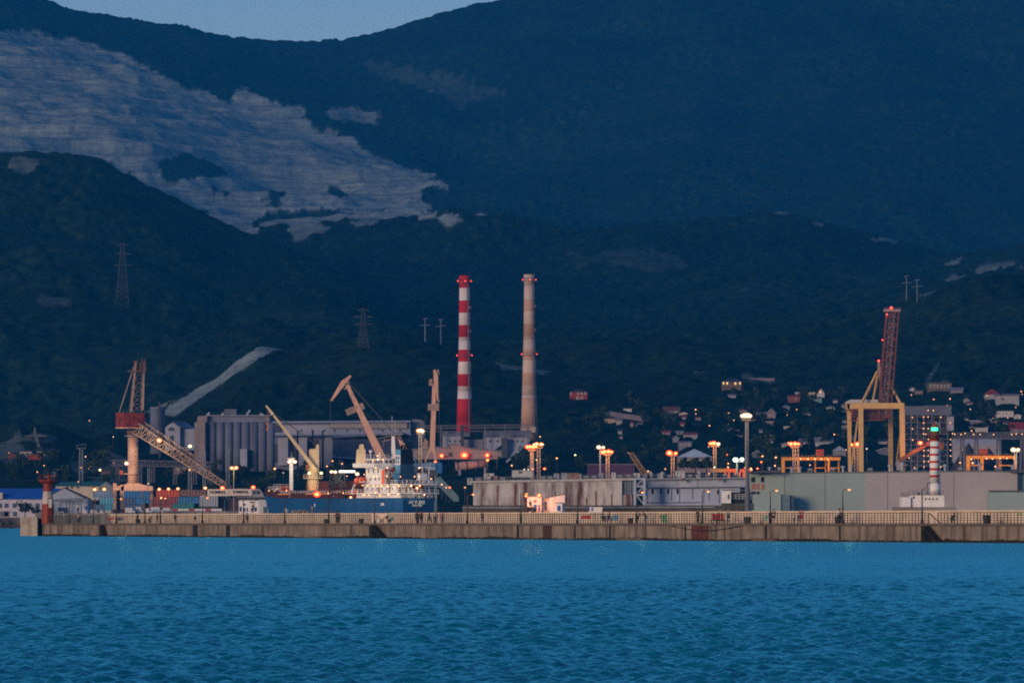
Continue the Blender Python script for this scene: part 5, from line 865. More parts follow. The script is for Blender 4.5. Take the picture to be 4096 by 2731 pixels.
# ================================================================ the cargo ship (stern to the right, bow away to the left)
TH=math.radians(37.5); SF=Vector((-math.sin(TH),math.cos(TH),0)); SS=Vector((math.cos(TH),math.sin(TH),0)); SO=P(1600,2090,1750); SO.z=0
def SH(a,b_,z): v=SO+SF*a+SS*b_; return Vector((v.x,v.y,z))
SY=1750; BW=14.5; LS=69.
zz=lambda v: Z(v,SY)
ship=T('cargo_ship','blue and white cargo ship with a dark funnel and lit decks behind the pier','ship',SH(0,0,0))
blue=zbands('ship_hull_paint',[(5.0,(.18,.03,.02)),(12,(.008,.068,.185))],.5,.1,.25)
st=[(0,1.5,.86),(2,.6,.95),(6,0,1),(30,0,1),(64,0,1),(70,.0,.9),(75,0,.68),(78.5,0,.4),(81,0,.06)]
b=MB(); ring=[]
for a,rk,wf in st:
    h=BW/2*wf; hb=BW/2*wf*(.8 if a<3 or a>69 else .97); zt=zz(1990)+(.25 if a>70 else 0)+max(0,a-62)*.07; al=a+(2.2 if a<3 else (-.06*max(0,a-64))*1.0)
    ring.append([SH(a,BW/2-h,zt),SH(a+ (1.0 if a<3 else -.1*max(0,a-67)),BW/2-hb,-1.5),SH(a+(1.0 if a<3 else -.1*max(0,a-67)),BW/2+hb,-1.5),SH(a,BW/2+h,zt)])
vs=[v for r_ in ring for v in r_]; fs=[]
for k in range(len(ring)-1):
    o=k*4; fs+=[(o,o+4,o+5,o+1),(o+2,o+6,o+7,o+3),(o+3,o+7,o+4,o),(o+1,o+5,o+6,o+2)]
fs+=[(0,1,2,3),(len(vs)-4,len(vs)-1,len(vs)-2,len(vs)-3)]
b.add(vs,fs); b.build('hull',blue,ship)
# dark red bulwark forward, raised forecastle
bwm=mat('bulwark_red',(.06,.016,.014),.7,var=.2,scale=.6,streak=.2)
b=MB()
for k in range(3,len(st)-1):
    a0,_,w0=st[k]; a1,_,w1=st[k+1]; a0=max(a0,22)
    for sgn in (-1,1):
        q=[]
        for a,w in ((a0,w0),(a1,w1)):
            zt=zz(1990)+(.25 if a>70 else 0)+max(0,a-62)*.07; top=zz(1972)+(0 if a<62 else (a-62)*.12)
            q+=[SH(a,BW/2+sgn*(BW/2*w+.06),zt-.1),SH(a,BW/2+sgn*(BW/2*w+.06),top),SH(a,BW/2+sgn*(BW/2*w-.25),top),SH(a,BW/2+sgn*(BW/2*w-.25),zt-.1)]
        b.add(q,[(0,1,5,4),(1,2,6,5),(2,3,7,6),(3,0,4,7),(0,3,2,1),(4,5,6,7)])
b.build('bulwark',bwm,ship)
b=MB(); b.fbox(SH,24,72,2.,12.5,zz(1990),zz(1970)); b.build('deck',mat('deck_red',(.08,.022,.018),.8,var=.2),ship)
for a0,a1 in ((26.5,38),(40,53)): b=MB(); b.fbox(SH,a0,a1,2.2,12.3,zz(1970)+.01,zz(1921)); b.build('hatch_coaming',mat('hatch_brown',(.095,.028,.022),.8,var=.2,scale=.5,streak=.2),ship)
b=MB(); b.fbox(SH,64,77,4.4,10,zz(1976),zz(1962)); b.build('forecastle',bwm,ship)
# railings and windlass forward
def srail(a0,a1,b0,b1,z,h=1.1,n=None,m=None,name='railing'):
    m=m or white; p=SH(a0,b0,z); q=SH(a1,b1,z); n=n or max(2,int((q-p).length/1.6)); b=MB(); up=Vector((0,0,h))
    for k in range(n+1): c=p.lerp(q,k/n); b.bar(c,c+up,.09)
    for f in (.5,1): b.bar(p+up*f,q+up*f,.08)
    return b.build(name,m,ship)
srail(64,78,.4,5.2,zz(1960),1.5); srail(65,74,4.5,4.5,zz(1952),1.6); srail(22,64,.05,.05,zz(1972),.9)
b=MB(); c=SH(69,5,zz(1948)); b.tube(c-Vector((1.8,0,0)),c+Vector((1.8,0,0)),.9,n=10); b.obox(c-Vector((0,0,.7)),(4.5,2,.6)); b.build('windlass',mat('windlass_red',(.4,.07,.03),.6),ship)
b=MB(); b.bar(SH(71,1.5,zz(1975)),SH(67,1.5,zz(1947)),.25); b.bar(SH(71.6,1.5,zz(1975)),SH(67.6,1.5,zz(1947)),.25); b.build('ladder',white,ship)
for a0,a1 in ((58,65),(36,50),(24,30)): b=MB(); b.fbox(SH,a0,a1,-.14,-.08,zz(1974),zz(1970.5)); b.build('lamplight_strip',emis('lamplight_strip',(1,.28,.08),.55),ship)  # orange lamplight along the hatch edge, put in as glowing strips
# foremast
b=MB(); b.pbox(1158,1850,1172,1960,SY+40,1.3); b.pbox(1156,1835,1174,1850,SY+39.8,1.6); b.pbox(1150,1832,1180,1835,SY+39.5,2); b.build('foremast',white,ship); b=MB(); b.bar(P(1166,1832,SY+40),P(1166,1806,SY+40),.35); b.pbox(1158,1826,1176,1832,SY+40,1); b.build('mast_top',dsteel,ship)
for u in (1158,1179): lamp(u,1846,SY+39,7.5,E_WH(),ship)
light(1168,1850,SY+37,(1,.9,.7),700)
# deck cranes
cream=mat('crane_cream',(.62,.47,.29),.6,var=.1,scale=.4,streak=.15,streakcol=(.3,.2,.12))
def deckcrane(px,Y,tower,name):
    b=MB(); b.poly(tower,Y,2.8); b.build(name,cream,ship)
b=MB(); c=P(1252,1916,SY+22); b.tube(P(1252,1960,SY+22),P(1252,1890,SY+22),22*sc(SY),22*sc(SY),18); b.build('crane_pedestal',cream,ship,True)
b=MB(); b.tube(P(1252,1914,SY+22),P(1252,1911,SY+22),39*sc(SY),39*sc(SY),18); b.build('crane_walkway',cream,ship)
b=MB()
for k in range(16): a_=2*math.pi*k/16; q_=P(1252,1911,SY+22)+Vector((math.cos(a_),math.sin(a_),0))*39*sc(SY); b.bar(q_,q_+Vector((0,0,1.1)),.07); q2=P(1252,1911,SY+22)+Vector((math.cos(a_+.393),math.sin(a_+.393),0))*39*sc(SY); b.bar(q_+Vector((0,0,1.1)),q2+Vector((0,0,1.1)),.07); b.bar(q_+Vector((0,0,.55)),q2+Vector((0,0,.55)),.05)
b.build('crane_railing',cream,ship)
deckcrane(1252,SY+21,[(1234,1889),(1236,1800),(1240,1795),(1262,1795),(1266,1777),(1273,1776),(1275,1782),(1276,1889)],'crane_tower')
b=MB(); boxboom(b,P(1264,1882,SY+20),P(1085,1648,SY+18),16*sc(SY),9*sc(SY)); boxboom(b,P(1092,1658,SY+17.9),P(1064,1621,SY+17.9),13*sc(SY),6*sc(SY),1.4,1.); b.build('crane_jib',cream,ship)
b=MB(); 
for q_ in ((1262,1780),(1268,1778),(1273,1779)): b.bar(P(*q_,SY+22),P(1085,1645,SY+18),.09)
b.build('crane_cable',dsteel,ship)
b=MB(); b.bar(P(1071,1640,SY+18),P(1071,1672,SY+18),.1); b.sph(P(1071,1673,SY+18),.32); b.bar(P(1071,1690,SY+18),P(1070,1718,SY+18),.4); b.sph(P(1070,1695,SY+18),.5); b.sph(P(1069,1718,SY+18),.35); b.build('crane_hook',mat('hook_orange',(.5,.2,.06),.6),ship)
b=MB(); b.pbox(1224,1858,1234,1880,SY+20.5,1.5); b.build('crane_cab',mat('cab_rust',(.3,.1,.05),.6),ship)
for u in (1237,1285): lamp(u,1891,SY+18,5,emis('lamp_yellowgreen',(1,.85,.35),12),ship)
light(1250,1895,SY+16,(1,.8,.4),350)
deckcrane(1445,SY+24,[(1423,1860),(1426,1800),(1436,1792),(1437,1780),(1441,1776),(1454,1776),(1456,1792),(1462,1800),(1462,1860)],'crane_tower')
b=MB(); b.pbox(1356,1881,1420,1889,SY+22,.8); b.build('crane_jib',emis('jib_lamplight_glow',(1,.93,.75),3.5),ship)  # floodlight falling on the stowed jib is put in as emission
b=MB(); b.pbox(1337,1888,1420,1891,SY+22.2,2); b.lattice(P(1320,1950,SY+21),P(1360,1900,SY+21),1.5,1.2,4,.3); b.lattice(P(1378,1950,SY+21),P(1335,1900,SY+21),1.5,1.2,4,.3); b.pbox(1317,1890,1380,1900,SY+21,2.5); b.bar(P(1320,1990,SY+21),P(1320,1900,SY+21),.4); b.bar(P(1378,1990,SY+21),P(1378,1900,SY+21),.4); b.build('jib_rest',mat('grab_black',(.02,.022,.025),.7),ship)
for u,v,r in ((1326,1886,6.5),(1341,1887,6.5),(1429,1895,7.5)): lamp(u,v,SY+18,r,E_WH(),ship)
light(1385,1900,SY+17,(1,.9,.7),1500)
# accommodation
sw=mat('ship_white',(.74,.72,.70),.6,var=.06,scale=.4,streak=.18,streakcol=(.4,.28,.2))
D0,D1,D2,D3,D4=zz(1990),zz(1974),zz(1938),zz(1868),zz(1835)
b=MB(); b.fbox(SH,1.5,24.5,1.2,13.3,D0-.1,D1); b.build('poop_house',sw,ship)
b=MB(); b.fbox(SH,-.3,25.5,-.2,14.7,D1,D1+.35); b.build('poop_deck',sw,ship)
b=MB(); b.fbox(SH,3,20,.8,13.7,D1+.36,D2); b.build('lower_house',sw,ship)
b=MB(); b.fbox(SH,.6,20.5,-.2,14.7,D2,D2+.35); b.build('boat_deck',sw,ship)
b=MB(); b.fbox(SH,9.6,18.6,.5,14.,D2+.36,D3); b.build('bridge_house',sw,ship)
b=MB(); b.fbox(SH,9.,20.5,-3.0,17.5,D3,D3+.35); b.build('bridge_deck',sw,ship)
b=MB(); b.fbox(SH,9.8,19.,1.,13.5,D3+.36,D4); b.build('wheelhouse',sw,ship); b=MB(); b.fbox(SH,9.4,19.6,.6,13.9,D4,D4+.3); b.build('wheelhouse_roof',sw,ship)
b=MB(); b.fbox(SH,9.2,9.5,-3,17.5,D3+.35,D3+1.3); b.fbox(SH,9.2,20.5,-3.1,-2.9,D3+.35,D3+1.3); b.build('wing_bulwark',sw,ship)
zmid=zz(1903); b=MB(); b.fbox(SH,7.5,9.5,.5,14.,zmid,zmid+.2); b.build('side_deck',sw,ship); srail(7.6,7.6,.6,6,zmid+.2); srail(7.6,7.6,9,14,zmid+.2)
for z_,a0,a1,b0,b1 in ((D1+.35,-.2,-.2,-.1,14.6),(D1+.35,-.2,25.4,-.1,-.1),(D2+.35,.7,.7,-.1,14.6),(D2+.35,.7,9,-.1,-.1),(D4+.3,9.5,9.5,.7,13.8),(D4+.3,9.5,19.5,.7,.7),(D0,.2,.2,.4,14.2)): srail(a0,a1,b0,b1,z_,1.05,name='railing')
# windows, doors (aft face of houses and port side)
def swin(a,b_,z0,z1,w,side,m=glassd,name='window'):
    b=MB()
    if side=='aft': b.fbox(SH,a-.08,a-.001,b_-w/2,b_+w/2,z0,z1)
    else: b.fbox(SH,a-w/2,a+w/2,b_-.08,b_-.001,z0,z1)
    return b.build(name,m,ship)
doorred=mat('door_brown',(.2,.045,.03),.6)
for b_ in (2,3.6,5.2,11,12.6): swin(9.8,b_,D3+1.4,D3+2.2,.8,'aft')
for a_ in (11,12.4,13.8,15.2,16.6,18): swin(a_,1.,D3+1.3,D3+2.2,.95,'port')
for a_ in (12,14.5,17): swin(a_,.5,D3-1.7,D3-.6,.5,'port')
for a_ in (11.5,13.5,16): swin(a_,.5,D2+1.4,D2+2.3,.45,'port')
for b_ in (1.8,3.4): swin(9.6,b_,D3-1.7,D3-.7,.5,'aft')
for b_ in (2.2,4.2,12.,13.): swin(9.6,b_,D2+.4,D2+2.1,.7,'aft',doorred,'door')
for b_ in (2,4.5,8,12.5): swin(3,b_,D1+.4,D1+2.1,.75,'aft',doorred if b_<9 else bluedoor,'door')
for b_ in (3.2,6,10,11.3): swin(3,b_,D1+1.3,D1+1.9,.5,'aft')
for a_ in (5,8,10.5,13,15.5,18): swin(a_,.8,D1+1.2,D1+1.9,.5,'port')
for a_ in (6.5,12): swin(a_,.8,D1+.4,D1+2.1,.8,'port',doorred,'door')
for b_ in (3,7,11): swin(1.5,b_,D0,D1-.4,.8,'aft',doorred,'door')
# outside stairs (dark red)
strm=mat('stair_maroon',(.09,.02,.03),.7)
for a0,b0,z0,a1,b1,z1 in ((9,4,D3,9,7.5,zmid+.2),(2.2,6.,D2,2.2,9.,D1+.4),(.7,8.6,D2,2,11.2,D1+.4),(8,3.6,D3-.2,8,1.8,zmid),(5.5,12,D3-.4,5.5,9.4,zmid-.5),(7.4,3.,zmid,7.4,.6,D2+.4)):
    b=MB(); b.bar(SH(a0,b0,z0),SH(a1,b1,z1),.35,.8); b.build('stairs',strm,ship)
b=MB(); b.bar(SH(5,13,zmid+.6),SH(5,16.2,D2+.6),.3,.9); b.build('stairs',sw,ship)
b=MB(); b.fbox(SH,4,6,10.5,13.4,zmid-1.2,zmid+.9); b.build('vent_house',sw,ship); b=MB(); b.fbox(SH,4,8.5,11.5,14.5,D3-.1,D3+.2); b.build('aft_platform',sw,ship); srail(4,4,11.5,14.5,D3+.2)
for q_ in (11.8,14.2): b=MB(); b.bar(SH(4.2,q_,D2+.3),SH(4.2,q_,D3),.18); b.build('pillar',sw,ship)
# funnel
b=MB(); lo=[(5.2,4.),(8.6,4.),(8.6,9.6),(5.2,9.6)]; hi=[(5.6,4.5),(8.0,4.5),(8.0,9.0),(5.6,9.0)]; zt=zz(1796)
b.hexa([SH(*q_,D2+.3) for q_ in lo]+[SH(*q_,zt) for q_ in hi]); b.build('funnel',zbands('funnel_navy',[(zz(1855),(.018,.055,.11)),(zz(1780),(.006,.011,.024))],.6,.1,.4),ship)
b=MB(); b.hexa([SH(8.4,3.9,D2+1),SH(8.4,3.98,D2+1),SH(5.4,3.98,D2+1),SH(5.4,3.9,D2+1),SH(7.9,4.4,zt),SH(7.9,4.48,zt),SH(5.7,4.48,zt),SH(5.7,4.4,zt)]); b.build('funnel_side',mat('funnel_blue',(.10,.3,.48),.6),ship)
b=MB(); b.hexa([SH(8.2,4.0,zz(1858)),SH(8.2,4.35,zz(1858)),SH(5.55,4.35,zz(1858)),SH(5.55,4.0,zz(1858)),SH(8.0,4.2,zz(1818)),SH(8.0,4.55,zz(1818)),SH(5.65,4.55,zz(1818)),SH(5.65,4.2,zz(1818))]); b.build('emblem_panel',sw,ship)
for da in (6.25,7.35):
    for z0,z1 in ((1852,1840),(1836,1824)): b=MB(); b.fbox(SH,da-.33,da+.33,3.93,4.0,zz(z0),zz(z1)); b.build('emblem_mark',mat('emblem_blue',(.08,.2,.4),.6),ship)
b=MB()
for q_ in (5.6,6.8,8.0):
    b.tube(SH(6.8,q_,zt),SH(6.8,q_,zt+.8),.42,n=8); b.tube(SH(6.8,q_,zt+.8),SH(6.8,q_+.55,zt+1.5),.4,.36,8)
b.build('exhaust_pipes',mat('soot',(.008,.008,.01),.8),ship)
for q_,w_ in ((2.6,1.6),(10.8,1.6)): b=MB(); b.fbox(SH,5,6.5,q_-w_/2,q_+w_/2,zz(1912),zz(1893)); b.bar(SH(5.7,q_,D2+.3),SH(5.7,q_,zz(1912)),.6); b.build('cowl_vent',mat('cowl_blue',(.06,.2,.38),.6),ship)
# masts, dome, radar
Ym=SY+10; b=MB(); b.poly([(1565,1832),(1566,1744),(1578,1744),(1584,1832)],Ym,1.4); b.build('mainmast',sw,ship); b=MB(); b.pbox(1525,1736,1612,1738.5,Ym,.3); b.bar(P(1568,1744,Ym),P(1568,1664,Ym),.22); b.bar(P(1579,1744,Ym),P(1579,1680,Ym),.14); b.bar(P(1583,1744,Ym),P(1583,1682,Ym),.12); b.bar(P(1574,1682,Ym),P(1583,1682,Ym),.08); b.bar(P(1540,1751,Ym),P(1530,1790,Ym),.1); b.bar(P(1500,1756,Ym),P(1566,1743,Ym),.14); b.build('yard',steel,ship)
b=MB(); b.pbox(1538,1812,1562,1815,Ym-1,.5); b.pbox(1552,1802,1562,1804,Ym-1,.6); b.poly([(1542,1822),(1548,1815),(1556,1815),(1564,1822)],Ym-1,1); b.build('radar',mat('radar_dark',(.04,.045,.05),.5),ship)
b=MB(); b.sph(P(1483,1805,SY+12),7.5*sc(SY),12,8); b.bar(P(1483,1812,SY+12),P(1483,1832,SY+12),.3); b.build('satellite_dome',white,ship,True)
b=MB(); b.bar(P(1518,1832,SY+8),P(1518,1808,SY+8),.5); b.build('searchlight_post',white,ship)
b=MB(); b.fbox(SH,3,20,14.6,14.9,zz(1905),zz(1880)) if False else None
# small provision crane, lifeboat, slide
orr=mat('ship_orange',(.55,.085,.025),.5,var=.08)
b=MB(); b.bar(P(1532,1936,SY+2),P(1532,1882,SY+2),.85,.85); b.pbox(1528,1878,1540,1890,SY+1.5,1.2); b.build('provision_crane',orr,ship); b=MB(); b.bar(P(1536,1880,SY+2),P(1584,1877,SY+2),.45,.4); b.build('provision_jib',strm,ship)
b=MB(); c=P(1440,1922,SY+15); d=Vector((-1,.3,-.12)).normalized(); n_=12
prof=[(-1.9,.3),(-1.7,.85),(-1.1,1.15),(0,1.2),(1.0,1.15),(1.6,.85),(1.8,.3)]
for (t0,r0),(t1,r1) in zip(prof[:-1],prof[1:]): b.tube(c+d*t0,c+d*t1,r0,r1,12)
b.build('lifeboat',orr,ship,True)
b=MB(); b.pbox(1436,1925,1472,1928.5,SY+13.4,2); b.build('boat_platform',sw,ship)
b=MB(); pts=[P(1422,1935,SY+13),P(1414,1945,SY+13),P(1409,1958,SY+13),P(1407,1972,SY+13)]
for k in range(3): b.bar(pts[k],pts[k+1],.35)
b.build('boat_davit',sw,ship)
for u in (1418,1426,1444): b=MB(); b.pbox(u-3,1962,u+3,1974,SY+18,.4); b.build('raft_canister',orr,ship)
b=MB(); b.pbox(1681,1945,1689,1958,SY+8,.3); b.build('raft_canister',orr,ship)
# lettering on the stern
def text(s_,name,p,size,xdir,m,parent,yaw=None):
    c=bpy.data.curves.new(name,'FONT'); c.body=s_; c.size=size; c.align_x='CENTER'; c.align_y='CENTER'; c.extrude=.02; c.offset=.02*size; c.materials.append(m)
    tmp=bpy.data.objects.new(name,c); COL.objects.link(tmp); dg=bpy.context.evaluated_depsgraph_get(); me=bpy.data.meshes.new_from_object(tmp.evaluated_get(dg)); bpy.data.objects.remove(tmp); me.materials.clear(); me.materials.append(m); o=bpy.data.objects.new(name,me); COL.objects.link(o); x=Vector(xdir).normalized(); z=Vector((0,0,1)); y=z; n_=x.cross(y); M=Matrix((x,y,n_)).transposed().to_4x4()
    o.parent=parent; o.matrix_local=Matrix.Translation(Vector(p)-wloc(parent))@M; return o
lw=mat('letter_white',(.8,.8,.78),.6,var=0)
text('AY YILDIZ','stern_lettering',SH(-.1,6.4,zz(2009)),1.35,SS,lw,ship); text('PANAMA','port_lettering',SH(-.02,6.6,zz(2021)),.95,SS,lw,ship); text('GIA','side_lettering',SH(9,-.12,zz(2016)),1.2,-SF,lw,ship)
for a_,v in ((63,2015),(45,2018)): b=MB(); b.fbox(SH,a_-.15,a_+.15,-.13 if a_<52 else .35,-.05 if a_<52 else .6,zz(v+7),zz(v-7)); b.build('draft_mark',lw,ship)
# lamps of the ship
for u,v,r in [(1457,1897,3.5),(1492,1840,4),(1512,1837,5),(1532,1837,4),(1510,1822,4.5),(1503,1870,4.5),(1549,1870,4.5),(1495,1905,4.5),(1507,1905,4),(1548,1904,4.5),(1602,1905,3.5),(1658,1905,4),(1676,1905,4.5),(1677,1871,5),(1725,1914,4.5),(1492,1847,3)]: lamp(u,v,SY-2,r*.72,E_WA() if r<5 else E_WH(),ship)
for u,v,r in [(1450,1941,3.5),(1471,1942,4.5),(1494,1943,4.5),(1511,1943,4),(1525,1942,5),(1550,1943,5.5),(1595,1943,6),(1645,1942,6.5),(1679,1942,6),(1668,1951,7.5),(1452,1979,4.5),(1459,1979,4.5),(1476,1979,4),(1501,1970,5.5),(1520,1979,5),(1554,1977,6),(1592,1976,5),(1697,1978,5.5),(1403,1988,7.5),(1373,1971,3.5),(1313,1972,4),(1146,1961,4),(1076,1962,3.5)]: lamp(u,v,SY-1.2+max(0,u-1600)*.045,r*.72,E_WA(),ship)
lamp(1268,1976,SY+24,12,E_OR(),ship); light(1268,1976,SY+20,(1,.4,.12),450)
for u,v,p_ in ((1500,1905,260),(1540,1872,260),(1480,1945,260),(1550,1946,320),(1645,1946,320),(1480,1981,220),(1554,1980,260),(1697,1980,200),(1676,1905,200),(1510,1832,120),(1660,1905,120)): light(u,v,SY-2.2+max(0,u-1600)*.059,(1,.8,.55),p_*1.0,.3,-.8)
b=MB(); b.bar(SH(.2,10.5,zz(2003)),P(1755,2035,SY+12),.1); b.build('mooring_line',lw,ship)
# ================================================================ left quay: buildings, containers, vehicles
Y=2330; s=sc(Y)
qm=lambda u: Vector((X(u,Y),Y,qz))
# rocky bank in front of the left quay
b=MB(); r=random.Random(8)
for k in range(150):
    u=r.uniform(-400,420); f=r.random(); yy=2306+f*-14; b.obox((X(u,yy),yy,-.6+4.6*(1-f)*.9+r.uniform(-.3,.4)),(r.uniform(.9,2.4),r.uniform(.9,2.),r.uniform(.7,1.6)),r.random()*3)
o=b.build('shore_rocks',mat('shore_rock',(.06,.05,.045),.95,var=.5,scale=.5),kind='stuff')
lilac=mat('lilac_wall',(.46,.45,.53),.8,var=.1,scale=.3); bluer=mat('blue_roof',(.015,.10,.42),.55,var=.1,scale=.4); greenr=mat('green_roof',(.02,.13,.13),.7,var=.15,scale=.3); creamw=mat('cream_wall',(.5,.45,.36),.8,var=.15,scale=.4)
t=T('warehouse','long two-storey pale warehouse with a bright blue roof behind the beacon','warehouse',qm(80))
b=MB(); b.pbox(-260,1995,180,2070,Y,16); b.build('wall',lilac,t)
b=MB(); b.prism([(X(-262,Y),Y-.6,Z(1996,Y)),(X(-262,Y),Y+9,Z(1952,Y)),(X(-262,Y),Y+18,Z(1996,Y))],(X(253,Y)-X(-262,Y),0,0)); b.build('roof',bluer,t)
for k,u in enumerate((-32,0,26,58,88,118,150)): win(t,u-8,2012,u+8,2030,Y,mat('blue_grey_pane',(.06,.085,.13),.2))
for u in (-32,25,60): win(t,u-8,2046,u+8,2064,Y,mat('blue_grey_pane',(.06,.085,.13)))
win(t,-20,2045,42,2043,Y,mat('mauve',(.2,.13,.2),.7),'canopy',.6); win(t,0,2047,38,2066,Y,mat('mauve_pane',(.12,.12,.18),.3),'door')
b=MB(); b.pbox(-260,1970,10,1994,Y-1.2,3); b.build('stair_box',creamw,t)
t=T('gable_shed','pale blue-grey shed with a low gable and a dark blue gate right of the beacon','shed',qm(275))
b=MB(); b.poly([(205,2070),(205,1995),(205,1978),(254,1951),(330,1988),(352,1995),(352,2070)],Y-3,18); b.build('wall',mat('shed_blue',(.30,.36,.44),.8,var=.08,scale=.3),t)
b=MB(); b.prism([(X(203,Y-3),Y-3.4,Z(1979,Y-3)),(X(254,Y-3),Y-3.4,Z(1950.5,Y-3)),(X(254,Y-3),Y-3.4,Z(1948.8,Y-3)),(X(203,Y-3),Y-3.4,Z(1977.3,Y-3))],(0,19,0)); b.prism([(X(254.1,Y-3),Y-3.4,Z(1950.5,Y-3)),(X(353,Y-3),Y-3.4,Z(1995,Y-3)),(X(353,Y-3),Y-3.4,Z(1993,Y-3)),(X(254.1,Y-3),Y-3.4,Z(1948.8,Y-3))],(0,19,0)); b.build('roof',roofdark,t)
win(t,232,2029,272,2066,Y-3,mat('gate_navy',(.015,.035,.10),.6),'gate'); win(t,340,2023,350,2037,Y-3,bluedoor); win(t,274,2056,304,2060,Y-3,bluedoor,'sill_beam')
t=T('pipe_rack','dark steel pipe rack crossing in front of the gable shed','pipe rack',qm(290)); b=MB(); b.bar(P(216,1999,Y-6),P(360,1992,Y-6),.35); b.bar(P(216,2004,Y-6),P(330,2002,Y-6),.25)
for u in (216,266,325,368,380): b.bar(P(u,1995,Y-6),P(u,2072,Y-6),.3)
b.build('frame',dsteel,t)
Yg=2480; t=T('market_hall','long cream hall with a dark green roof behind the blue-roofed warehouse','hall',P(330,2000,Yg)); b=MB(); b.pbox(222,1942,396,2000,Yg,18); b.build('wall',creamw,t); b=MB(); b.prism([(X(215,Yg),Yg-1,Z(1943,Yg)),(X(240,Yg),Yg+9,Z(1925,Yg)),(X(250,Yg),Yg+19,Z(1943,Yg))],(X(396,Yg)-X(215,Yg),0,0)); b.build('roof',greenr,t)
for u in (268,288,312,376): win(t,u-5,1946,u+5,1952,Yg,glassd)
b=MB(); b.poly([(397,1945),(424,1926),(450,1945),(450,1995),(397,1995)],Yg-1,16); b.build('gable_end',mat('grey_green',(.2,.22,.2),.8),t)
for k,(u,v,r_) in enumerate(((379,1957,7),(417,1956,6.5))):
    t=T('street_lamp','glaring white lamp on a short arm, '+('left' if k==0 else 'right')+' one of two before the green-roofed hall','lamp',P(u,1990,2190),'lamps of the left quay'); b=MB(); b.bar(P(u,2055,2190),P(u,1960,2190),.18); b.build('pole',dsteel,t); lamp(u,v,2188,r_,E_WA(),t); light(u,v+2,2187,(1,.75,.5),700)
# containers
def container(u0,v0,u1,v1,Y,col,label,end=None,txt=None):
    t=T('container',label,'container',P((u0+u1)/2,v1,Y),'shipping containers on the quay'); m=mat('cont_%02d%02d%02d'%tuple(int(c*99) for c in col),col,.6,var=.15,scale=1.,streak=.15,streakcol=(.1,.06,.05))
    b=MB(); x0,x1=X(u0,Y),X(u1,Y); z0,z1=Z(v1,Y)+.02,Z(v0,Y)-.02; n_=max(4,int((x1-x0)/.55)); pts=[]
    for k in range(n_+1): x=x0+(x1-x0)*k/n_; d=0 if k%2 else .12; pts+=[(x,Y+d)]
    lo=[(x,y,z0) for x,y in pts]+[(x1,Y+2.4,z0),(x0,Y+2.4,z0)]; hi=[(x,y,z1) for x,y in pts]+[(x1,Y+2.4,z1),(x0,Y+2.4,z1)]; n2=len(lo)
    b.add(lo+hi,[tuple(range(n2)),tuple(range(2*n2-1,n2-1,-1))]+[(k,n2+k,n2+(k+1)%n2,(k+1)%n2) for k in range(n2)]); b.build('body',m,t)
    b=MB()
    for x in (x0,x1): b.box(x-.1,x+.1,Y-.05,Y+.14,z0,z1)
    for z in (z0,z1-.12): b.box(x0+.11,x1-.11,Y-.04,Y+.1,z,z+.13)
    b.build('frame',m,t)
    if txt: text(txt,'lettering',((x0+x1)/2,Y-.06,(z0+z1)/2+.1),1.5,(1,0,0),mat('letter_black',(.02,.02,.025),.7,var=0),t)
    return t
YC=2190; tq=(.03,.17,.28); tb=(.02,.13,.33); rd=(.42,.06,.03); mr=(.17,.04,.055); wh=(.52,.5,.46); br=(.13,.08,.075); tl=(.02,.16,.19); gr=(.36,.39,.42); nv=(.04,.08,.17)
for a_ in [(626,1958,715,1986,rd,'bright orange-red container under three orange lamps'),(716,1958,824,1984,br,'dull brown container right of the orange-red one'),(615,1986.5,664,2013,mr,'maroon container below the left half of the orange-red one'),(664.5,1986.5,709,2013,mr,'maroon container below the right half of the orange-red one'),(710,1986.5,795,2013,tb,'blue container in the row below the brown one'),(690,2013.5,775,2040,tl,'teal container at the foot of the stack by the truck'),(615,2013.5,688,2040,mr,'darker maroon container at the foot of the stack by the right crane leg'),
   (372,1962,450,1990,nv,'navy container left of the portal crane, top of its stack'),(400,1990.5,452,2016,tq,'turquoise container left of the portal crane, middle of its stack'),(411,2016.5,452,2040,tq,'lowest turquoise container left of the portal crane'),(372,2017,410,2040,nv,'navy container at the left foot of the turquoise stack'),
   (497,1962,565,1990,tb,'blue container seen through the portal, top row'),(540,1990.5,570,2016,tb,'blue container with white patch behind the right portal leg'),(497,1990.5,539,2016,nv,'navy container seen through the portal, middle row'),(497,2016.5,570,2040,nv,'navy container seen through the portal, bottom row'),(572,1963,600,2012,tb,'upright blue container between the two right portal legs'),
   (830,1955,914,1983,wh,'white container whose lettering is half hidden by the crane jib'),(915.5,1954,1007,1982,wh,'white container lettered in black right of the crane jib')]:
    if 'half hidden' in a_[5] : container(*a_[:4],YC,*a_[4:6],txt='ADMIRAL')
    elif 'lettered' in a_[5]: container(*a_[:4],YC-1,*a_[4:6],txt='ADMIRAL')
    else: container(*a_[:4],YC,*a_[4:6])
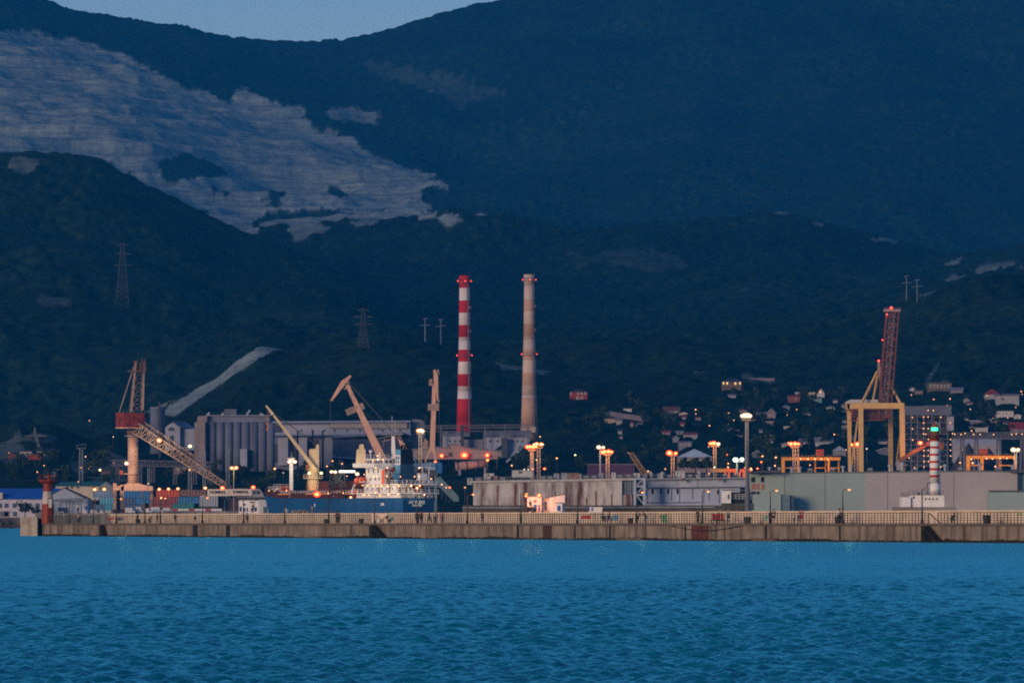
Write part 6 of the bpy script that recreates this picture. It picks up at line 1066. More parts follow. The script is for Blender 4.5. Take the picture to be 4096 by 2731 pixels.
for u,v,r_,e,lab in [(637,1956,6,E_WA(),'leftmost of three lamps above the orange-red container'),(674,1955,6,E_WA(),'middle one of three lamps above the orange-red container'),(712,1954,6,E_WA(),'rightmost of three lamps above the orange-red container'),(821,1951,6.5,E_WA(),'warm lamp at the upper left corner of the half-hidden white container'),(890,1951,8,E_OR(),'orange lamp at the tip of the lowered lattice jib'),(1013,1948,7.5,E_OR(),'orange lamp at the right end of the lettered white container'),(645,1991,4.5,E_WA(),'small lamp before the maroon containers'),(812,1985,3.5,E_WA(),'small lamp above the grey rail wagon'),(1099,1874,4.5,E_WA(),'warm lamp left of the foremast by the silo foot'),(760,1784,6,emis('lamp_yellowgreen',(1,.85,.35),12),'yellowish lamp at the left silo corner'),(758,1879,4,E_WA(),'warm lamp behind the lattice jib')]:
    Yl=2180 if v>1900 else 2560; t=T('quay_lamp',lab,'lamp',P(u,v+14,Yl),'small lamps of the left quay'); lamp(u,v,Yl,r_,e,t); b=MB(); b.bar(P(u,v+3,Yl+.4),P(u,2058 if v>1900 else v+45,Yl+.4),.16); b.build('pole',dsteel,t)
    if v<1970 and v>1900: light(u,v,Yl-1.6,(1,.5,.2) if e is not E_WA() else (1,.7,.4),380,.3,-.5)
# ferry-like white stern house behind the kiosk
t=T('control_cabin','pale grey slanted cabin with two dark windows right of the lettered container','cabin',P(1030,1985,YC)); b=MB(); b.poly([(1008,1954),(1036,1953),(1048,1966),(1056,1985),(1008,1985)],YC-1,5); b.build('wall',mat('cabin_grey',(.2,.24,.28),.7),t); win(t,1009,1963,1021,1975,YC-1,glassd); win(t,1027,1963,1039,1975,YC-1,glassd)
b=MB(); b.pbox(945,1986,1060,1988,YC-3,3); 
for k in range(14): u=945+115*k/13; b.bar(P(u,1988,YC-3),P(u,1998,YC-3),.1)
b.pbox(945,1997,1060,1999,YC-3,3); b.build('walkway',steel,t)
# rail wagon, dark shed, barrier blocks, trucks and small vehicles
t=T('rail_wagon','grey ribbed hopper wagon on the quay right of the containers','rail wagon',P(835,2040,2160)); b=MB(); b.pbox(798,1983,872,2025,2160,3)
b.build('body',mat('wagon_grey',(.33,.37,.41),.7,var=.1),t); b=MB()
for k in range(8): b.pbox(799+10*k,1985,801+10*k,2024,2159.8,.2)
b.build('rib_frame',steel,t)
for u in (806,828,846,866): b=MB(); b.tube(P(u,2039,2160.2),P(u,2039,2160.6),.45,n=12); b.build('wheel',dsteel,t)
b=MB(); b.pbox(798,2029,872,2034,2160.3,2.4); b.build('underframe',dsteel,t)
t=T('dark_shed','dark rusty corrugated shed left of the white kiosk','shed',P(915,2045,2165)); b=MB(); b.pbox(873,1995,952,2048,2165,6); b.build('wall',mat('shed_dark',(.06,.05,.055),.9,var=.4,scale=.8,streak=.5),t); b=MB(); b.pbox(871,1992,954,1995,2164.5,7); b.build('roof',dsteel,t); b=MB(); b.pbox(896,1996,901,2048,2164.8,.2); b.build('post',steel,t)
b=MB()
for k in range(9):
    u0=690+22*k; tag(b.pbox(u0,2034,u0+21,2042,2120,1.2).build('barrier_block',mat('bar_red',(.4,.05,.04),.7) if k%3==0 else white),'red painted barrier block in the row before the containers' if k%3==0 else 'white painted barrier block in the row before the containers','barrier','red and white barrier blocks')
# rails of the slab in front
b=MB(); b.pbox(600,2043,960,2056,2110,3); tag(b.build('quay_kerb',conc),'long pale kerb at the quay edge below the containers','kerb')
def vehicle(u0,v0,u1,v1,Y,col,label,kind='van'):
    t=T('parked_'+kind,label,kind,P((u0+u1)/2,v1,Y),'vehicles parked on the quay'); m=mat('veh_%02d%02d%02d'%tuple(int(c*99) for c in col),col,.4,var=.03); h=v1-v0; w=u1-u0
    b=MB()
    if kind=='car': b.poly([(u0,v1-h*.22),(u0,v0+h*.5),(u0+w*.2,v0+h*.42),(u0+w*.33,v0),(u0+w*.72,v0),(u0+w*.88,v0+h*.42),(u1,v0+h*.52),(u1,v1-h*.22)],Y,1.8)
    else: b.poly([(u0,v1-h*.2),(u0,v0),(u0+w*.72,v0),(u0+w*.74,v0+h*.12),(u1-w*.04,v0+h*.45),(u1,v0+h*.6),(u1,v1-h*.2)],Y,2.1)
    b.build('body',m,t)
    for f in (.2,.8): b=MB(); c=P(u0+w*f,v1-h*.17,Y-.06); b.tube(c,c+Vector((0,.3,0)),h*.17*sc(Y),n=10); b.build('wheel',mat('tyre',(.01,.01,.01),.8),t)
    if kind=='car': win(t,u0+w*.36,v0+h*.1,u0+w*.52,v0+h*.42,Y,glassd,'window',.03); win(t,u0+w*.54,v0+h*.1,u0+w*.72,v0+h*.42,Y,glassd,'window',.03)
    else: win(t,u0+w*.76,v0+h*.2,u0+w*.9,v0+h*.45,Y,glassd,'window',.03)
for a_ in [(652,2030,688,2046,2110,(.5,.52,.55),'pale van with dark glass right of the portal crane','van'),(603,2027,650,2054,2100,(.55,.56,.56),'white truck cab body at the foot of the right portal leg','truck'),(500,2030,540,2056,2105,(.5,.51,.53),'pale pickup truck seen below the portal','truck'),(542,2026,572,2056,2108,(.48,.5,.52),'pale box van behind the middle portal legs','van'),(582,2032,600,2054,2095,(.6,.6,.6),'white small van between the right portal legs','van'),(329,2037,350,2062,2230,(.5,.52,.54),'white box van before the gable shed','van'),(362,2037,395,2062,2225,(.45,.47,.5),'grey van left of the portal crane','van'),(398,2036,416,2060,2215,(.5,.5,.52),'pale small truck next to the grey van','truck'),(420,2036,450,2056,2210,(.4,.42,.45),'grey truck left of the portal crane foot','truck')]: vehicle(*a_)
# ================================================================ thin lattice masts
def lmast(u,v0,v1,Y,w,label,top=None):
    t=T('lattice_mast',label,'mast',P(u,v1,Y),'thin lattice masts'); b=MB(); b.lattice(P(u,v1,Y),P(u,v0,Y),w*sc(Y),w*sc(Y)*.85,max(6,int((v1-v0)/16)),.1,chord=.2); b.build('mast',mat('mast_pale',(.24,.27,.3),.6),t)
    if top: b=MB(); b.pbox(u-top,v0-2,u+top,v0,Y-1,2); b.bar(P(u-top,v0-1,Y),P(u-top,v0-14,Y),.1); b.bar(P(u+top,v0-1,Y),P(u+top,v0-18,Y),.1); b.bar(P(u-top,v0-12,Y),P(u+top,v0-18,Y),.12); b.build('platform',mat('mast_pale',(.24,.27,.3)),t)
lmast(324,1793,1960,2520,14,'tall unlit lattice mast with a platform left of the portal crane',18); lmast(911,1800,1990,2450,13,'thin lattice mast before the silos',10); lmast(595,1870,2000,2400,9,'narrow lattice mast right of the portal column'); lmast(760,1880,2030,2300,14,'broad lattice mast behind the lowered jib'); lmast(817,1800,1985,2320,10,'lattice mast beside the jib before the silo corner')
# ================================================================ cement works on the slope
YS_=2700; silo=mat('silo_concrete',(.115,.14,.205),.9,var=.2,scale=.12,streak=.5,streakcol=(.06,.065,.08),stretch=.06); pale=mat('plant_pale',(.30,.33,.42),.9,var=.15,scale=.15,streak=.3,streakcol=(.2,.2,.22)); plantw=mat('plant_wall',(.165,.19,.27),.9,var=.18,scale=.12,streak=.3,streakcol=(.12,.12,.15)); darkb=mat('plant_dark',(.05,.06,.08),.8,var=.3,scale=.2)
Y=YS_; t=T('silo_block','massive block of grey concrete silos behind the crane jib','silos',P(940,1880,Y)); s=sc(Y)
for k in range(9):
    u=815+33.5*k; c=P(u,1885,Y+17*s); b=MB(); b.tube(c,Vector((c.x,c.y,Z(1687+.4*k,Y))),17*s,17*s,20); b.build('silo',silo,t,True)
b=MB(); b.pbox(826,1663,1078,1688,Y+2,30); b.build('gallery',plantw,t); b=MB(); b.pbox(822,1660,1082,1663,Y+.5,33); b.build('gallery_roof',pale,t)
b=MB(); b.pbox(778,1688,820,1880,Y-3,28); b.poly([(788,1688),(788,1672),(795,1663),(828,1662),(828,1688)],Y-1,25); b.build('stair_tower',mat('silo_warm',(.22,.19,.185),.9,var=.2,scale=.3,streak=.4,streakcol=(.16,.14,.14)),t)
b=MB(); b.pbox(960,1795,988,1868,Y-4,4); b.build('lift_shaft',pale,t)
b=MB(); b.pbox(898,1636,945,1660,Y+8,10); b.build('roof_house',mat('roof_house',(.12,.13,.16),.8),t)
for p_,q_ in (((828,1661),(838,1649)),((985,1660),(1000,1640)),((1040,1661),(1043,1652)),((1043,1652),(1060,1668)),((885,1661),(895,1651))): b=MB(); b.bar(P(*p_,Y+5),P(*q_,Y+5),.9); b.build('roof_duct',pale,t)
t=T('silo_tower','single tall grey silo tower behind the red machine house','silo',P(630,1800,2750)); b=MB(); b.tube(P(631,1815,2750),P(631,1633,2750),30*sc(2750),n=24); b.build('silo',silo,t,True); b=MB(); b.tube(P(631,1633,2750),P(631,1628,2750),31*sc(2750),n=24); b.build('rim',plantw,t); b=MB(); b.bar(P(639,1830,2745),P(638,1606,2745),1.0); b.build('pipe',darkb,t)
t=T('gable_building','old pale gable-fronted building with an arched window left of the silos','building',P(715,1800,2780)); Y=2780; b=MB(); b.poly([(658,1800),(658,1712),(672,1700),(688,1690),(702,1694),(720,1710),(720,1800)],Y,12); b.pbox(720.2,1715,778,1800,Y+3,12); b.build('wall',pale,t); b=MB(); b.prism([P(690,1689,Y-.5),P(722,1712,Y-.5),P(782,1716,Y+10),P(740,1690,Y+14)],(0,0,.5)); b.build('roof',plantw,t); b=MB(); b.poly([(673,1722),(675,1712),(685,1707),(695,1712),(698,1722)],Y-.2,.19); b.build('window',darkb,t); win(t,680,1742,695,1790,Y,darkb)
Y=2780; t=T('long_hall','very long pale industrial hall behind the ship cranes','hall',P(1380,1850,Y))
b=MB(); b.pbox(1087,1735,1645,1905,Y+12,40); b.build('lower_wall',plantw,t); b=MB(); b.prism([(X(1087,Y),Y+10,Z(1735,Y)),(X(1640,Y),Y+10,Z(1735,Y)),(X(1640,Y),Y+10,Z(1690,Y)),(X(1087,Y),Y+10,Z(1692,Y))],(0,42,0)); b.build('upper_wall',pale,t)
b=MB(); b.prism([(X(1083,Y),Y+7,Z(1691,Y)),(X(1640,Y),Y+7,Z(1688,Y)),(X(1640,Y),Y+7,Z(1680,Y)),(X(1083,Y),Y+7,Z(1683,Y))],(0,46,0)); b.build('roof',mat('roof_bluegrey',(.2,.26,.38),.8,var=.12,scale=.1),t)
b=MB(); b.pbox(1320,1691,1628,1712,Y+8.5,1.3); b.build('cladding_band',mat('band_beige',(.32,.285,.265),.9,var=.1,scale=.1),t)
b=MB(); b.pbox(1087,1735,1645,1742,Y+6,6); b.build('eave_roof',mat('roof_bluegrey',(.2,.26,.38)),t)
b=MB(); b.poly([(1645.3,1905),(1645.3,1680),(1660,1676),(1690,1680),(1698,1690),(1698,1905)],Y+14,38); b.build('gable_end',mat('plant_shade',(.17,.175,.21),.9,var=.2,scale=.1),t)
for k,u in enumerate((1205,1250,1298,1338,1390,1440,1480,1530,1565,1600)): win(t,u-4,1718,u+4,1725,Y+10,darkb)
for u0,u1,v0,v1 in ((1092,1130,1700,1730),(1095,1112,1775,1850),(1165,1190,1765,1860),(1230,1275,1760,1850),(1380,1440,1758,1790)): win(t,u0,v0,u1,v1,Y+ (12 if v0>1735 else 10),darkb,'opening')
for u0,u1 in ((1112,1152),(1195,1228),(1300,1330),(1360,1378)): b=MB(); b.pbox(u0,1748,u1,1860,Y+9,2.8); b.build('pier_panel',pale,t)
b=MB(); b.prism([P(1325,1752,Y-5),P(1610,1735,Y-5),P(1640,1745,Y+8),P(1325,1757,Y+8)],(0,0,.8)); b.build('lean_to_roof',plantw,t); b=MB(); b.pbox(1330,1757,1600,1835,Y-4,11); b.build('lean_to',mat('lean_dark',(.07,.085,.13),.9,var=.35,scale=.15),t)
b=MB(); b.prism([P(1330,1828,Y-12),P(1480,1842,Y-12),P(1480,1846,Y-5),P(1330,1832,Y-5)],(0,0,.7)); b.build('canopy',pale,t)
for u,lab in ((1191,'left one'),(1251,'middle one'),(1291,'right one')):
    t=T('steel_stack','dark slender steel stack before the long hall, '+lab+' of three','stack',P(u,1870,2740),'three dark stacks'); b=MB(); b.tube(P(u,1880,2740),P(u,1728,2740),3.8*sc(2740),3.2*sc(2740),10); b.build('shaft',darkb,t); b=MB(); b.tube(P(u,1728,2740),P(u,1722,2740),4.4*sc(2740),n=10); b.build('cap',darkb,t)
# filter houses, gallery, kiln
Y=2760; t=T('kiln_works','row of pale filter houses with slanting hoppers under a steel gallery','works',P(1950,1850,Y))
for u0,u1,v0,v1,m_ in ((1768,1876,1727,1745,plantw),(1770,1850,1745.3,1810,pale),(1933,2030,1722,1750,plantw),(1935,2020,1750.3,1830,pale),(2029,2125,1722,1752,plantw),(2029,2118,1752.3,1830,pale),(1850.5,1932,1757,1830,mat('plant_shade',(.17,.175,.21)))): b=MB(); b.pbox(u0,v0,u1,v1,Y+(0 if v0>1744 else 2),14); b.build('filter_house',m_,t)
for a_ in ([(1990,1768),(2022,1768),(1962,1810),(1958,1806)],[(2085,1768),(2120,1768),(2028,1850),(2022,1846)]): b=MB(); b.poly(a_,Y-3,3); b.build('hopper_chute',mat('chute_blue',(.25,.31,.40),.8),t)
for u0 in (1940,2040):
    for k in range(5): u=u0+12*k; win(t,u,1738,u+6,1746,Y+1.9,darkb)
for u in (1800,1820,1840,1960,1990,2050,2070,2090): win(t,u-4,1760,u+4,1768,Y,darkb)
b=MB()
for v in (1700,1712,1724): b.bar(P(1700,v+2,Y-4),P(2120,v-2,Y-4),.35)
for k in range(36): u=1700+12*k; b.bar(P(u,1702,Y-4),P(u+12,1713,Y-4),.2); b.bar(P(u,1713,Y-4),P(u,1700,Y-4),.2)
for u in (1763,1849,1941,2020,2112): b.bar(P(u,1698,Y-4),P(u,1800,Y-4),.6)
b.build('steel_gallery',mat('gallery_steel',(.12,.12,.15),.7),t)
b=MB(); b.bar(P(1849,1700,Y-6),P(1849,1790,Y-6),1.6); b.build('elevator_shaft',darkb,t); b=MB(); b.bar(P(2018,1752,Y-3),P(2018,1830,Y-3),3); b.build('elevator_shaft',darkb,t)
t=T('conveyor_hall','long peach-lit corrugated hall with a raised gable and three orange lamps','hall',P(1830,1840,2640)); Y=2640; pk=mat('pinkish_cladding',(.25,.215,.21),.8,var=.1,scale=.2)
b=MB(); b.poly([(1650,1836),(1650,1797),(1740,1788),(1795,1794),(1795,1780),(1812,1776),(1830,1777),(1856,1790),(1890,1796),(1992,1804),(1992,1836)],Y,10); b.build('wall',pk,t)
b=MB(); b.poly([(1648,1797),(1740,1787),(1795,1793),(1795,1779),(1813,1774.5),(1831,1776),(1857,1789),(1891,1795),(1994,1803),(1994,1800.5),(1891,1792.5),(1857,1786.5),(1831,1773.5),(1813,1772),(1793,1777),(1793,1790.5),(1740,1784.5),(1648,1794.5)],Y-.6,11); b.build('roof',plantw,t)
win(t,1795,1809,1810,1825,Y,darkb,'opening'); win(t,1668,1815,1684,1832,Y,mat('rust_sign',(.25,.09,.05),.7),'door')
for u,v,r_ in ((1767,1822,7.5),(1858,1820,13),(1949,1820,8)): lamp(u,v,Y-2,r_,E_OR(),t); light(u,v+2,Y-4,(1,.35,.12),190 if r_>9 else 100,.5,-1)
for u in (1660,1700,1755,1820,1900,1985): b=MB(); b.pbox(u,1836.2,u+4,1880,Y+2,2); b.build('trestle_leg',darkb,t)
t=T('rotary_kiln','fat horizontal kiln tube lit orange by lights added in front of it','kiln',P(1885,1870,2620)); b=MB(); b.tube(P(1822,1866,2620),P(1950,1852,2620),17*sc(2620),17*sc(2620),20); b.build('shell',mat('kiln_shell',(.32,.2,.18),.7,var=.2,scale=.3),t,True)
for u,v in ((1832,1865),(1868,1861),(1912,1856),(1945,1852)): b=MB(); b.tube(P(u-2.5,v+.3,2620),P(u+2.5,v-.3,2620),19*sc(2620),n=20); b.build('tyre_ring',darkb,t)
light(1865,1846,2614,(1,.35,.15),500,.5,-2); light(1925,1842,2614,(1,.35,.15),400,.5,-2)  # two lights added without lamps to brighten the kiln shell
b=MB(); b.pbox(1833,1875,1843,1900,2618,4); b.build('saddle',plantw,t); b=MB(); b.pbox(1935,1868,1945,1900,2618,4); b.build('saddle',plantw,t)
for u,v in ((1742,1846),(1950,1840)): t=T('orange_dome_lamp','glowing orange lamp dome at the '+('left' if u<1800 else 'right')+' end under the corrugated hall','lamp',P(u,v+20,2615)); lamp(u,v,2615,5,emis('lamp_deep_orange',(1,.16,.03),6),t); b=MB(); b.bar(P(u,v+4,2615),P(u,v+40,2615),.3); b.build('pole',dsteel,t)
# chimneys
def chimney(u,vt,v0,r_top,r_bot,bands,label,name):
    Y=2800; s=sc(Y); t=T('chimney',label,'chimney',P(u,v0,Y)); m=zbands(name,[(Z(v,Y),c) for v,c in bands],.85,.1,.12)
    n_=7; b=MB(); rs=[(v0,r_bot*1.06),(v0-60,r_bot*.97),(v0-180,r_bot*.86),(vt+260,r_top*1.13),(vt+40,r_top)]
    for (va,ra),(vb,rb) in zip(rs[:-1],rs[1:]): b.tube(P(u,va,Y),P(u,vb,Y),ra*s,rb*s,32)
    b.build('shaft',m,t,True)
    b=MB(); b.tube(P(u,vt+40,Y),P(u,vt+18,Y),r_top*s,r_top*1.12*s,32); b.tube(P(u,vt+18,Y),P(u,vt,Y),r_top*1.1*s,r_top*1.08*s,32); b.build('crown',m,t,True)
    for v in (vt+28,vt+325):
        rr=(r_top*1.35 if v<vt+100 else r_top*1.5)*s; b=MB(); b.tube(P(u,v,Y),P(u,v-2.2,Y),rr,rr,24)
        for k in range(16): a_=2*math.pi*k/16; c=P(u,v-2,Y)+Vector((math.cos(a_)*rr,math.sin(a_)*rr,0)); a2=a_+math.pi/8; c2=P(u,v-2,Y)+Vector((math.cos(a2)*rr,math.sin(a2)*rr,0)); up=Vector((0,0,1.2)); b.bar(c,c+up,.1); b.bar(c+up,c2+up,.1)
        b.build('platform',mat('chimney_steel',(.16,.1,.11),.7),t)
        for a_ in ((-1.6,-1.02,-.05) if v<vt+100 else (-1.55,-.02)):
            pass
        for dx in ((-1.3,0.15,1.3) if v<vt+100 else (-1.45,1.45)): lamp(u+dx*r_top,v-7,Y-(1.45*r_top*s if abs(dx)<1 else 0),2.1,E_RD(),t)
    for k in range(5):
        v=vt+125+95*k; b=MB(); b.pbox(u+r_top*.6,v-4,u+r_top*1.25,v+6,Y-r_top*s,.8); b.build('rest_platform',mat('chimney_steel',(.16,.1,.11)),t)
    b=MB(); b.bar(P(u+r_bot*.6,v0,Y-r_bot*s*.9),P(u+r_top*.62,vt+30,Y-r_top*s*.85),.5); b.build('ladder',mat('chimney_steel',(.16,.1,.11)),t)
R_=(.43,.016,.018); W_=(.62,.58,.58)
vv=lambda c: 1050+c*.7143
chimney(1858,1103,1745,20.5,32,[(vv(763),R_),(vv(693),W_),(vv(625),R_),(vv(555),W_),(vv(488),R_),(vv(418),W_),(vv(350),R_),(vv(282),W_),(vv(213),R_),(vv(143),W_),(vv(20),R_)],'tall chimney painted in bold red and white bands','chimney_red_white')
B_=(.45,.30,.215); L_=(.53,.44,.375)
chimney(2117,1098,1762,20.5,34,[(vv(757),B_),(vv(690),L_),(vv(618),B_),(vv(548),L_),(vv(485),B_),(vv(412),L_),(vv(343),B_),(vv(275),L_),(vv(207),B_),(vv(135),L_),(vv(20),(.42,.35,.31))],'tall faded beige and pale banded brick chimney','chimney_beige')
b=MB(); b.pbox(2112,1707,2142,1730,2790,6); tag(b.build('duct_box',mat('duct_beige',(.42,.34,.3),.8)),'beige duct box on the steel gallery at the pale chimney foot','duct')

# pipe bridge and small sheds right of the portal crane
Y=2600; t=T('pipe_bridge','dark lattice pipe bridge crossing behind the portal crane column','pipe bridge',P(640,1890,Y)); b=MB(); b.lattice(P(445,1850,Y),P(842,1858,Y),2.4,2.4,26,.2,chord=.4); b.build('truss',mat('gallery_steel',(.12,.12,.15)),t)
for u in (470,560,612,700,780,838): b=MB(); b.lattice(P(u,1980,Y),P(u,1862,Y),1.6,1.3,8,.16,chord=.3); b.build('leg',mat('gallery_steel',(.12,.12,.15)),t)
# ================================================================ houses on the slope
WALLS={'white':(.66,.65,.63),'cream':(.52,.40,.25),'red':(.30,.03,.05),'grey':(.30,.31,.34),'pale':(.42,.43,.46),'brick':(.26,.10,.07),'teal':(.25,.48,.42),'pink':(.32,.25,.25),'tan':(.17,.135,.10),'mauve':(.24,.21,.25),'slate':(.17,.19,.23),'purple':(.12,.055,.12)}
ROOFS={'dark':(.05,.05,.06),'blue':(.46,.58,.68),'pale':(.42,.43,.46),'red':(.24,.03,.04),'navy':(.03,.045,.08),'brown':(.14,.06,.05),'mauve':(.2,.19,.24)}
def wm_(k): return mat('house_'+k,tuple(.74*c for c in WALLS[k]),.85,var=.14,scale=.25)
def rm_(k): return mat('houseroof_'+k,ROOFS[k],.75,var=.14,scale=.4)
def house(u0,u1,ve,vb,vr,w,r,kind,wins,label,Y=None,D=9.,cat='house',name='house'):
    if Y is None: Y=ground((u0+u1)/2,vb)[0]-1
    t=T(name,label,cat,P((u0+u1)/2,vb,Y)); x0,x1=X(u0,Y),X(u1,Y); ze,zb,zr=Z(ve,Y),Z(vb,Y)-3,Z(vr,Y); o=.5
    b=MB(); b.box(x0,x1,Y,Y+D,zb,ze)
    if kind=='front': b.prism([(x0,Y,ze),(x1,Y,ze),((x0+x1)/2,Y,zr-.1)],(0,D,0))
    if kind=='side': b.prism([(x0,Y,ze),(x0,Y+D,ze),(x0,Y+D/2,zr-.15)],(x1-x0,0,0))
    b.build('wall',wm_(w),t)
    b=MB(); xm=(x0+x1)/2; th=.25
    if kind=='flat': b.box(x0-.3,x1+.3,Y-.3,Y+D+.3,ze+.01,ze+max(.3,zr-ze))
    elif kind=='hip':
        i=min((x1-x0)/2,D/2)*.95; A=[(x0-o,Y-o,ze),(x1+o,Y-o,ze),(x1+o,Y+D+o,ze),(x0-o,Y+D+o,ze)]; R=[(x0+i,Y+D/2,zr),(x1-i,Y+D/2,zr)]
        b.add(A+R,[(0,1,5,4),(1,2,5),(2,3,4,5),(3,0,4),(3,2,1,0)])
    elif kind=='side':
        b.prism([(x0-o,Y-o,ze-.1),(x0-o,Y+D/2,zr),(x0-o,Y+D/2,zr+th),(x0-o,Y-o,ze-.1+th)],(x1-x0+2*o,0,0)); b.prism([(x0-o,Y+D+o,ze-.1),(x0-o,Y+D/2+.01,zr),(x0-o,Y+D/2+.01,zr+th),(x0-o,Y+D+o,ze-.1+th)],(x1-x0+2*o,0,0))
    else:
        b.prism([(x0-o,Y-o,ze-.1),(xm,Y-o,zr),(xm,Y-o,zr+th),(x0-o,Y-o,ze-.1+th)],(0,D+2*o,0)); b.prism([(x1+o,Y-o,ze-.1),(xm+.01,Y-o,zr),(xm+.01,Y-o,zr+th),(x1+o,Y-o,ze-.1+th)],(0,D+2*o,0))
    b.build('roof',rm_(r),t)
    for q in wins:
        fr=MB(); fr.pbox(q[0],q[1],q[2],q[3],Y-.1,.099); f=fr.build('window',mat('window_frame',(.6,.6,.6),.6) if len(q)<5 else emis('lit_window',(1,.55,.2),1.2),t)
        if len(q)<5: g_=MB(); e=.22*(q[2]-q[0]); g_.pbox(q[0]+e,q[1]+e,q[2]-e,q[3]-e,Y-.14,.039); g_.build('pane',mat('house_pane',(.03,.035,.045),.25),f)
    return t
def grid(u0,u1,v0,v1,n,h=None): w=(u1-u0)/n; return [(u0+w*k+w*.25,v0,u0+w*k+w*.75,v1) for k in range(n)]
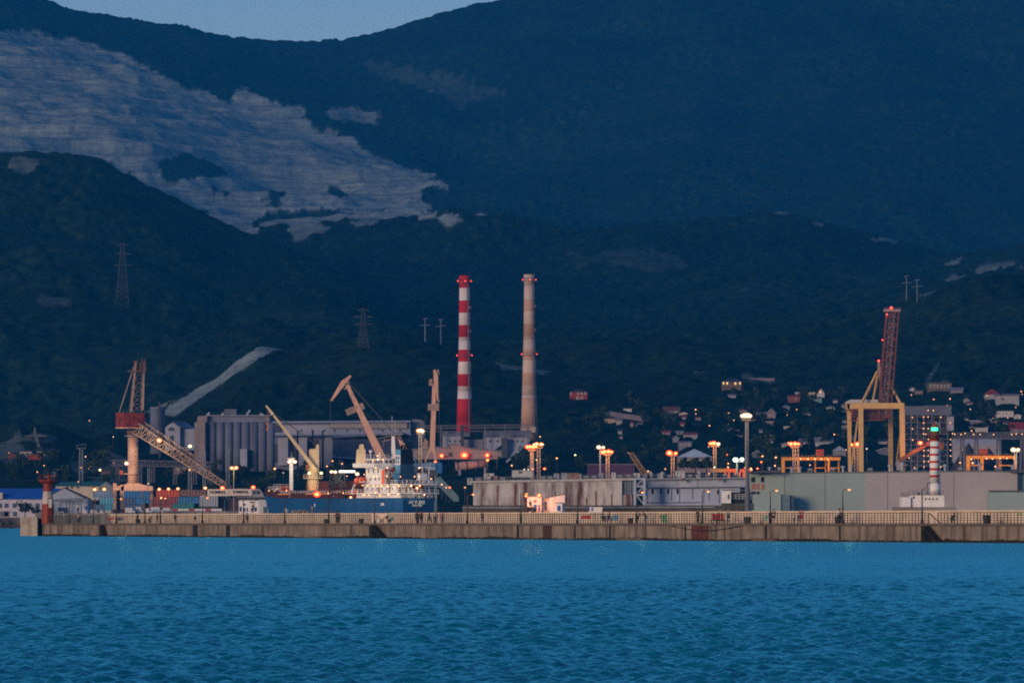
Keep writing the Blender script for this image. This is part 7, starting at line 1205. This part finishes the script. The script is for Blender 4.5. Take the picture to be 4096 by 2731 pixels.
hs=[(2279,2350,1568,1601,1556,'red','dark','hip',[(2281,1570,2287,1579),(2309,1568,2316,1578),(2324,1569,2331,1578),(2338,1569,2345,1578),(2306,1586,2316,1597),(2324,1586,2331,1595)],'dark red two-storey house with white window frames high on the slope'),
(2418,2465,1675,1702,1668,'cream','brown','hip',[(2425,1677,2431,1686),(2451,1676,2457,1685),(2447,1694,2451,1701)],'warm cream two-storey house above the orange lamp masts'),
(2466,2488,1681,1700,1672,'pale','mauve','side',[(2472,1685,2477,1692)],'pale small house leaning on the warm cream house'),
(2494,2527,1634,1642,1632,'white','dark','flat',[],'thin white shed at the upper end of the slanting wall'),
(2655,2719,1640,1660,1627,'slate','brown','side',[(2700,1645,2707,1652)],'grey house with a dull red roof among dark trees'),
(2684,2700,1712,1720,1707,'pale','pale','side',[],'tiny pale hut right of the jib, middle of the slope'),
(2705,2731,1728,1738,1724,'white','pale','side',[(2712,1731,2716,1736)],'small white house above the blue hip roof'),
(2735,2790,1737,1746,1730,'pale','red','side',grid(2760,2788,1739,1744,3),'low pale house with a red patch of roof above the hip roof'),
(2692,2715,1752,1772,1744,'pale','pale','front',[(2699,1756,2705,1763)],'narrow pale gabled house left of the hip roof apex'),
(2714,2766,1769,1786,1765,'grey','mauve','side',grid(2718,2764,1773,1780,3),'grey row house directly above the hip roof'),
(2888,2966,1526,1562,1512,'tan','navy','hip',[(2891,1528,2897,1537,1),(2905,1528,2912,1537,1),(2938,1529,2945,1538,1),(2957,1528,2963,1537,1)],'brick-brown villa with lit upper windows and a navy roof'),
(2960,3098,1514,1522,1512,'mauve','mauve','flat',[],'long low grey wall-like shed right of the navy-roofed villa'),
(3153,3199,1585,1610,1582,'brick','red','side',[(3180,1591,3185,1598)],'dull red barn in the hamlet left of the crane boom'),
(3182,3219,1572,1586,1568,'white','pale','flat',grid(3184,3215,1574,1581,3),'white flat house behind the dull red barn'),
(3234,3259,1573,1589,1569,'cream','pale','flat',[(3240,1577,3246,1583)],'cream cube house in the middle of the hamlet'),
(3237,3287,1591,1606,1588,'teal','navy','side',[(3242,1594,3249,1601),(3262,1594,3268,1601)],'mint-lit house in front of the cream cube'),  # teal light on this house is put into its wall colour
(3270,3298,1574,1590,1553,'white','brown','front',[(3278,1562,3283,1570,1),(3275,1577,3290,1583)],'white house with a tall brown gable and one lit window'),
(3070,3102,1654,1680,1635,'pink','pale','front',[(3076,1658,3082,1666),(3090,1658,3096,1666)],'pale pink tower-like house right of the dazzling mast lamp'),
(3028,3066,1655,1668,1648,'grey','mauve','side',grid(3032,3062,1658,1664,3),'grey low house left of the pink tower-like house'),
(3213,3241,1653,1664,1649,'cream','dark','side',[(3222,1656,3226,1662)],'small cream cottage with a dark roof below the hamlet'),
(3262,3331,1768,1788,1749,'white','mauve','side',grid(3266,3328,1771,1780,6),'long white house with a grey-mauve roof behind the yard gantry'),
(3129,3152,1777,1792,1771,'white','pale','front',[(3137,1780,3143,1786)],'white gabled house at the left lamp of the three-orange-lamp mast'),
(3199,3228,1769,1785,1755,'white','mauve','side',grid(3203,3226,1772,1779,2),'white house right of the three-orange-lamp mast'),
(3334,3384,1802,1820,1783,'grey','pale','hip',[(3345,1806,3351,1813)],'grey house with a pale curved-looking hip roof left of the crane leg'),
(3011,3048,1815,1834,1802,'slate','pale','front',[(3026,1819,3032,1826)],'slate grey gabled house right of the tall mast'),
(2940,2972,1740,1756,1738,'slate','dark','flat',[],'dark flat block behind the tall mast ladder'),
(3658,3692,1562,1577,1559,'tan','dark','flat',grid(3662,3690,1566,1572,3),'tan flat house left of the ochre ruin'),
(3712,3807,1532,1562,1528,'tan','dark','flat',grid(3716,3800,1538,1550,6),'ochre ruin-like long house at the foot of the hill track'),
(3803,3852,1560,1578,1550,'mauve','mauve','side',grid(3806,3848,1564,1571,4),'mauve house right of the ochre ruin'),
(3941,3998,1577,1604,1554,'pale','red','hip',[(3950,1581,3957,1590),(3975,1581,3982,1590)],'pale house with a crimson hip roof on the right slope'),
(3985,4076,1582,1617,1576,'pale','mauve','side',grid(3988,4072,1588,1597,5),'broad pale grey house below the crimson roof'),
(3984,4054,1644,1672,1641,'white','dark','flat',grid(3988,4050,1649,1658,4),'white flat-roofed house on the right slope'),
(4057,4084,1662,1682,1657,'white','pale','front',[(4066,1666,4072,1673)],'little white house right of the white flat-roofed house'),
(4040,4140,1714,1730,1689,'mauve','red','side',[(4060,1717,4066,1725)],'house with a wide maroon roof at the right edge'),
(3905,3951,1713,1729,1710,'white','pale','flat',grid(3908,3948,1716,1723,3),'white low block above the conveyor bridge'),
(3518,3556,1765,1780,1758,'white','dark','side',grid(3521,3553,1768,1774,3),'white cottage seen between the yellow crane legs'),
(3512,3572,1803,1820,1791,'slate','pale','front',[],'slate shed with a pale roof seen between the yellow crane legs'),
(3816,3998,1778,1850,1758,'pale','pale','side',[],'big pale storage shed behind the dark coal heap'),
(3882,3940,1685,1694,1681,'slate','pale','side',[],'dark shed with a pale thin roof on the right slope'),
(31,64,1815,1833,1812,'brick','dark','flat',[],'dark red container-like house at the left edge below the monument'),
(79,127,1806,1833,1802,'pale','dark','flat',grid(82,124,1810,1818,3),'pale block house below the monument'),
(113,165,1818,1838,1814,'red','dark','flat',[],'maroon shed before the pale block house'),
(150,201,1808,1828,1804,'slate','mauve','flat',grid(155,198,1812,1818,3),'slate house at the foot of the monument stairs'),
(178,222,1884,1912,1880,'grey','dark','flat',grid(182,218,1888,1896,2),'grey blocky house above the beacon'),
(378,442,1884,1898,1882,'tan','dark','flat',[],'ochre-lit low wall house left of the crane column'),
(2149,2226,1838,1850,1836,'tan','pale','flat',[(2177,1840,2184,1848)],'long tan shed right of the pale chimney masts'),
(2084,2130,1866,1880,1863,'pale','pale','side',[],'pale-roofed shed behind the three-legged mast'),
(698,858,1868,1892,1863,'pink','dark','flat',grid(702,852,1872,1880,7),'low pinkish lit shed behind the lattice jib'),
(806,940,1858,1872,1849,'slate','pale','side',[],'shed with a long pale roof below the silos'),
(1700,1762,1925,1950,1921,'slate','dark','flat',[],'dark flat shed between the ship stern and the rusty dock'),
(2350,2538,1858,1908,1855,'purple','mauve','flat',[],'long dark purple warehouse behind the orange four-lamp mast')]
for h in hs:
    D=12. if 'storage' in h[-1] or 'warehouse' in h[-1] else 8.
    house(*h,D=D)
hr=random.Random(77); hk=0
for u0,u1,v0,v1,n_,lab in ((2480,2800,1640,1760,12,'tiny pale house half hidden by trees on the slope around the slanting wall'),(2900,3400,1590,1750,20,'tiny pale house half hidden by trees between the tall mast and the yellow crane'),(3640,4100,1555,1740,24,'tiny pale house half hidden by trees on the right slope'),(3040,3420,1735,1805,14,'tiny pale house half hidden by trees behind the yard gantry')):
    for k in range(n_):
        u=hr.uniform(u0,u1); v=hr.uniform(v0,v1); w_=hr.uniform(12,34); h_=hr.uniform(7,13); kd=hr.choice(['side','side','front','flat','hip'])
        if any(a[0]-6<u<a[1]+6 and a[4]-4<v<a[3]+10 for a in hs) or (2690<u<2870 and v>1775): continue
        t=house(u-w_/2,u+w_/2,v-h_,v,v-h_-(hr.uniform(5,9) if kd!='flat' else 2),hr.choice(['white','pale','grey','pink','slate','tan']),hr.choice(['dark','pale','mauve','brown','red']),kd,grid(u-w_/2,u+w_/2,v-h_*.75,v-h_*.3,max(1,int(w_/9))),lab,D=7.); t['group']=lab.replace('tiny pale house','small houses')
house(2712,2848,1828,1862,1795,'pink','blue','hip',grid(2720,2840,1838,1852,9),'pink building under a large pale blue hip roof',Y=2470,D=15,cat='building',name='building')
# slanting retaining wall, conveyor bridge, coal heaps
t=T('retaining_wall','slanting grey retaining wall left of the dark trees','wall',P(2510,1660,ground(2510,1680)[0])); Yw=ground(2510,1680)[0]-2; b=MB(); b.poly([(2442,1646),(2596,1668),(2596,1690),(2442,1664)],Yw,1.5); b.build('wall',wm_('mauve'),t)
coal=mat('coal',(.035,.04,.055),.95,var=.4,scale=.2)
for u,w_,vt,vb,lab in ((3874,80,1770,1872,'dark coal heap behind the right yard gantry'),(3955,70,1790,1872,'second lower coal heap right of the first'),(4110,80,1776,1872,'coal heap at the right edge of the picture')):
    Yh=2330 if u!=3955 else 2350; b=MB(); c=P(u,vt,Yh); n_=26; r_=w_*sc(Yh); rr=random.Random(u); zb=Z(vb,Yh)-2
    ring=[[(c.x+math.cos(2*math.pi*k/n_)*r_*f*(1+rr.uniform(-.06,.06)),c.y+math.sin(2*math.pi*k/n_)*r_*f,zb+(c.z-zb)*(1-f)**.9*(1+rr.uniform(-.03,.03))) for k in range(n_)] for f in (1.,.75,.5,.25,.08)]
    vs=[v for q in ring for v in q]+[tuple(c)]; fs=[(i*n_+k,i*n_+(k+1)%n_,(i+1)*n_+(k+1)%n_,(i+1)*n_+k) for i in range(4) for k in range(n_)]+[(4*n_+k,4*n_+(k+1)%n_,5*n_) for k in range(n_)]
    b.add(vs,fs); tag(b.build('coal_heap',coal,smooth=True),lab,'coal heap')
# ---------------------------------------------------------------- scaffold-like transfer tower and conveyor bridge
Y=2260; t=T('transfer_tower','dark steel transfer tower dotted with lamps behind the lighthouse','tower',P(3712,1875,Y)); fs_=mat('frame_steel',(.13,.14,.18),.7,var=.2); b=MB()
cols=[3620,3645,3670,3695,3728,3760,3790]; lev=[1660,1690,1712,1735,1757,1779,1800,1822,1843,1862]
for u in cols:
    for dy in (0,9): b.bar(P(u,1885,Y+dy),P(u,1640,Y+dy),.45)
for v in lev:
    for dy in (0,9): b.bar(P(3620,v,Y+dy),P(3790,v,Y+dy),.3)
    b.bar(P(3620,v,Y),P(3620,v,Y+9),.3); b.bar(P(3790,v,Y),P(3790,v,Y+9),.3)
for k in range(len(lev)-1):
    for i in range(len(cols)-1):
        if (i*3+k)%2: b.bar(P(cols[i],lev[k],Y),P(cols[i+1],lev[k+1],Y),.2)
        else: b.bar(P(cols[i],lev[k+1],Y+9),P(cols[i+1],lev[k],Y+9),.2)
b.build('frame',fs_,t)
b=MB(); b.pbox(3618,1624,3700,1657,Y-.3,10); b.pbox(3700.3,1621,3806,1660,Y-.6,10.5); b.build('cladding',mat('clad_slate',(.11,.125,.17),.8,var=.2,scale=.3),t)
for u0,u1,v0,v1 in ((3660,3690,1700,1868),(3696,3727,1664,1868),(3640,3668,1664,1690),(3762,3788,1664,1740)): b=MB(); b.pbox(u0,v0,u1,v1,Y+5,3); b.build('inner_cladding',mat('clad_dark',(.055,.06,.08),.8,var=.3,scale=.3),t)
b=MB(); b.pbox(3789,1665,3815,1722,Y-1,8); b.build('lift_house',mat('lift_pale',(.3,.3,.34),.8,var=.15),t)
for v in (1668,1690,1712,1735,1757): b=MB(); b.pbox(3616,v-1,3800,v+1,Y-1.2,1); b.build('walkway',fs_,t)
C7=lambda a,c: (3250+a*.4464,1200+c*.4464)
for a_ in [(820,995),(895,1052),(1035,988),(1082,988),(995,1048),(1035,1045),(1150,1048),(995,1100),(1235,1100),(820,1155),(895,1153),(995,1150),(1037,1150),(995,1198),(1015,1200),(898,1252),(1237,1248),(1038,1247),(1237,1295),(1037,1297),(998,1347),(1037,1345),(1237,1345),(1000,1395),(1037,1395),(1237,1395),(825,1415),(865,1413),(1000,1445),(1040,1445),(828,1475),(810,1503),(915,1500),(1000,1493),(1150,1493)]:
    u,v=C7(*a_); lamp(u,v,Y-2,2.3,E_WA(),t)
t=T('conveyor_bridge','long dark conveyor bridge with a row of lamps at the right edge','conveyor',P(3950,1755,Y)); b=MB(); b.pbox(3806,1733,4250,1753,Y+2,4); b.build('gallery',mat('bridge_slate',(.08,.09,.12),.8,var=.2,scale=.3),t)
b=MB(); b.bar(P(3806,1730,Y+1.6),P(4250,1728,Y+1.6),.25); b.bar(P(3806,1755,Y+1.6),P(4250,1754,Y+1.6),.35)
for k in range(30): b.bar(P(3806+15*k,1755,Y+1.7),P(3821+15*k,1731,Y+1.7),.16)
for u in (3845,3900,3990,4085): b.bar(P(u,1755,Y+3),P(u-4,1885,Y+3),.8); b.bar(P(u+10,1755,Y+3),P(u+14,1885,Y+3),.8)
b.build('truss',fs_,t)
for a_ in [(1255,1195),(1275,1200),(1330,1203),(1368,1193),(1443,1203),(1502,1203),(1623,1203),(1785,1203),(1825,1198),(1878,1200)]: u,v=C7(*a_); lamp(u,v,Y,2.3,E_WA(),t)
# ---------------------------------------------------------------- pylons, power poles, monument
py_=mat('pylon_grey',(.03,.037,.048),.6,var=.1)
def pylon(u,vt,vb,w,arms,label):
    Y=ground(u,vb)[0]; t=T('power_pylon',label,'pylon',P(u,vb,Y),'power pylons'); b=MB(); s=sc(Y); h=vb-vt; n_=12
    f=lambda k: w*(1-.78*(k/n_)**.8)/2
    for k in range(n_):
        v0,v1=vb-h*k/n_,vb-h*(k+1)/n_
        for dy in (-1,1):
            q0=[P(u-f(k),v0,Y)+Vector((0,dy*f(k)*s,0)),P(u+f(k),v0,Y)+Vector((0,dy*f(k)*s,0))]; q1=[P(u-f(k+1),v1,Y)+Vector((0,dy*f(k+1)*s,0)),P(u+f(k+1),v1,Y)+Vector((0,dy*f(k+1)*s,0))]
            b.bar(q0[0],q1[0],.32); b.bar(q0[1],q1[1],.32); b.bar(q0[0],q1[1],.17); b.bar(q0[1],q1[0],.17); b.bar(q1[0],q1[1],.17)
    for k in range(1,n_+1):
        v1=vb-h*k/n_
        for sg in (-1,1): b.bar(P(u+sg*f(k),v1,Y)-Vector((0,f(k)*s,0)),P(u+sg*f(k),v1,Y)+Vector((0,f(k)*s,0)),.17)
    b.build('tower',py_,t)
    for fr,aw in arms: b=MB(); v=vb-h*fr; b.bar(P(u-aw,v,Y),P(u+aw,v,Y),.5); b.bar(P(u-aw,v,Y),P(u,v-10,Y),.3); b.bar(P(u+aw,v,Y),P(u,v-10,Y),.3); b.build('cross_arm',py_,t)
pylon(490,975,1232,58,((.98,22),(.84,32),(.66,36)),'tall lattice pylon on the dark hill above the portal crane'); pylon(1453,1237,1395,48,((.97,24),(.8,40),(.62,34)),'broad lattice pylon on the low hill above the ship cranes')
for u,vt,vb,lab in ((1700,1275,1366,'left one of two pale power poles left of the striped chimney'),(1763,1278,1376,'right one of two pale power poles left of the striped chimney'),(3626,1105,1205,'left one of two pale power poles above the crane boom'),(3668,1120,1210,'right one of two pale power poles above the crane boom')):
    Y=ground(u,vb)[0]; t=T('power_pole',lab,'power pole',P(u,vb,Y),'pale power poles'); b=MB(); b.bar(P(u,vb+20,Y),P(u,vt,Y),.8,.8,.45); b.build('pole',mat('pole_pale',(.13,.16,.19),.7),t)
    for dv,aw in ((28,20),(2,10)): b=MB(); b.bar(P(u-aw,vt+dv,Y),P(u+aw,vt+dv-4,Y),.4); b.build('cross_arm',mat('pole_pale',(.13,.16,.19)),t)
Y=ground(138,1760)[0]-3; t=T('monument','slim pale monument on a mound with a stairway below','monument',P(138,1760,Y)); st_=mat('monument_stone',(.09,.10,.12),.8,var=.15,scale=.3)
b=MB(); b.poly([(133,1741),(134,1722),(136,1712),(139,1706),(142,1712),(144,1722),(145,1741)],Y,2); b.build('figure',st_,t); b=MB(); b.pbox(100,1740,188,1745,Y-2,8); b.pbox(122,1737,172,1741,Y-1,6); b.build('terrace',st_,t)
b=MB()
for k in range(14): b.poly([(138+k*1.1,1746+4*k),(150+k*1.2,1746+4*k),(151+k*1.2,1750+4*k),(139+k*1.1,1750+4*k)],Y-3-3.2*k,3.1)
b.build('stairway',st_,t)
# ---------------------------------------------------------------- trees
def leafmesh(name,seed,n,rx,rz,lobes):
    r=np.random.default_rng(seed); C=[(r.normal(0,.42)*rx,r.normal(0,.42)*rx,rz*(.25+r.random()*.75)) for _ in range(lobes)]; R=[rx*r.uniform(.3,.55) for _ in range(lobes)]
    vs=[]; fs=[]
    for k in range(n):
        j=int(r.integers(lobes)); d=r.normal(size=3); d/=np.linalg.norm(d); c=np.array(C[j])+d*R[j]*r.random()**.4*np.array([1,1,.85]); a=r.normal(size=3); a/=np.linalg.norm(a); b_=np.cross(a,r.normal(size=3)); b_/=np.linalg.norm(b_); s=r.uniform(.25,.6)
        o=len(vs); vs+=[tuple(c-a*s-b_*s*.6),tuple(c+a*s-b_*s*.5),tuple(c+a*s*.8+b_*s*.6),tuple(c-a*s*.7+b_*s*.55)]; fs.append((o,o+1,o+2,o+3))
    me=bpy.data.meshes.new(name); me.from_pydata(vs,[],fs); return me
lv=[mat('leaf_dark',(.022,.045,.02),.8,var=.5,scale=.9),mat('leaf_mid',(.04,.07,.03),.8,var=.5,scale=.9)]
bark=mat('bark',(.05,.04,.03),.9)
protos=[]
for k,(n_,rx,rz,lb) in enumerate(((520,3.6,5.6,9),(480,2.5,7.2,8),(560,4.4,5.,11))):
    t=T('tree','tree','tree',(0,0,0)); me=leafmesh('crown',20+k,n_,rx,rz,lb); me.materials.append(lv[k%2]); o=bpy.data.objects.new('crown',me); COL.objects.link(o); o.parent=t; o.location=(0,0,2.)
    b=MB(); b.tube((0,0,-2),(0,0,3.4),.32,.2,7); 
    for q in range(4): a_=q*1.7+k; b.tube((0,0,2.4+.3*q),(math.cos(a_)*rx*.5,math.sin(a_)*rx*.5,4.6+.4*q),.14,.06,5)
    b.build('trunk',bark,t); protos.append(t)
belts=[(2020,2340,1855,1900,12,'dark leafy tree in the belt behind the rusty white dock'),(2340,2720,1820,1890,16,'dark leafy tree between the orange lamp masts'),(2880,3120,1815,1890,13,'dark leafy tree around the building with the hip roof'),(2990,3420,1730,1815,18,'dark tree among the houses behind the left yard gantry'),(2260,2800,1620,1760,26,'dark tree on the slope around the warm cream house'),(2800,3420,1570,1740,30,'dark tree on the slope between the villa and the hamlet'),(3400,3600,1690,1860,10,'dark tree seen between the legs of the yellow crane'),(3810,4120,1600,1750,20,'dark tree among the houses on the right slope'),(230,460,1840,1960,14,'dark tree on the scrubby slope left of the crane column'),(640,1090,1885,1965,18,'dark tree in the belt below the silos'),(1640,2010,1860,1915,14,'dark tree below the rotary kiln'),(-60,230,1840,1940,12,'dark tree above the blue-roofed warehouse'),(1100,1640,1880,1930,10,'dark tree at the foot of the long hall')]
first=[True]*3; tr_=random.Random(21)
for u0,u1,v0,v1,n_,lab in belts:
    for k in range(n_):
        u=tr_.uniform(u0,u1); v=tr_.uniform(v0,v1); Yt,zt=ground(u,v); j=tr_.randrange(3); sc_=tr_.uniform(.55,1.)*(.8 if v<1800 else 1.); loc=(X(u,Yt),Yt,zt-.3)
        t=protos[j]
        if first[j]: first[j]=False; t.location=loc; t.rotation_euler=(0,0,tr_.random()*6); t.scale=(sc_,)*3; t['label']=lab; t['group']=lab.replace('dark leafy tree','trees').replace('dark tree','trees')
        else: dup(t,loc,tr_.random()*6,(sc_*tr_.uniform(.85,1.2),sc_,sc_*tr_.uniform(.8,1.2)),lab,lab.replace('dark leafy tree','trees').replace('dark tree','trees'))
for u,v,Yt,s_,lab in ((100,2062,2315,.75,'round bush-like tree before the blue-roofed warehouse'),(145,2064,2312,.55,'smaller tree left of the beacon before the warehouse'),(2782,1894,2420,.95,'large dark tree right before the pink hip-roofed building'),(2826,1894,2420,1.0,'dark tree at the right corner of the pink hip-roofed building'),(2735,1890,2425,.9,'dark tree at the left corner of the pink hip-roofed building')):
    dup(protos[2 if s_<.8 else 0],P(u,v,Yt),1.,s_,lab,None)
for o in list(COL.objects):
    if o.get('label','') in ('round bush-like tree before the blue-roofed warehouse','smaller tree left of the beacon before the warehouse','large dark tree right before the pink hip-roofed building','dark tree at the right corner of the pink hip-roofed building','dark tree at the left corner of the pink hip-roofed building') and 'group' in o: del o['group']
# ---------------------------------------------------------------- small lamps scattered over town and yard
SL=[(149,1887,3.6,'W','small warm lamp left above the beacon'),(313,1926,3.2,'W','small lamp at the foot of the tall unlit mast'),(358,1873,5,'W','lower one of two close lamps on the dark slope left of the crane'),(363,1865,4,'W','upper one of two close lamps on the dark slope left of the crane'),(400,1879,6,'Y','yellow lamp over the ochre-lit low wall'),(455,1852,3,'W','small lamp just left of the crane column lamp'),(358,1682,3,'W','lone lamp high on the dark hill left of the red machine house'),(453,1747,3,'C','white lamp beside the slewing ring of the portal crane'),(593,1933,3,'C','tiny lamp right of the portal crane column'),
(1133,1890,3,'W','tiny lamp right of the warm one near the foremast'),(1308,1864,4.5,'W','warm lamp before the long hall, left of the second deck crane'),(1330,1843,4.5,'W','upper warm lamp before the long hall'),(1368,1854,4.5,'W','warm lamp left of the second deck crane'),(1388,1903,3.5,'W','tiny lamp under the lit horizontal jib'),(1795,1831,4.5,'W','white-yellow lamp left of the biggest orange lamp on the corrugated hall'),(1767,1937,5,'W','lamp low between the ship stern and the rusty dock'),(1785,1949,4,'W','left of two lamps right of the ship stern'),(1799,1949,5.5,'O','right orange one of two lamps right of the ship stern'),(1860,1949,4.5,'W','lamp at the left end of the rusty dock'),
(2160,1746,4,'W','lamp at the right side of the pale chimney foot'),(2147,1839,5,'C','white lamp on the tan shed'),(2227,1832,5.5,'W','lamp at the right end of the tan shed'),(2131,1875,6.5,'O','left orange lamp over the rusty dock deck'),(2178,1874,7.5,'O','right orange lamp over the rusty dock deck'),(2097,1877,4,'C','left small white lamp below the pale-roofed shed'),(2113,1877,3.5,'C','right small white lamp below the pale-roofed shed'),(2047,1861,5,'W','lamp below the right end of the corrugated hall'),(2301,1819,4.5,'Y','greenish lamp on the dark slope left of the orange mast'),(2592,1884,5.5,'W','lamp right of the ochre lattice jib'),(2661,1875,4,'W','small lamp left of the two-lamp mast'),(2755,1856,4,'Y','lamp in the trees before the hip-roofed building'),
(2908,1818,3.2,'O','tiny red-orange lamp right of the hip-roofed building'),(2913,1853,4.5,'W','lamp above the orange-lit loading frame'),(2858,1868,4,'Y','lamp at the foot of the orange and white mast'),(2836,1893,4,'W','small lamp at the left end of the loading frame'),(3050,1824,5.5,'W','left one of two warm lamps right of the tall mast'),(3103,1829,6,'W','right one of two warm lamps right of the tall mast'),(3045,1847,5,'O','dull orange lamp below the pair right of the tall mast'),(3100,1862,5,'W','warm lamp left of the long yard gantry'),(3240,1859,4,'W','lamp under the beam of the long yard gantry'),(3467,1794,4,'C','small white lamp right of the second crane leg'),(3657,1805,3,'W','tiny lamp under the rusty chute boom'),(3840,1850,4.5,'W','lamp right of the lighthouse tower'),(3929,1864,4,'W','lamp below the right yard gantry'),(3981,1865,5,'W','bright lamp under the middle of the right yard gantry'),(3890,1851,6,'W','lamp in the left bay of the right yard gantry'),(2346,1663,2.2,'C','tiny star-like light on the slope below the red house')]
for u,v,r_,c,lab in SL:
    e={'W':E_WA(),'Y':emis('lamp_yellowgreen',(1,.85,.35),12),'C':E_WH(),'O':E_OR()}[c]
    if v>1900: Y=2150
    elif 2800<u<3200 and v>1815 or u>3200 and v>1780: Y=2200
    elif 1290<u<1400: Y=2640
    else: Y=min(ground(u,v+30)[0]-3,2700 if 2050<u<2240 else 9e9)
    t=T('street_lamp',lab,'lamp',P(u,v+25,Y),'small lamps of the port and town'); lamp(u,v,Y,r_*.66,e,t); b=MB(); b.bar(P(u,v+2,Y+.4),P(u,v+60,Y+.4),.16); b.build('pole',dsteel,t)

lr=random.Random(31)
for u0,u1,v0,v1,n_,lab in ((3640,4090,1560,1730,14,'tiny warm lamp among the houses on the right slope'),(2700,3400,1620,1800,14,'tiny warm lamp among the houses between the hip roof and the yellow crane'),(20,440,1800,1900,5,'tiny warm lamp on the dark slope below the monument')):
    for k in range(n_):
        u=lr.uniform(u0,u1); v=lr.uniform(v0,v1); Y=ground(u,v+14)[0]-2; t=T('street_lamp',lab,'lamp',P(u,v+16,Y),lab.replace('tiny warm lamp','tiny lamps')); lamp(u,v,Y,lr.uniform(1.6,2.8),E_WA(),t); b=MB(); b.bar(P(u,v+2,Y+.3),P(u,v+22,Y+.3),.14); b.build('pole',dsteel,t)
